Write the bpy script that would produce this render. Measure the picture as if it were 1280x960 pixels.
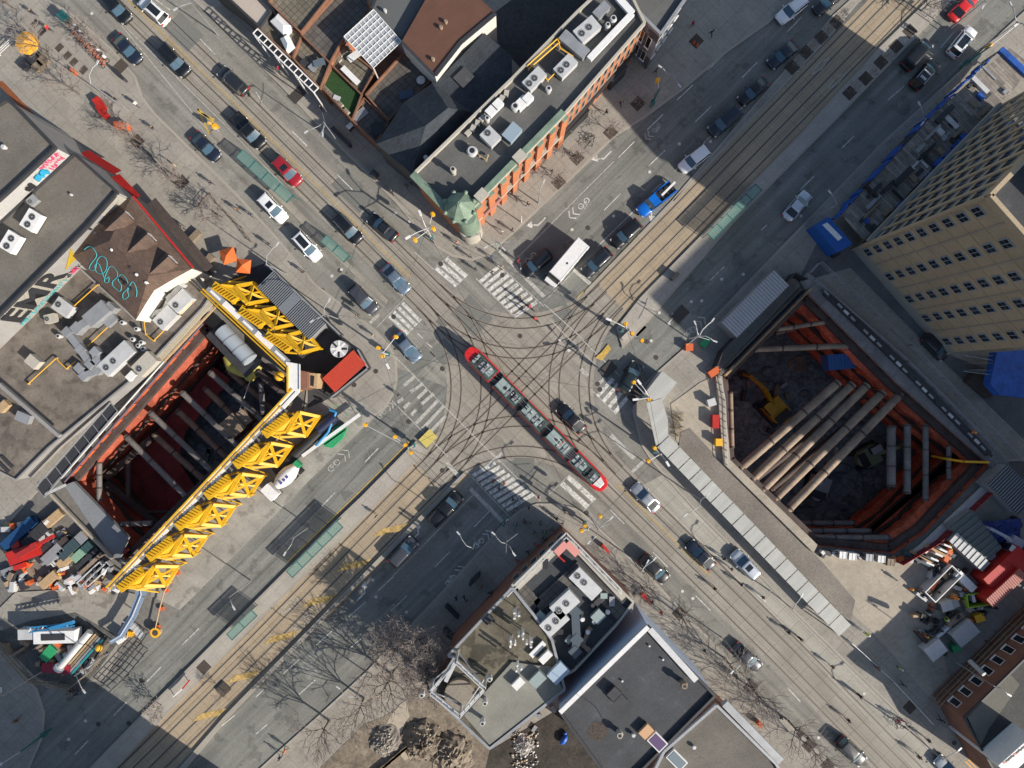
import bpy, math, random
from mathutils import Vector, Matrix
from mathutils.geometry import tessellate_polygon
random.seed(7)
PI=math.pi
SC=8.4; H=101.0
# ---------------------------------------------------------------- camera, sky, sun, exposure
scene=bpy.context.scene
for o in list(bpy.data.objects): bpy.data.objects.remove(o)
cd=bpy.data.cameras.new('camera'); cam=bpy.data.objects.new('camera',cd); scene.collection.objects.link(cam)
cam.location=(0,0,H); cd.sensor_width=36; cd.lens=36*H/(1280/SC); cd.clip_end=2000; cd.clip_start=0.5
scene.camera=cam
SDIR=Vector((-0.823,0.568,-0.561)).normalized()       # the way the light travels
w=bpy.data.worlds.new('World'); scene.world=w; w.use_nodes=True
nt=w.node_tree; bg=nt.nodes['Background']; sky=nt.nodes.new('ShaderNodeTexSky')
sky.sky_type='NISHITA'; sky.sun_disc=False; sky.sun_elevation=math.asin(-SDIR.z); sky.sun_rotation=math.atan2(0.823,-0.568)
sky.dust_density=1.2
nt.links.new(sky.outputs[0],bg.inputs[0]); bg.inputs[1].default_value=0.095
sl=bpy.data.lights.new('sun','SUN'); sl.energy=4.4; sl.angle=math.radians(0.5); sl.color=(1,0.925,0.82)
so=bpy.data.objects.new('sun',sl); scene.collection.objects.link(so); so.location=(60,-60,90)
so.rotation_euler=SDIR.to_track_quat('-Z','Y').to_euler()
scene.view_settings.view_transform='Standard'; scene.view_settings.look='None'
scene.view_settings.exposure=0.53; scene.view_settings.gamma=1
scene.render.resolution_x=1024; scene.render.resolution_y=768
C=scene.collection
# ---------------------------------------------------------------- helpers
def P(x,y,z=0.0):
    k=(H-z)/(H*SC); return Vector(((x-640)*k,(480-y)*k,z))
def PL(pts,z=0.0): return [P(x,y,z) for x,y in pts]
def px2ang(dx,dy): return math.atan2(-dy,dx)
WM={}
class MB:
    def __init__(s): s.v=[];s.f=[];s.m=[];s.sm=[];s.mats=[]
    def mi(s,m):
        if m not in s.mats: s.mats.append(m)
        return s.mats.index(m)
    def add(s,vs,fs,m,sm=False):
        b=len(s.v); s.v+=[Vector(v) for v in vs]; k=s.mi(m)
        for f in fs: s.f.append([b+i for i in f]); s.m.append(k); s.sm.append(sm)
        return s
    def box(s,x0,x1,y0,y1,z0,z1,m):
        return s.add([(x0,y0,z0),(x1,y0,z0),(x1,y1,z0),(x0,y1,z0),(x0,y0,z1),(x1,y0,z1),(x1,y1,z1),(x0,y1,z1)],
              [(3,2,1,0),(4,5,6,7),(0,1,5,4),(1,2,6,5),(2,3,7,6),(3,0,4,7)],m)
    def obox(s,c,a,l,w,z0,z1,m):        # oriented box, centre c, length along angle a
        u=Vector((math.cos(a),math.sin(a),0))*l/2; n=Vector((-math.sin(a),math.cos(a),0))*w/2; c=Vector((c[0],c[1],0))
        q=[c-u-n,c+u-n,c+u+n,c-u+n]
        return s.prism(q,z0,z1,m)
    def beam(s,a,b,w,h,m,up=Vector((0,0,1))):
        a=Vector(a);b=Vector(b);d=(b-a)
        if d.length<1e-6: return s
        d.normalize(); sd=d.cross(up)
        if sd.length<1e-3: sd=d.cross(Vector((1,0,0)))
        sd.normalize(); u=sd.cross(d); sd=sd*w/2; u=u*h/2
        vs=[p+i*sd+j*u for p in (a,b) for i,j in ((-1,-1),(1,-1),(1,1),(-1,1))]
        return s.add(vs,[(0,1,2,3),(7,6,5,4),(0,4,5,1),(1,5,6,2),(2,6,7,3),(3,7,4,0)],m)
    def tube(s,a,b,r0,r1,n,m,cap=True):
        a=Vector(a);b=Vector(b);d=(b-a).normalized(); sd=d.cross(Vector((0,0,1)))
        if sd.length<1e-3: sd=Vector((1,0,0))
        sd.normalize(); u=sd.cross(d)
        vs=[p+(sd*math.cos(t)+u*math.sin(t))*r for p,r in ((a,r0),(b,r1)) for t in [2*PI*i/n for i in range(n)]]
        fs=[(i,(i+1)%n,n+(i+1)%n,n+i) for i in range(n)]
        s.add(vs,fs,m,True)
        if cap: s.add(vs,[tuple(range(n-1,-1,-1)),tuple(range(n,2*n))],m)
        return s
    def path(s,pts,r,n,m):
        for i in range(len(pts)-1): s.tube(pts[i],pts[i+1],r,r,n,m,False)
        return s
    def prism(s,poly,z0,z1,m,top=None):
        n=len(poly); poly=[Vector((p[0],p[1],0)) for p in poly]
        ar=sum(poly[i].x*poly[(i+1)%n].y-poly[(i+1)%n].x*poly[i].y for i in range(n))
        if ar<0: poly=poly[::-1]
        vs=[(p.x,p.y,z0) for p in poly]+[(p.x,p.y,z1) for p in poly]
        s.add(vs,[(i,(i+1)%n,n+(i+1)%n,n+i) for i in range(n)],m)
        tri=tessellate_polygon([poly]) if n>4 else [(0,1,2),(0,2,3)][:n-2]
        s.add(vs,[tuple(n+i for i in (t if up_ok(poly,t) else t[::-1])) for t in tri],top or m)
        return s
    def sheet(s,loops,z,m):             # flat polygon (with holes)
        vs=[Vector((p[0],p[1],0)) for l in loops for p in l]
        tri=tessellate_polygon([[Vector((p[0],p[1],0)) for p in l] for l in loops])
        s.add([(v.x,v.y,z) for v in vs],[t if up_ok(vs,t) else t[::-1] for t in tri],m); return s
    def strip(s,a,b,w,z,m):             # painted line
        a=Vector((a[0],a[1],0));b=Vector((b[0],b[1],0));d=(b-a)
        if d.length<1e-6: return s
        d.normalize(); n=Vector((-d.y,d.x,0))*w/2
        return s.add([(p.x,p.y,z) for p in (a-n,b-n,b+n,a+n)],[(0,1,2,3)],m)
    def ribbon(s,pts,w,z,m):
        pts=[Vector((p[0],p[1],0)) for p in pts]; L=[];R=[]
        for i,p in enumerate(pts):
            d=(pts[min(i+1,len(pts)-1)]-pts[max(i-1,0)]).normalized(); n=Vector((-d.y,d.x,0))*w/2
            L.append(p+n);R.append(p-n)
        n=len(pts); return s.add([(p.x,p.y,z) for p in L+R],[(i,n+i,n+i+1,i+1) for i in range(n-1)],m)
    def disc(s,c,r,z,m,n=14,r0=0):
        c=Vector((c[0],c[1],0))
        if r0==0: return s.add([(c.x+r*math.cos(2*PI*i/n),c.y+r*math.sin(2*PI*i/n),z) for i in range(n)],[tuple(range(n))],m)
        vs=[(c.x+q*math.cos(2*PI*i/n),c.y+q*math.sin(2*PI*i/n),z) for q in (r0,r) for i in range(n)]
        return s.add(vs,[(i,n+i,n+(i+1)%n,(i+1)%n) for i in range(n)],m)
    def ball(s,c,r,m,sx=1,sy=1,sz=1,n=8,k=5):
        c=Vector(c); vs=[c+Vector((r*sx*math.sin(PI*j/k)*math.cos(2*PI*i/n),r*sy*math.sin(PI*j/k)*math.sin(2*PI*i/n),r*sz*math.cos(PI*j/k))) for j in range(k+1) for i in range(n)]
        return s.add(vs,[(j*n+i,(j+1)*n+i,(j+1)*n+(i+1)%n,j*n+(i+1)%n) for j in range(k) for i in range(n)],m,True)
    def build(s,name,parent=None,w=False,kind=None,label=None):
        me=bpy.data.meshes.new(name); vs=s.v
        if w and parent is not None:
            inv=WM[parent.name].inverted(); vs=[inv@v for v in vs]
        me.from_pydata([tuple(v) for v in vs],[],s.f)
        for m in s.mats: me.materials.append(m)
        me.polygons.foreach_set('material_index',s.m); me.polygons.foreach_set('use_smooth',s.sm); me.update()
        o=bpy.data.objects.new(name,me); C.objects.link(o)
        if parent is not None: o.parent=parent; WM[o.name]=WM[parent.name]
        else: WM[o.name]=Matrix.Identity(4)
        if kind: o['kind']=kind
        if label: o['label']=label
        return o
def up_ok(v,t):
    a,b,c=v[t[0]],v[t[1]],v[t[2]]; return (b.x-a.x)*(c.y-a.y)-(b.y-a.y)*(c.x-a.x)>0
def thing(name,label,cat,loc=(0,0,0),rz=0.0,group=None):
    o=bpy.data.objects.new(name,None); C.objects.link(o); o.empty_display_size=.3
    o.location=loc; o.rotation_euler=(0,0,rz); o['label']=label; o['category']=cat
    if group: o['group']=group
    WM[o.name]=Matrix.Translation(Vector(loc))@Matrix.Rotation(rz,4,'Z'); return o
def tag(o,label,cat,group=None):
    o['label']=label;o['category']=cat
    if group:o['group']=group
    return o
def struct(name,mb): return mb.build(name,kind='structure')
ORD=['first','second','third','fourth','fifth','sixth','seventh','eighth','ninth','tenth','eleventh','twelfth']
# ---------------------------------------------------------------- materials
MC={}
def mat(name,col,rough=.8,metal=0.0,big=.0,bs=.12,fine=.0,fs=4.0,joint=None,stain=None,bump=0.0,coat=0.0,spec=.5,obj=False,emit=0,streak=None):
    if name in MC: return MC[name]
    m=bpy.data.materials.new(name); m.use_nodes=True; nt=m.node_tree; N=nt.nodes; L=nt.links; b=N['Principled BSDF']
    b.inputs['Roughness'].default_value=rough; b.inputs['Metallic'].default_value=metal; b.inputs['Specular IOR Level'].default_value=spec
    if coat: b.inputs['Coat Weight'].default_value=coat; b.inputs['Coat Roughness'].default_value=.06
    b.inputs['Base Color'].default_value=(*col,1)
    if emit: b.inputs['Emission Color'].default_value=(*col,1); b.inputs['Emission Strength'].default_value=emit
    if big or fine or joint or stain or streak:
        if obj:
            g=N.new('ShaderNodeTexCoord'); pos=g.outputs['Object']
        else:
            g=N.new('ShaderNodeNewGeometry'); pos=g.outputs['Position']
        cur=N.new('ShaderNodeRGB'); cur.outputs[0].default_value=(*col,1); cur=cur.outputs[0]
        def mul(cur,fac,lo,hi):
            mr=N.new('ShaderNodeMapRange'); mr.inputs['From Min'].default_value=.3; mr.inputs['From Max'].default_value=.7
            mr.inputs['To Min'].default_value=lo; mr.inputs['To Max'].default_value=hi; L.new(fac,mr.inputs['Value'])
            mx=N.new('ShaderNodeVectorMath'); mx.operation='SCALE'; L.new(cur,mx.inputs[0]); L.new(mr.outputs[0],mx.inputs['Scale']); return mx.outputs[0]
        def noise(sc,det=4,vec=None,w=.55):
            n=N.new('ShaderNodeTexNoise'); n.inputs['Scale'].default_value=sc; n.inputs['Detail'].default_value=det; n.inputs['Roughness'].default_value=w
            L.new(vec or pos,n.inputs['Vector']); return n.outputs['Fac']
        if big: cur=mul(cur,noise(bs,5),1-big,1+big)
        if fine: cur=mul(cur,noise(fs,4,None,.7),1-fine,1+fine)
        if streak:     # tyre wear or run-off along a direction: (angle, amount, scale)
            mp=N.new('ShaderNodeMapping'); mp.vector_type='POINT'; mp.inputs['Rotation'].default_value=(0,0,-streak[0]); mp.inputs['Scale'].default_value=(1,1,1)
            L.new(pos,mp.inputs['Vector']); mp2=N.new('ShaderNodeMapping'); mp2.inputs['Scale'].default_value=(.03,1,1); L.new(mp.outputs[0],mp2.inputs['Vector'])
            cur=mul(cur,noise(streak[2],3,mp2.outputs[0]),1-streak[1],1+streak[1])
        if stain:      # (scale, threshold, darkness)
            n=noise(stain[0],6,None,.6); mr=N.new('ShaderNodeMapRange'); mr.inputs['From Min'].default_value=stain[1]; mr.inputs['From Max'].default_value=stain[1]+.05
            mr.inputs['To Min'].default_value=1; mr.inputs['To Max'].default_value=stain[2]; L.new(n,mr.inputs['Value'])
            mx=N.new('ShaderNodeVectorMath'); mx.operation='SCALE'; L.new(cur,mx.inputs[0]); L.new(mr.outputs[0],mx.inputs['Scale']); cur=mx.outputs[0]
        if joint:      # (angle, w, h, line, darkness, offset[, tile variation])
            mp=N.new('ShaderNodeMapping'); mp.inputs['Rotation'].default_value=(0,0,-joint[0]); L.new(pos,mp.inputs['Vector'])
            br=N.new('ShaderNodeTexBrick'); br.offset=joint[5]; br.inputs['Scale'].default_value=1; br.inputs['Brick Width'].default_value=joint[1]; br.inputs['Row Height'].default_value=joint[2]
            br.inputs['Mortar Size'].default_value=joint[3]; br.inputs['Mortar Smooth'].default_value=.3
            tv=joint[6] if len(joint)>6 else .08
            br.inputs['Color1'].default_value=(1-tv,)*3+(1,); br.inputs['Color2'].default_value=(1+tv,)*3+(1,); br.inputs['Mortar'].default_value=(joint[4],)*3+(1,)
            L.new(mp.outputs[0],br.inputs['Vector']); mx=N.new('ShaderNodeVectorMath'); mx.operation='MULTIPLY'; L.new(cur,mx.inputs[0]); L.new(br.outputs['Color'],mx.inputs[1]); cur=mx.outputs[0]
        L.new(cur,b.inputs['Base Color'])
        if bump:
            bp=N.new('ShaderNodeBump'); bp.inputs['Strength'].default_value=bump; bp.inputs['Distance'].default_value=.1; L.new(noise(fs,4,None,.7),bp.inputs['Height']); L.new(bp.outputs[0],b.inputs['Normal'])
    MC[name]=m; return m
A=PI/4
M_asph=mat('asphalt',(.190,.190,.172),.9,big=.16,bs=.16,fine=.16,fs=3,stain=(.35,.57,.74),streak=(A,.22,1.1),joint=(A,37,6.8,.02,.7,.5,.05),spec=.25)
M_asph2=mat('asphalt_queen',(.225,.215,.188),.9,big=.14,bs=.2,fine=.16,fs=3,stain=(.35,.57,.76),streak=(-A,.2,1.1),joint=(-A,21,5.2,.03,.7,.5,.06),spec=.25)
M_asph3=mat('asphalt_patch',(.168,.168,.152),.9,big=.1,fine=.15,fs=4,spec=.25)
M_side=mat('sidewalk_concrete',(.290,.268,.232),.85,big=.12,bs=.25,fine=.13,fs=2.5,stain=(.9,.63,.8),joint=(A,1.9,3.1,.03,.62,0,.05),spec=.25)
M_kerb=mat('kerb_concrete',(.33,.30,.255),.8,big=.1,fine=.1)
M_track=mat('track_concrete',(.35,.28,.195),.85,big=.12,bs=.2,fine=.12,fs=3,streak=(A,.10,1.0),joint=(A,3.0,2.06,.03,.55,0,.04),spec=.25)
M_qconc=mat('queen_concrete',(.285,.262,.222),.85,big=.12,bs=.25,fine=.12,fs=3,streak=(-A,.13,1.0),joint=(-A,2.9,1.75,.035,.55,0,.05),spec=.25)
M_plat=mat('platform_concrete',(.36,.33,.285),.85,big=.1,bs=.3,fine=.12,fs=3,joint=(A,1.6,1.6,.025,.75,0,.03))
M_deck=mat('site_concrete',(.36,.315,.25),.85,big=.14,bs=.25,fine=.12,fs=2,stain=(.5,.6,.85),joint=(-1.0,7,5,.03,.7,0,.03))
M_gravel=mat('gravel',(.20,.18,.155),.95,big=.2,fine=.35,fs=6,bump=.3)
M_dirt=mat('dirt',(.20,.165,.125),.95,big=.35,bs=.4,fine=.4,fs=2.5,bump=.5)
M_rail=mat('rail_steel',(.05,.042,.036),.5,.3)
M_white=mat('road_paint_white',(.55,.54,.50),.7,fine=.45,fs=2.5,stain=(1.5,.56,.6))
M_worn=mat('road_paint_worn',(.40,.385,.345),.8,fine=.4,fs=3)
M_yel=mat('road_paint_yellow',(.52,.34,.07),.7,fine=.3,fs=3)
M_pinkb=mat('pale_bollard',(.6,.58,.5),.7)
def ap(name,col,rough=.35,coat=.8,metal=.0): return mat(name,col,rough,metal,coat=coat)
M_glass=mat('dark_glass',(.015,.019,.023),.06,spec=.8)
M_glassb=mat('sky_reflection_glass',(.05,.10,.14),.06,spec=.9)  # windshields: dark glass with the sky's blue reflection put into its colour
M_rub=mat('rubber',(.02,.02,.02),.8); M_chr=mat('chrome',(.6,.6,.6),.25,.9); M_blk=mat('black_plastic',(.02,.02,.022),.55)
M_dk=mat('dark_metal',(.045,.045,.05),.6,.2,big=.15,bs=1); M_gm=mat('grey_metal',(.32,.33,.34),.5,.3,big=.12,bs=.8,fine=.1,fs=5)
M_lm=mat('light_metal',(.55,.55,.54),.5,.2,big=.1,bs=.8,fine=.08,fs=5); M_wh=mat('white_paint',(.72,.71,.69),.5,fine=.08,fs=2)
M_red=mat('red_paint',(.45,.025,.018),.4,fine=.12,fs=1.5); M_yst=mat('yellow_steel',(.62,.355,.012),.45,big=.12,bs=.9,fine=.12,fs=4)
M_or=mat('orange_plastic',(.60,.12,.03),.6); M_grn=mat('green_paint',(.03,.30,.12),.5,fine=.1); M_blu=mat('blue_tarp',(.015,.085,.36),.55,big=.3,bs=.8,fine=.2,fs=2,bump=.6)
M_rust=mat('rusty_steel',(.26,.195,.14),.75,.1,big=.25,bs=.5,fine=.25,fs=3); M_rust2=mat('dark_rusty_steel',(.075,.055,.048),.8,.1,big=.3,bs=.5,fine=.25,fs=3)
M_orw=mat('orange_insulation',(.33,.07,.035),.8,big=.3,bs=.35,fine=.2,fs=2.5,bump=.4); M_orw2=mat('red_shotcrete',(.28,.045,.04),.85,big=.35,bs=.35,fine=.25,fs=2,bump=.5)
M_floor=mat('pit_floor',(.21,.235,.235),.75,big=.5,bs=.35,fine=.4,fs=1.6,bump=.8,stain=(.35,.52,.5))
M_wood=mat('timber',(.42,.29,.16),.8,fine=.25,fs=4); M_wood2=mat('old_timber',(.22,.17,.12),.85,fine=.3,fs=4)
M_sig=mat('signal_yellow',(.80,.42,.02),.45); M_teal=mat('teal_paint',(.03,.14,.13),.5); M_skin=mat('skin',(.45,.27,.19),.6)
# ---------------------------------------------------------------- the setting: ground, roads, tracks
LPIT=[(80,605),(256,404),(362,474),(364,500),(158,700)]
RPIT=[(1009,365),(1122,478),(1237,580),(1157,665),(1117,692),(1022,682),(912,577),(903,470)]
g=MB(); R=420
g.sheet([[(-R,-R),(R,-R),(R,R),(-R,R)],[tuple(p.xy) for p in PL(LPIT)],[tuple(p.xy) for p in PL(RPIT)]],0,mat('city_ground',(.16,.15,.135),.9,big=.25,bs=.1,fine=.2,fs=1.5))
struct('ground',g)
def road(name,pts,m,z): 
    b=MB(); b.sheet([[tuple(p.xy) for p in PL(pts)]],z,m); return struct(name,b)
# carriageways
road('spadina_roadway',[(-70,1140),(37,960),(57,890),(47,860),(140,845),(265,722),(320,667),(412,575),(469,520),(490,501),(497,460),(560,400),(600,340),(640,294),(697,240),(770,170),(855,112),(960,30),(1100,-90),(1420,-90),(1300,0),(1225,65),(1042,240),(960,325),(855,435),(807,477),(780,560),(700,640),(637,644),(570,720),(460,837),(325,960),(180,1140)],M_asph,.004)
road('queen_roadway',[(-20,-80),(62,0),(95,20),(140,60),(170,95),(178,120),(195,142),(292,237),(350,300),(395,355),(455,400),(488,432),(497,460),(600,500),(671,629),(697,629),(729,641),(815,722),(895,805),(960,880),(1040,953),(1160,1080),(1330,1080),(1190,965),(1110,880),(992,765),(930,700),(870,640),(815,578),(790,520),(720,440),(612,319),(590,326),(565,321),(545,309),(494,253),(402,162),(307,66),(235,-5),(150,-80)],M_asph2,.008)
def off(pts,d):   # offset polyline in pixels (left normal in image)
    out=[]
    for i,p in enumerate(pts):
        a=pts[max(i-1,0)]; b=pts[min(i+1,len(pts)-1)]; dx,dy=b[0]-a[0],b[1]-a[1]; l=math.hypot(dx,dy); out.append((p[0]-dy/l*d,p[1]+dx/l*d))
    return out
QC=[(60,-104),(160,0),(284,120),(513,347),(642,477),(772,607),(864,697),(980,812),(1160,996)]
road('queen_streetcar_lanes',off(QC,-25)+off(QC,25)[::-1],M_qconc,.012)
SPC=[(330,810),(515,620),(650,484),(850,281),(1123,0),(1230,-110)]
SPC0=[(20,1115),(197,942),(330,810)]
SPA=SPC0+SPC[1:]
def ring(cx,cy,r,n=28): return [(cx+r*math.cos(2*PI*i/n),cy+r*math.sin(2*PI*i/n)) for i in range(n)]
# junction concrete: a four-pointed sheet between the corner curves
def arcpts(c,r,a0,a1,n=12): return [(c[0]+r*math.cos(a0+(a1-a0)*i/n),c[1]+r*math.sin(a0+(a1-a0)*i/n)) for i in range(n+1)]
R0=135; dd=(R0+25)*math.sqrt(2)
CX,CY=650,484
jc=[]
for k in range(4):
    a=-PI/2+k*PI/2; c=(CX+dd*math.cos(a),CY+dd*math.sin(a)); jc+=arcpts(c,R0,a+PI+PI/4,a+PI-PI/4)
road('streetcar_right_of_way',off(SPA,-27)+off(SPA,29)[::-1],M_track,.016)
road('junction_concrete',jc,M_qconc,.0195)
road('concrete_lanes',[(835,590),(905,660),(1000,752),(1080,838),(1195,960),(1300,1080),(1230,1080),(1175,998),(995,800),(880,685),(800,608)],mat('pale_lane_concrete',(.33,.31,.265),.85,big=.1,bs=.2,fine=.12,fs=3,streak=(-A,.14,1.0),joint=(-A,2.9,1.75,.035,.6,0,.05)),.0165)
# kerbed platforms and medians along the tracks
KERBED=[]
def slab(name,pts,m=M_side,z=.14,kerb=.16):
    b=MB(); q=PL(pts); b.prism(q,0,z,M_kerb,m); n=len(q)
    ar=sum(q[i].x*q[(i+1)%n].y-q[(i+1)%n].x*q[i].y for i in range(n)); s_=1 if ar>0 else -1
    for i in range(n):
        a,c=q[i],q[(i+1)%n]; e=(c-a)
        if e.length>45: continue
        e=e.normalized(); nn=Vector((-e.y,e.x,0))*s_*.17; b.strip(a+nn,c+nn,.3,z+.004+.001*(i%3),M_kerb)
    return struct(name,b)
slab('boarding_platform',[(110,962),(180,890),(320,750),(415,655),(452,620),(520,551),(534,562),(479,622),(437,666),(320,780),(207,895),(144,962)],M_plat,.32)
slab('boarding_platform',[(916,280),(1000,195),(1042,153),(1134,58),(1190,0),(1165,-5),(1094,64),(1000,167),(890,280),(800,372),(770,410),(778,436),(812,400)],M_plat,.25)
slab('median_kerb',[(222,962),(282,893),(435,736),(520,650),(580,590),(583,593),(523,655),(438,740),(285,898),(232,962)],M_kerb,.34)
slab('tree_median',[(730,365),(840,250),(917,160),(1040,20),(1062,0),(1076,0),(1036,48),(938,152),(838,258),(732,368)],M_side,.12)
# sidewalks (blocks); each block is one raised slab
slab('north_sidewalk',[(150,-80),(235,-5),(263,20),(307,66),(349,106),(402,162),(440,200),(494,253),(520,285),(545,309),(565,321),(590,326),(612,319),(640,294),(697,240),(770,170),(800,152),(855,112),(910,65),(960,30),(1000,-8),(1080,-80)])
slab('west_sidewalk',[(-20,-80),(62,0),(95,20),(140,60),(170,95),(178,120),(195,142),(292,237),(350,300),(395,355),(455,400),(470,412),(488,432),(496,450),(497,475),(494,490),(482,511),(469,520),(412,575),(330,657),(265,722),(225,762),(150,700),(176,712),(380,515),(385,475),(262,372),(240,398),(60,600),(-100,780),(-300,600),(-300,-80)])
slab('south_west_sidewalk',[(37,962),(55,920),(57,890),(47,860),(15,827),(-10,805),(-200,805),(-200,1100),(-20,1100)])
slab('south_sidewalk',[(325,960),(352,935),(397,895),(460,837),(570,720),(602,684),(633,650),(652,635),(671,629),(697,629),(720,635),(729,641),(780,689),(815,722),(857,767),(895,805),(960,880),(1040,953),(1160,1080),(190,1100)])
slab('east_sidewalk',[(1330,1080),(1190,965),(1110,880),(1050,822),(992,765),(930,700),(870,640),(815,578),(800,555),(790,515),(795,488),(807,477),(855,435),(960,325),(1042,240),(1100,180),(1225,65),(1300,-5),(1420,-80),(1500,100),(1290,575),(1245,578),(1125,470),(1012,357),(1000,357),(895,468),(905,580),(1018,690),(1118,700),(1165,672),(1250,590),(1500,800)])
road('side_alley',[(1062,335),(1178,452),(1290,560),(1330,500),(1190,445),(1075,320),(1030,285),(1000,345),(1010,350)],mat('alley_asphalt',(.12,.12,.12),.9,big=.2,bs=.3,fine=.2,joint=(-A,4,4,.03,.75,0,.1)),.146)
road('side_street_concrete',[(-60,820),(20,740),(135,733),(180,745),(160,800),(130,850),(60,860),(15,827)],mat('side_street',(.30,.275,.235),.85,big=.15,bs=.3,fine=.14,stain=(.3,.55,.6),joint=(-.1,4,4,.03,.7,0,.04)),.150)
road('closed_lane_concrete',[(225,762),(330,657),(412,575),(469,520),(455,500),(385,520),(180,715),(190,745)],mat('closed_lane',(.30,.285,.25),.85,big=.18,bs=.35,fine=.14,stain=(.5,.56,.72),joint=(A,3.5,3.5,.03,.72,.5,.06)),.150)
# rails: straight pairs, then the eight corner curves of the junction
rl=MB()
def rail(pts,z=.026):
    q=[tuple(P(*p).xy) for p in pts]; rl.ribbon(q,.115,z,M_rail)
def conc(pts,z=.023):
    q=[tuple(P(*p).xy) for p in pts]; cgr.ribbon(q,.30,z,MC_groove)
MC_groove=mat('rail_surround',(.23,.20,.165),.85,fine=.2,fs=3); cgr=MB()
for d in (-21.2,-8.7,5.3,19.2): rail(off(SPA,d)); conc(off(SPA,d))
for d in (-20,-7.6,7.6,20): rail(off(QC,d)); conc(off(QC,d))
for k in range(4):
    a=-PI/2+k*PI/2
    for R1,dof in ((144,14.3),(151,-14.3)):
        for g_ in (-6.3,6.3):
            dd=(R1+dof)*math.sqrt(2); c=(CX+dd*math.cos(a),CY+dd*math.sin(a))
            pts=arcpts(c,R1+g_,a+PI+PI/4+.02,a+PI-PI/4-.02,26); rail(pts,.029); conc(pts,.0245)
struct('rail_surround',cgr); struct('streetcar_rails',rl)
# ---------------------------------------------------------------- painted markings
def T(ox,oy,*segs,s=4.0): return [((ox+a/s,oy+b/s),(ox+c/s,oy+d/s)) for a,b,c,d in segs]
lm=MB()
segs=T(640,0,(980,350,1055,280),(1150,388,1225,312),(825,500,905,425),(915,610,995,533),(675,650,755,572),(683,830,765,752),(530,790,612,708),(960,712,1000,675),(815,855,850,815),(700,960,745,920),(1130,555,1160,530))
segs+=T(640,240,(460,92,543,8),(430,270,630,75),(990,442,1062,372),(780,658,838,592),(1245,192,1275,165))
segs+=T(960,0,(600,500,680,430),(370,740,430,680),(160,950,230,880),(94,162,168,85),(860,240,930,160))
segs+=T(320,480,(545,390,612,320),(330,610,395,542),(1090,715,1165,638),(893,915,970,838))
segs+=T(0,720,(912,342,995,262),(735,527,805,455),(570,697,633,630),(375,892,442,822),(1075,778,1172,697))
segs+=T(320,720,(612,72,690,0),(675,175,755,98),(465,202,548,130),(465,365,538,303),(300,345,382,273),(215,592,298,518),(135,490,218,415),(0,790,58,740),(0,605,40,565))
segs+=T(320,0,(180,655,255,730),(405,872,483,950),(0,460,30,510))+T(0,0,(1000,195,1075,272),(780,0,850,50))
segs+=T(320,240,(808,708,835,732),(850,752,882,778))
segs+=T(640,480,(492,630,562,700),(705,840,778,915),(978,808,1030,862))+T(640,720,(918,98,993,173),(1200,70,1270,130))+T(960,720,(97,558,162,628))
for a,b in segs: lm.strip(P(*a),P(*b),.13,.032,M_white)
for a,b in [((647,322),(767,202)),((685,372),(722,334)),((491,720),(591,619)),((152,32),(250,152)),((155,32),(277,152)),((250,152),(340,245)),((277,152),(365,243)),((518,315),(541,336)),((442,340),(482,378)),
    ((494,446),(625,578)),((490,501),(560,571)),((470,410),(506,373)),((507,419),(528,398)),((568,359),(586,342)),((541,337),(561,320)),((582,588),(637,646)),((613,564),(675,626)),((684,620),(712,593)),((727,641),(745,622)),
    ((595,348),(645,398)),((621,329),(680,383)),((680,380),(730,425)),((690,402),(775,487)),((775,487),(790,470)),((741,489),(770,518)),((728,425),(775,470)),((764,543),(780,560))]:
    lm.strip(P(*a),P(*b),.13,.032,M_worn)
struct('lane_markings',lm)
ym=MB()
for d in (-.7,.7):
    q=off([(0,-166),(160,0),(284,120),(513,347)],d); ym.ribbon([tuple(P(*p).xy) for p in q],.075,.033,M_yel)
    q=off([(772,606),(864,697),(888,721)],d); ym.ribbon([tuple(P(*p).xy) for p in q],.075,.033,M_yel)
for a,b in [((722,372),(862,228)),((862,228),(925,163)),((244,939),(320,858)),((320,858),(437,742)),((437,742),(585,592)),((360,702),(452,612)),((452,612),(512,552))]: ym.strip(P(*a),P(*b),.13,.033,M_yel)
for c in [(262,893),(305,845),(352,796),(400,750),(443,706),(488,662)]:
    ym.prism([P(c[0]-22,c[1]+9).xy,P(c[0]+11,c[1]+2).xy,P(c[0]+22,c[1]-8).xy,P(c[0]-11,c[1]-1).xy],.030,.034,mat('faded_yellow_paint',(.50,.34,.12),.8,fine=.35,fs=2,stain=(1.2,.5,.72)))
ym.prism([P(*p).xy for p in ((744,447),(752,440),(760,430),(764,436),(752,451))],.03,.15,M_yel)
struct('yellow_markings',ym)
def xwalk(name,a0,a1,b0,b1,n,w=.5,m=M_white):
    b=MB()
    for i in range(n):
        t=(i+.5)/n; a=(a0[0]+(a1[0]-a0[0])*t,a0[1]+(a1[1]-a0[1])*t); c=(b0[0]+(b1[0]-b0[0])*t,b0[1]+(b1[1]-b0[1])*t)
        b.strip(P(*a),P(*c),w,.036,m)
    struct(name,b)
xwalk('crosswalk',(597,350),(646,398),(621,330),(674,380),9,.55)
xwalk('crosswalk',(542,338),(561,321),(568,360),(586,343),3,.62)
xwalk('crosswalk',(484,398),(506,376),(508,420),(528,399),4,.5)
xwalk('crosswalk',(588,592),(636,641),(616,576),(670,620),9,.55)
xwalk('crosswalk',(743,492),(772,519),(763,470),(790,497),4,.6)
xwalk('crosswalk',(698,608),(714,592),(731,638),(747,622),2,.75)
b=MB()
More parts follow.
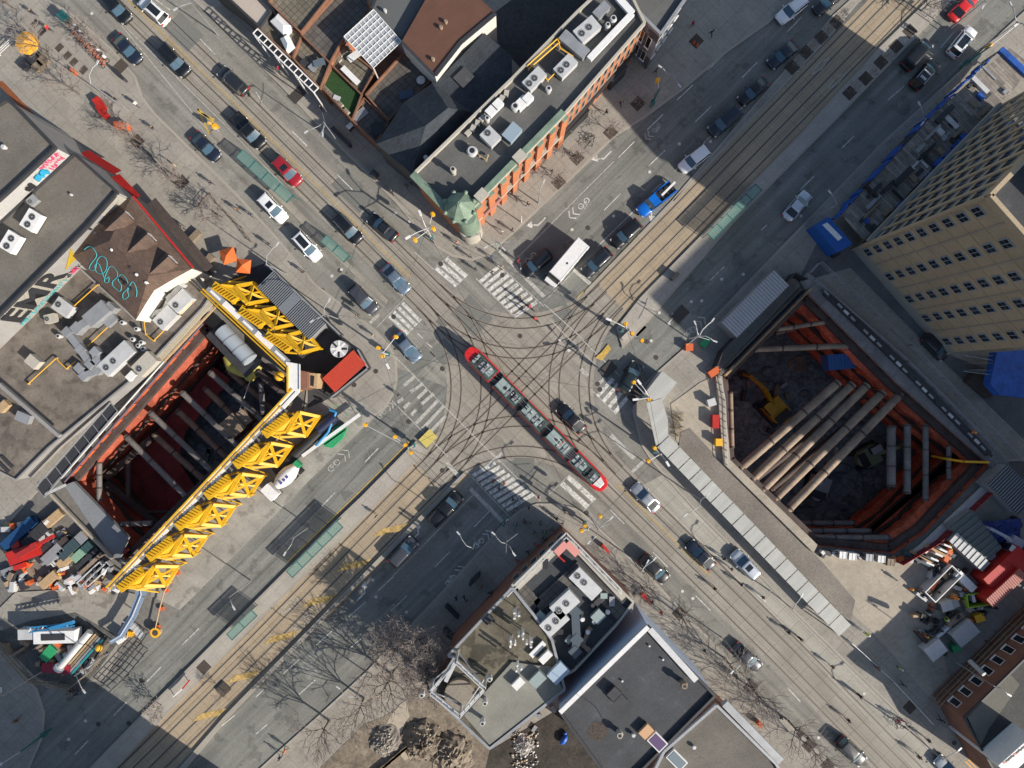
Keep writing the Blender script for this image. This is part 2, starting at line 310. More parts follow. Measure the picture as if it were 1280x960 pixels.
for a,c in [((505,482),(519,470)),((513,490),(529,479)),((522,498),(534,486)),((527,505),(542,492)),((520,529),(547,501)),((528,536),(555,507)),((535,543),(557,520)),((497,503),(504,498)),((505,510),(512,503)),((514,519),(520,512))]: b.strip(P(*a),P(*c),.5,.036,M_worn)
struct('crosswalk',b)
b=MB()
for a,c,w_ in [((624,313),(680,371),.55),((717,337),(741,358),.55),((588,611),(628,652),.6),((763,544),(793,573),.7),((790,590),(806,575),.5),((462,404),(474,393),.5),((746,482),(758,470),.5),((735,470),(726,461),.6),((610,582),(628,566),.5),((558,578),(574,596),.6)]: b.strip(P(*a),P(*c),w_,.034,M_worn)
struct('stop_lines',b)
# bicycle symbols, arrows, diamonds
def sharrow(c,ang,m,b,s=1.0):
    c=P(*c); u=Vector((math.cos(ang),math.sin(ang),0)); n=Vector((-u.y,u.x,0))
    def q(x,y): return (c+u*x*s+n*y*s)
    for k in (0,.75):
        b.strip(q(.9+k,-.75),q(1.5+k,0),.16,.037,m); b.strip(q(.9+k,.75),q(1.5+k,0),.16,.037,m)
    for x in (-1.15,-.0): b.disc(q(x,0),.42*s,.037,m,16,.30*s)
    for p0,p1 in (((-1.15,0),(-.75,.5)),((-.75,.5),(-.2,.5)),((-.2,.5),(0,0)),((-.75,.5),(-.55,-.05)),((-.55,-.05),(-1.15,0)),((-.55,-.05),(-.2,.5)),((-.1,.7),(-.25,.35))): b.strip(q(*p0),q(*p1),.09,.038,m)
def arrow(c,ang,turn,b,m=M_white):
    c=P(*c); u=Vector((math.cos(ang),math.sin(ang),0)); n=Vector((-u.y,u.x,0))
    def q(x,y): return (c+u*x+n*y)
    b.strip(q(-1.5,0),q(.2,0),.22,.037,m); b.strip(q(.1,-.05),q(.8,turn*.7),.22,.0375,m)
    b.add([(*q(.35,turn*1.1).xy,.038),(*q(1.5,turn*1.25).xy,.038),(*q(1.0,turn*.25).xy,.038)],[(0,1,2)] if turn<0 else [(2,1,0)],m)
b=MB()
sharrow((726,258),-3*A,M_white,b,1.05); sharrow((660,326),-3*A,M_white,b); sharrow((421,578),A,M_worn,b,1.1); sharrow((567,722),A,M_white,b); sharrow((602,676),A,M_white,b,.9); sharrow((1000,84),-3*A,M_worn,b,.6)
sharrow((866,412),A,M_worn,b,1.1); sharrow((480,515),A,M_worn,b,.8); sharrow((818,163),-3*A,M_worn,b,.8)
arrow((755,198),-3*A,-1,b); arrow((673,281),-3*A,-1,b); arrow((815,262),-3*A,1,b); arrow((522,668),A,1,b); arrow((455,742),A,1,b)
for c in ((1025,83),(1046,101),(362,757),(378,777)):
    w_=[(12,-11),(-2,-3),(-12,11),(2,3)]; w_=[P(c[0]+x,c[1]+y) for x,y in w_]
    for i in range(4): b.strip(w_[i],w_[(i+1)%4],.14,.037,M_worn)
struct('bicycle_symbols',b)
# manholes, covers, patches
b=MB(); mh=mat('cast_iron',(.07,.06,.055),.7,.3); mh2=mat('pale_cover',(.55,.53,.48),.8)
for c in [(735,285),(403,363),(492,396),(551,330),(628,344),(511,527),(658,649),(808,427),(820,447),(650,420),(747,480),(703,524),(750,487),(177,851),(123,905),(161,904),(553,461),(425,338),(540,277),(496,590),(553,588),(778,484),(822,519),(733,641),(470,464),(443,481),(1178,708),(1192,928)]: b.disc(P(*c),.36,.152 if c in [(443,481),(470,464),(1192,928),(822,519)] else .039,mh,16)
for c in [(715,287),(767,270),(849,180),(812,215),(540,270),(494,267),(471,202),(115,17),(62,32),(230,209),(200,235),(1001,270),(823,383),(841,393),(902,349),(929,343),(824,391),(836,405),(814,426),(888,177),(512,277),(107,901),(86,924),(466,725),(470,746),(508,765),(32,892),(853,739),(866,748),(700,425),(711,438),(864,377),(877,376),(1023,922),(1080,867),(1116,833),(595,460),(415,345),(427,337)]: b.disc(P(*c),.24,.04 if True else 0,mh2,12)
struct('utility_covers',b)
b=MB()
for c,a_,l,w_ in [((800,412),A,3,.9),((877,336),A,2.2,2.0),((801,414),A,2,1),((552,404),-A,1.6,1),((465,383),-A,2.4,2.0),((300,590),A,4,2.5),((360,690),A,3,2),((705,395),A,3,2.2),((690,300),A,9,3.2),((845,205),A,4,3),((850,335),A,6,3),((590,395),-A,5,4),((555,440),-A,3,3),((525,450),A,4,2.5),((655,585),0,3,3),((230,40),-A,5,3.5),((440,240),-A,6,3),((250,820),A,5,3),((420,820),A,7,3.4),((370,870),A,6,3)]:
    b.obox(P(*c),a_,l,w_,.020,.0235,M_asph3)
struct('asphalt_patches',b)
b=MB()
for c in [(240,590)]: pass
# tree pits on the sidewalks and medians
tp=mat('tree_pit_soil',(.07,.055,.045),.95,fine=.3)
b=MB()
for c in [(990,85),(1007,66),(1026,47),(1045,28),(1061,117),(1081,99),(1100,79),(1119,59),(1136,40),(698,228),(721,198),(763,166),(797,130),(870,52),(280,861),(256,833),(152,83),(172,177),(228,228),(1137,883),(1011,931),(1034,956),(849,766),(938,858)]: b.obox(P(*c),A,1.7,1.6,.145,.152,tp)
for c in [(75,60),(85,70),(93,78),(105,88),(45,30),(53,40),(1190,893),(1000,917),(47,70)]: b.obox(P(*c),A,1.2,.9,.145,.153,tp)
for c in [(372,119),(795,494),(850,393),(760,462),(790,461)]: b.obox(P(*c),A,2.4,1.6,.152,.156,mh)
for c in [(1061,117),(1081,99),(1100,79),(1119,59),(1136,40),(280,861),(256,833)]: b.obox(P(*c),A,1.7,1.6,.3 if c[0]<400 else .24,.33 if c[0]<400 else .262,tp)
struct('tree_pits',b)
# ---------------------------------------------------------------- vehicles
def shell(b,st,m,n=None):
    """st: list of (x, halfwidth, zlow, zshoulder, ztop): lofted body"""
    rows=[]
    for x,w_,zl,zs,zt in st:
        hp=[(w_*.90,zl),(w_,zl+.14),(w_*1.0,(zl+zs)/2),(w_*.97,zs),(w_*.86,zs+(zt-zs)*.55),(w_*.55,zt-.01),(0,zt+.02)]
        rows.append([(x,-y,z) for y,z in hp]+[(x,y,z) for y,z in hp[-2::-1]])
    k=len(rows[0]); vs=[p for r in rows for p in r]
    fs=[(i*k+j,(i+1)*k+j,(i+1)*k+j+1,i*k+j+1) for i in range(len(rows)-1) for j in range(k-1)]
    b.add(vs,fs,m,True); b.add(rows[0],[tuple(range(k))],m,True); b.add(rows[-1],[tuple(range(k-1,-1,-1))],m,True)
    b.add([p for r in rows for p in (r[0],r[-1])],[(2*i,2*i+1,2*i+3,2*i+2) for i in range(len(rows)-1)],m)
CARN={'sedan':(4.75,1.84,1.43),'suv':(4.75,1.92,1.70),'bigsuv':(5.1,2.0,1.85),'pickup':(5.6,2.0,1.85),'hatch':(4.3,1.80,1.52),'van':(5.0,1.98,1.78)}
def car(px,py,head,kind,paint,label,cat='car',roof=None,rails=False,hood=None,group='cars on the two streets',name='parked_car',cab=None,scale=1.0):
    L,W,Hh=CARN[kind]; L*=scale; hw=W/2*.97
    ang=head; t=thing(name,label,cat,P(px,py,.75)*Vector((1,1,0)) if False else (P(px,py,.8).x,P(px,py,.8).y,.024),ang,group)
    f=L/2; bm_=MB()
    if kind=='sedan': zs,zh,zt,cx0,cx1,rx0,rx1=.72,.92,1.0,-1.75,1.05,-.95,.35
    elif kind=='hatch': zs,zh,zt,cx0,cx1,rx0,rx1=.76,.98,1.05,-2.0,1.05,-1.6,.35
    elif kind=='pickup': zs,zh,zt,cx0,cx1,rx0,rx1=.95,1.15,1.2,-.75,1.55,-.45,.95
    elif kind=='bigsuv': zs,zh,zt,cx0,cx1,rx0,rx1=.95,1.15,1.2,-2.4,1.3,-2.15,.65
    elif kind=='van': zs,zh,zt,cx0,cx1,rx0,rx1=.9,1.1,1.15,-2.35,1.65,-2.1,.95
    else: zs,zh,zt,cx0,cx1,rx0,rx1=.85,1.05,1.1,-2.2,1.15,-1.9,.5
    zl=.24
    st=[(-f,hw*.62,.42,zs*.78,zs*.86),(-f+.06,hw*.80,.34,zs*.86,zs*1.05),(-f+.25,hw*.93,.27,zs,zh*.99),(-f+.8,hw*.99,zl,zs+.02,zh+.02),(-L*.2,hw,zl,zs+.03,zt),(0,hw,zl,zs+.03,zt),(L*.2,hw,zl,zs,zt-.02),(f-1.0,hw*.98,zl,zs*.98,zh),(f-.5,hw*.94,.26,zs*.92,zh*.94),(f-.2,hw*.84,.30,zs*.84,zh*.84),(f-.05,hw*.68,.36,zs*.75,zs*.86),(f,hw*.5,.44,zs*.66,zs*.70)]
    shell(bm_,st,paint)
    if kind=='pickup':
        bm_.box(-f+.12,-.85,hw*.80,hw*.93,.9,1.28,paint); bm_.box(-f+.12,-.85,-hw*.93,-hw*.80,.9,1.28,paint); bm_.box(-f+.1,-f+.2,-hw*.8,hw*.8,.9,1.27,paint)
    zb=zt-.03; tw=hw*.80; bw=hw*.925; cr=.22
    # pillars and roof belong to the body shell
    rz=Hh-.03
    def rr(x0,x1,w_,z,n=5,r=.25):
        pts=[]
        for cx,cy,a0 in ((x1-r,w_-r,0),(x0+r,w_-r,PI/2),(x0+r,-w_+r,PI),(x1-r,-w_+r,1.5*PI)):
            for i in range(n): a=a0+PI/2*i/(n-1); pts.append((cx+r*math.cos(a),cy+r*math.sin(a),z))
        return pts
    top=rr(rx0,rx1,tw,rz-.06,5,.22); t2=rr(rx0+.05,rx1-.05,tw-.04,rz-.015,5,.22); t3=rr(rx0+.3,rx1-.3,tw-.3,Hh,5,.22); k=len(top)
    bm_.add(top+t2+t3,[(i,(i+1)%k,k+(i+1)%k,k+i) for i in range(k)]+[(k+i,k+(i+1)%k,2*k+(i+1)%k,2*k+i) for i in range(k)]+[tuple(range(2*k,3*k))],roof or paint,True)
    for sx in (1,-1):
        x0=cx1 if sx>0 else cx0; x1=rx1-.08 if sx>0 else rx0+.08
        for sy in (1,-1): bm_.beam((x0,sy*bw*.97,zb),(x1,sy*tw*.99,rz-.04),.09,.07,roof or paint)
    for xx in (-.35,):
        for sy in (1,-1): bm_.beam((xx,sy*bw*1.0,zb),(xx+.02,sy*tw*1.0,rz-.05),.09,.05,M_blk)
    bm_.build('body',t)
    # glass
    g_=MB()
    base=[(cx0,-bw,zb),(cx1,-bw,zb),(cx1,bw,zb),(cx0,bw,zb)]; tp_=[(rx0,-tw,rz-.05),(rx1,-tw,rz-.05),(rx1,tw,rz-.05),(rx0,tw,rz-.05)]
    wg=MB(); wg.add([(cx1,-bw,zb),(cx1+.12,0,zb),(cx1,bw,zb),(rx1,tw,rz-.05),(rx1+.06,0,rz-.03),(rx1,-tw,rz-.05)],[(0,1,4,5),(1,2,3,4)],M_glassb if cab is None else cab,True); wg.build('windshield',t)
    wg=MB(); wg.add([(cx0,bw,zb),(cx0-.06,0,zb),(cx0,-bw,zb),(rx0,-tw,rz-.05),(rx0-.03,0,rz-.03),(rx0,tw,rz-.05)],[(0,1,4,5),(1,2,3,4)],M_glass,True); wg.build('rear_window',t)
    for sy in (1,-1):
        wg=MB(); wg.add([(cx0,sy*bw,zb),(cx1,sy*bw,zb),(rx1,sy*tw,rz-.05),(rx0,sy*tw,rz-.05)],[(0,1,2,3) if sy<0 else (3,2,1,0)],M_glass); wg.build('side_window',t)
        mr=MB(); mr.ball((cx1-.35,sy*(hw+.13),zb+.05),.13,paint,.7,1.1,.7); mr.build('mirror',t)
        hl=MB(); hl.box(f-.42,f-.14,sy*hw*.78-.14,sy*hw*.78+.14,zs*.80,zs*.93,M_lm); hl.build('headlight',t)
        tl=MB(); tl.box(-f+.03,-f+.2,sy*hw*.72-.18,sy*hw*.72+.18,zs*.90,zs*1.06,M_red); tl.build('taillight',t)
        for x in (f-.92,-f+1.0):
            wh_=MB(); wh_.tube((x,sy*(hw-.24),.33),(x,sy*(hw+.01),.33),.33,.33,14,M_rub); w_o=wh_.build('wheel',t)
            rm=MB(); rm.tube((x,sy*(hw-.05),.33),(x,sy*(hw+.025),.33),.2,.19,10,M_chr); rm.build('rim',w_o)
        if rails:
            rm=MB(); rm.beam((rx0+.15,sy*(tw-.09),Hh+.02),(rx1-.2,sy*(tw-.09),Hh+.02),.06,.06,M_chr if rails!='w' else M_wh); rm.build('roof_rail',t)
    if hood=='pano' or hood=='sun':
        s_=MB(); x0,x1=((rx0+.35,rx1-.18) if hood=='pano' else (rx1-1.15,rx1-.4)); s_.box(x0,x1,-tw+.28,tw-.28,Hh-.03,Hh+.018,M_glass); s_.build('sunroof',t)
    if kind=='pickup':
        s_=MB(); s_.box(-f+.2,-.8,-hw*.8,hw*.8,1.12,1.14,M_blk); s_.build('cargo_bed',t)
    t.scale=(1.09,1.1,1.05)
    # licence plate and grille
    s_=MB(); s_.box(f-.04,f+.01,-.45,.45,zs*.5,zs*.66,M_blk); s_.build('grille',t)
    return t
SE,NW,SW,NE=-A,3*A,-3*A,A
blk=ap('black_car_paint',(.006,.007,.009),.4,.5); navy=ap('navy_car_paint',(.010,.016,.032),.4,.5); dgr=ap('charcoal_car_paint',(.018,.02,.025),.4,.5); slv=ap('silver_car_paint',(.42,.44,.46),.3,.8,.4); bsl=ap('blue_silver_car_paint',(.16,.21,.27),.3,.8,.3)
wht=ap('white_car_paint',(.78,.78,.78)); redp=ap('red_car_paint',(.30,.012,.02)); gry=ap('grey_car_paint',(.06,.063,.075),.35,.6,.2); redb=ap('bright_red_car_paint',(.6,.02,.02)); blup=ap('bright_blue_car_paint',(.0,.13,.55)); dgn=ap('dark_green_car_paint',(.012,.022,.022)); lsl=ap('pale_silver_car_paint',(.55,.58,.62),.3,.8,.3)
CARS=[(146,10,SE-.08,'suv',blk,'black SUV at the top edge left of the white car with a dark glass roof',{}),
(192,13,NW+.06,'suv',wht,'white car with a long dark glass roof at the top of the northwest street',dict(hood='pano',rails='w')),
(159,61,SE-.05,'sedan',navy,'dark navy sedan in the kerb lane beside the row of rental bicycles',{}),
(218,76,SE-.05,'bigsuv',blk,'long black wagon beside the yellow centre line at the top',{}),
(291,101,NW+.05,'suv',dgr,'dark SUV with red tail lights and a white roof sticker',{}),
(257,183,SE-.02,'sedan',navy,'dark blue sedan in the kerb lane below the yellow traffic island marker',{}),
(311,164,SE-.04,'pickup',blk,'black pickup truck ahead of the red SUV',{}),
(359,214,SE-.04,'suv',redp,'dark red SUV with a sunroof in the streetcar lane',dict(hood='sun')),
(341,260,SE-.02,'suv',wht,'white SUV with a small square sunroof beside the green shelter',dict(hood='sun')),
(384,308,SE-.05,'suv',wht,'white SUV with a wide dark panoramic roof in the kerb lane',dict(hood='pano')),
(435,286,SE-.04,'suv',blk,'black SUV with roof rails beside the second green shelter',dict(rails=True)),
(478,284,NW+.08,'sedan',blk,'black coupe with a dark glass roof heading northwest across the yellow line',dict(hood='pano')),
(495,349,SE-.06,'sedan',bsl,'blue silver sedan stopped just before the crosswalk',{}),
(454,374,SE-.04,'suv',gry,'dark grey SUV in the kerb lane beside the long shed roof',{}),
(509,434,SE-.1,'sedan',bsl,'blue grey sedan that has entered the junction beside the white tank',{}),
(671,329,SW-.1,'suv',blk,'black SUV in the shadow of the white shuttle bus',{}),
(746,328,SW-.04,'suv',dgr,'dark SUV with a glass roof to the right of the white shuttle bus',dict(hood='pano')),
(783,292,SW-.06,'suv',blk,'black SUV beside the tan track bed, behind the dark SUV by the bus',{}),
(868,199,SW-.12,'suv',wht,'white SUV in shade behind the bright blue truck',{}),
(906,152,SW-.1,'bigsuv',navy,'navy people carrier in shade directly behind the white SUV',{}),
(942,114,SW-.1,'sedan',blk,'black sedan in shade, third behind the bright blue truck',{}),
(979,68,SW-.1,'sedan',navy,'dark blue sedan in shade ahead of the white car at the top',{}),
(990,12,SW-.1,'suv',wht,'white SUV with roof rails at the top edge beside the track median',dict(rails=True)),
(1036,1,SW-.1,'sedan',dgr,'grey blue car cut by the top edge next to the tree median',{}),
(1205,8,NE,'sedan',redb,'bright red car in the top right corner',{}),
(1203,52,NE+.1,'suv',wht,'white SUV with a dark roof below the red car in the sunlit patch',dict(hood='pano')),
(1146,68,NE+.04,'van',blk,'black van driving in shade left of the police SUV',{}),
(1156,93,NE+.06,'suv',blk,'black police SUV with white roof markings and red tail lights',dict(rails=True)),
(997,257,NE+.07,'sedan',lsl,'silver sedan alone in the shaded lane left of the tan tower',{}),
(788,472,A*1.35,'suv',dgn,'dark green car with its roof in shade waiting over the eastern crosswalk',{}),
(714,523,NW-.03,'sedan',blk,'black sedan beside the red streetcar inside the junction',{}),
(807,622,NW-.02,'sedan',slv,'silver sedan just past the rounded rear of the streetcar',{}),
(876,694,NW-.02,'sedan',navy,'dark sedan in the streetcar lane left of the pale silver SUV',dict(hood='sun')),
(818,711,SE+.02,'suv',blk,'black SUV under the thin white lamp arm beside the corner restaurant',{}),
(932,706,NW-.03,'suv',lsl,'pale silver SUV next to the covered walkway',dict(hood='sun')),
(934,822,SE+.04,'sedan',gry,'grey sedan with silver nose beside the bare branches',dict()),
(1064,939,SE+.02,'suv',dgr,'dark SUV at the bottom edge of the southeast street',{}),
(1187,963,NW,'sedan',slv,'silver car cut by the bottom edge near the yellow grid paving',{}),
(557,636,NE+.02,'pickup',blk,'black pickup truck with an open bed by the tram track bend',{}),
(504,690,NE+.04,'suv',gry,'dark SUV with a blue windscreen next to the white turn arrow',{}),
(1169,434,SE,'hatch',dgr,'small grey car parked in the alley at the foot of the tan tower',{})]
polc=None
for x,y,a,k,p,l,kw in CARS:
    o=car(x,y,a,k,p,l,'car',name='parked_car',**kw)
    if 'police' in l: polc=o
    if 'small square' in l or 'pickup' in l: pass
# police roof number and panels
b=MB(); 
for i in range(4): b.box(-1.3,-.95,-.42+i*.22,-.28+i*.22,1.70,1.73,M_wh)
b.box(-.35,-.15,-.6,.6,1.70,1.78,M_lm); b.build('roof_marking',polc)
# bright blue tow truck
t=thing('tow_truck','bright blue pickup truck with a white boom on its black rear deck','truck',(P(822,248,1).x,P(822,248,1).y,.024),SW-.1)
b=MB(); shell(b,[(0,.9,.4,.9,1.1),(.15,.98,.35,.95,1.2),(1.3,1.0,.35,1.0,1.22),(2.0,1.0,.35,1.0,1.2),(2.9,.97,.35,.98,1.12),(3.3,.86,.4,.85,.98),(3.45,.6,.5,.75,.8)],blup)
b.add([(.15,-.8,1.9),(1.35,-.8,1.9),(1.35,.8,1.9),(.15,.8,1.9),(.0,-.95,1.1),(1.9,-.95,1.1),(1.9,.95,1.1),(.0,.95,1.1)],[(0,1,2,3),(0,3,7,4)],blup); b.build('cab',t)
g_=MB(); g_.add([(1.36,-.8,1.88),(1.36,.8,1.88),(1.95,.93,1.16),(1.95,-.93,1.16)],[(0,3,2,1)],M_glassb); g_.build('windshield',t)
for s_ in (1,-1):
    g_=MB(); g_.add([(.2,s_*.82,1.86),(1.3,s_*.82,1.86),(1.85,s_*.96,1.14),(.05,s_*.96,1.14)],[(0,1,2,3) if s_>0 else (3,2,1,0)],M_glass); g_.build('side_window',t)
    for x in (2.5,-1.7): g_=MB(); g_.tube((x,s_*.72,.4),(x,s_*1.0,.4),.4,.4,14,M_rub); g_.build('wheel',t)
    g_=MB(); g_.box(3.2,3.45,s_*.65-.15,s_*.65+.15,.75,.9,M_lm); g_.build('headlight',t)
b=MB(); b.box(-3.0,-.05,-1.0,1.0,.55,.8,M_blk)
for x in (-2.6,-1.7,-.8): b.box(x-.1,x+.1,-1,1,.8,.95,M_dk)
for s_ in (1,-1): b.box(-3,-.05,s_*.9-.09,s_*.9+.09,.8,1.15,blup)
b.build('cargo_deck',t)
b=MB(); b.beam((-3.4,-.2,1.2),(-.5,.1,1.6),.3,.25,M_wh); b.beam((-3.4,-.2,1.2),(-3.4,-.2,.5),.15,.15,M_wh); b.build('boom',t)
# shuttle bus
p0=P(730,302,2.9);p1=P(688,352,2.9); c=(p0+p1)/2; ba=math.atan2((p1-p0).y,(p1-p0).x)
t=thing('shuttle_bus','white shuttle bus waiting at the northeast stop line','bus',(c.x,c.y,.024),ba)
b=MB(); b.box(-3.75,2.75,-1.1,1.1,.35,2.8,M_wh); b.box(-3.7,2.7,-1.03,1.03,2.8,2.9,M_wh); b.add([(2.75,-1.08,.4),(2.75,1.08,.4),(3.9,.95,.5),(3.9,-.95,.5),(2.75,-1.05,1.35),(2.75,1.05,1.35),(3.85,.9,1.1),(3.85,-.9,1.1)],[(4,7,6,5),(7,3,2,6),(0,3,7,4),(1,5,6,2)],M_wh); b.build('body',t)
b=MB(); b.add([(2.76,-.95,2.4),(2.76,.95,2.4),(3.25,.98,1.28),(3.25,-.98,1.28)],[(0,3,2,1)],M_glass); b.build('windshield',t)
for s_ in (1,-1):
    for i in range(5): b=MB(); b.box(-3.3+i*1.1,-2.4+i*1.1,s_*1.1-.02,s_*1.1+.02,1.5,2.2,M_glass); b.build('side_window',t)
    for x in (2.9,-2.5): b=MB(); b.tube((x,s_*.82,.42),(x,s_*1.1,.42),.42,.42,14,M_rub); b.build('wheel',t)
    b=MB(); b.box(3.7,3.92,s_*.7-.15,s_*.7+.15,.7,.95,M_lm); b.build('headlight',t)
    b=MB(); b.box(3.0,3.15,s_*1.35-.1,s_*1.35+.1,1.5,1.9,M_blk); b.beam((2.9,s_*1.05,1.7),(3.1,s_*1.3,1.7),.05,.05,M_blk); b.build('mirror',t)
b=MB(); b.disc((.2,.15),.16,2.93,M_blk); b.box(-3.68,2.6,-.99,-.95,2.9,2.93,M_lm); b.box(-3.68,2.6,.95,.99,2.9,2.93,M_lm); b.build('roof_vent',t)
b=MB(); b.box(2.45,2.6,-.85,.85,2.75,2.79,M_lm); b.build('destination_box',t)
# ---------------------------------------------------------------- streetcar
a0=P(583,436,3.5); a1=P(757,612,3.5); L=(a1-a0).length; ang=math.atan2((a1-a0).y,(a1-a0).x); mid=(a0+a1)/2
sc=thing('streetcar','long red and white articulated streetcar with equipment on its roof crossing the junction','streetcar',(mid.x,mid.y,.03),ang)
M_scr=ap('streetcar_red',(.62,.02,.02),.35,.5); M_eqg=mat('roof_unit_green',(.06,.10,.09),.7,fine=.2); M_eqp=mat('roof_unit_grey',(.27,.33,.32),.6,fine=.12); M_eqd=mat('roof_unit_dark',(.035,.04,.042),.7,fine=.3)
cuts=[-L/2,-L/2+6.1,-L/2+11.0,-L/2+16.1,-L/2+L-9.3+.6,-L/2+L]; cuts=[-L/2,-8.2,-3.0,2.2,7.2,L/2]
rnd=random.Random(3)
for i in range(5):
    x0=cuts[i]+(.35 if i else 0); x1=cuts[i+1]-(.35 if i<4 else 0); hw=1.27
    b=MB(); n0=[];
    def outline(z,ins=0):
        pts=[]
        if i==4: pts+=[(x1-1.9,-hw+ins),(x1-1.0,-hw*.93+ins),(x1-.4,-hw*.72+ins),(x1-.05-ins,-hw*.35),(x1-.05-ins,hw*.35),(x1-.4,hw*.72-ins),(x1-1.0,hw*.93-ins),(x1-1.9,hw-ins)]
        else: pts+=[(x1,-hw+ins),(x1,hw-ins)]
        if i==0: pts+=[(x0+1.9,hw-ins),(x0+1.0,hw*.93-ins),(x0+.4,hw*.72-ins),(x0+.05+ins,hw*.35),(x0+.05+ins,-hw*.35),(x0+.4,-hw*.72+ins),(x0+1.0,-hw*.93+ins),(x0+1.9,-hw+ins)]
        else: pts+=[(x0,hw-ins),(x0,-hw+ins)]
        return [(x,y,z) for x,y in pts]
    for z0,z1,m_,i0,i1 in ((.3,1.15,M_scr,0,0),(1.15,2.35,M_glass,.02,.02),(2.35,3.0,M_scr,0,0),(3.0,3.32,M_scr,0,.16)):
        o0,o1=outline(z0,i0),outline(z1,i1); k=len(o0); b.add(o0+o1,[(j,(j+1)%k,k+(j+1)%k,k+j) for j in range(k)],m_,False)
    b.add(outline(3.32,.16),[tuple(range(len(outline(0))))],M_scr if i in (0,4) else M_eqd)
    seg=b.build('carriage',sc)
    e0=x0+(1.7 if i==0 else .15); e1=x1-(1.9 if i==4 else .15)
    b=MB(); b.box(e0,e1,-.98,.98,3.32,3.36,M_eqg)
    for s_ in (1,-1): b.box(e0,e1,s_*1.02-.03,s_*1.02+.03,3.34,3.62,M_eqd)
    b.build('roof_deck',sc)
    if i==4:
        b=MB(); b.add([(e1+.1,-.8,3.36),(e1+1.2,-.45,3.36),(e1+1.2,.45,3.36),(e1+.1,.8,3.36),(e1+.1,-.8,3.5),(e1+1.1,-.4,3.42),(e1+1.1,.4,3.42),(e1+.1,.8,3.5)],[(4,5,6,7),(0,1,5,4),(1,2,6,5),(2,3,7,6)],M_lm); b.build('front_fairing',sc)
    x=e0+.1
    big_=i in (1,3)
    while x<e1-.4:
        l=rnd.uniform(.45,1.0)
        if big_ and x<(e0+e1)/2-.4: l=1.9
        l=min(l,e1-x-.05)
        if l<.25: break
        b=MB(); h=rnd.uniform(.18,.42); r_=rnd.random(); m_=M_eqp if (l>1.5 or r_<.45) else (M_eqd if r_<.7 else M_gm); wd=.78 if l>1.5 else rnd.uniform(.5,.85)
        b.box(x,x+l-.1,-wd,wd,3.36,3.36+h,m_)
        if l>1.5: b.tube((x+l*.7,.0,3.36+h),(x+l*.7,0,3.36+h+.06),.26,.26,14,M_blk)
        else:
            for q in range(3): yy=rnd.uniform(-.6,.5); b.box(x+.08,x+l*.5,yy,yy+.18,3.36+h,3.36+h+.09,rnd.choice([M_blk,M_lm,M_eqg]))
        b.build('roof_unit',sc); x+=l
    if i<4:
        b=MB()
        for j in range(5): xx=cuts[i+1]-.32+j*.15; b.box(xx,xx+.1,-1.12,1.12,.4,3.25-(j%2)*.05,M_blk)
        for q in range(5): b.tube((cuts[i+1]-.5,-.7+q*.33,3.35),(cuts[i+1]+.5,-.5+q*.28,3.45),.04,.04,5,rnd.choice([M_blk,M_gm]))
        b.build('bellows',sc)
b=MB(); b.beam((5.0,-.35,3.7),(3.6,-.2,4.7),.05,.05,M_gm); b.beam((5.0,.35,3.7),(3.6,.2,4.7),.05,.05,M_gm); b.beam((3.6,0,4.7),(4.9,0,5.2),.05,.05,M_gm); b.beam((4.9,-.8,5.2),(4.9,.8,5.2),.06,.04,M_scr); b.build('pantograph',sc)
# ---------------------------------------------------------------- cement truck
c=P(355,598,2); t=thing('cement_truck','small white concrete mixer truck parked beside the yellow trusses','truck',(c.x,c.y,.15),-3*A)
b=MB(); b.box(-2.9,2.9,-.5,.5,.7,.95,M_dk); b.build('chassis',t)
b=MB(); b.box(2.0,3.5,-1.1,1.1,.8,2.5,M_wh); b.box(1.9,2.05,-1.0,1.0,2.5,2.65,M_wh); cb=b.build('cab',t)
b=MB(); b.box(3.5,3.53,-1.0,1.0,1.6,2.35,M_glass); b.build('windshield',cb)
b=MB(); prof=[(-2.7,.45),(-2.2,.75),(-1.2,1.15),(-.1,1.2),(.9,.95),(1.6,.6)]
for i in range(5): b.tube((prof[i][0],0,1.9-.1*i*.5),(prof[i+1][0],0,1.85-.05*i),prof[i][1],prof[i+1][1],18,M_wh,i in(0,4))
b.build('drum',t)
b=MB()
for k in range(3): b.box(-1.0+k*.6,-.6+k*.6,.2,.5,2.93,3.05,mat('violet_stripe',(.10,.08,.35),.5))
b.build('stripe',t)
b=MB(); b.box(-3.4,-2.7,-.5,.5,1.6,2.8,M_grn); b.build('hopper',t)
for s_ in (1,-1):
    for x in (2.5,-.9,-2.1): b=MB(); b.tube((x,s_*.8,.5),(x,s_*1.12,.5),.5,.5,14,M_rub); b.build('wheel',t)
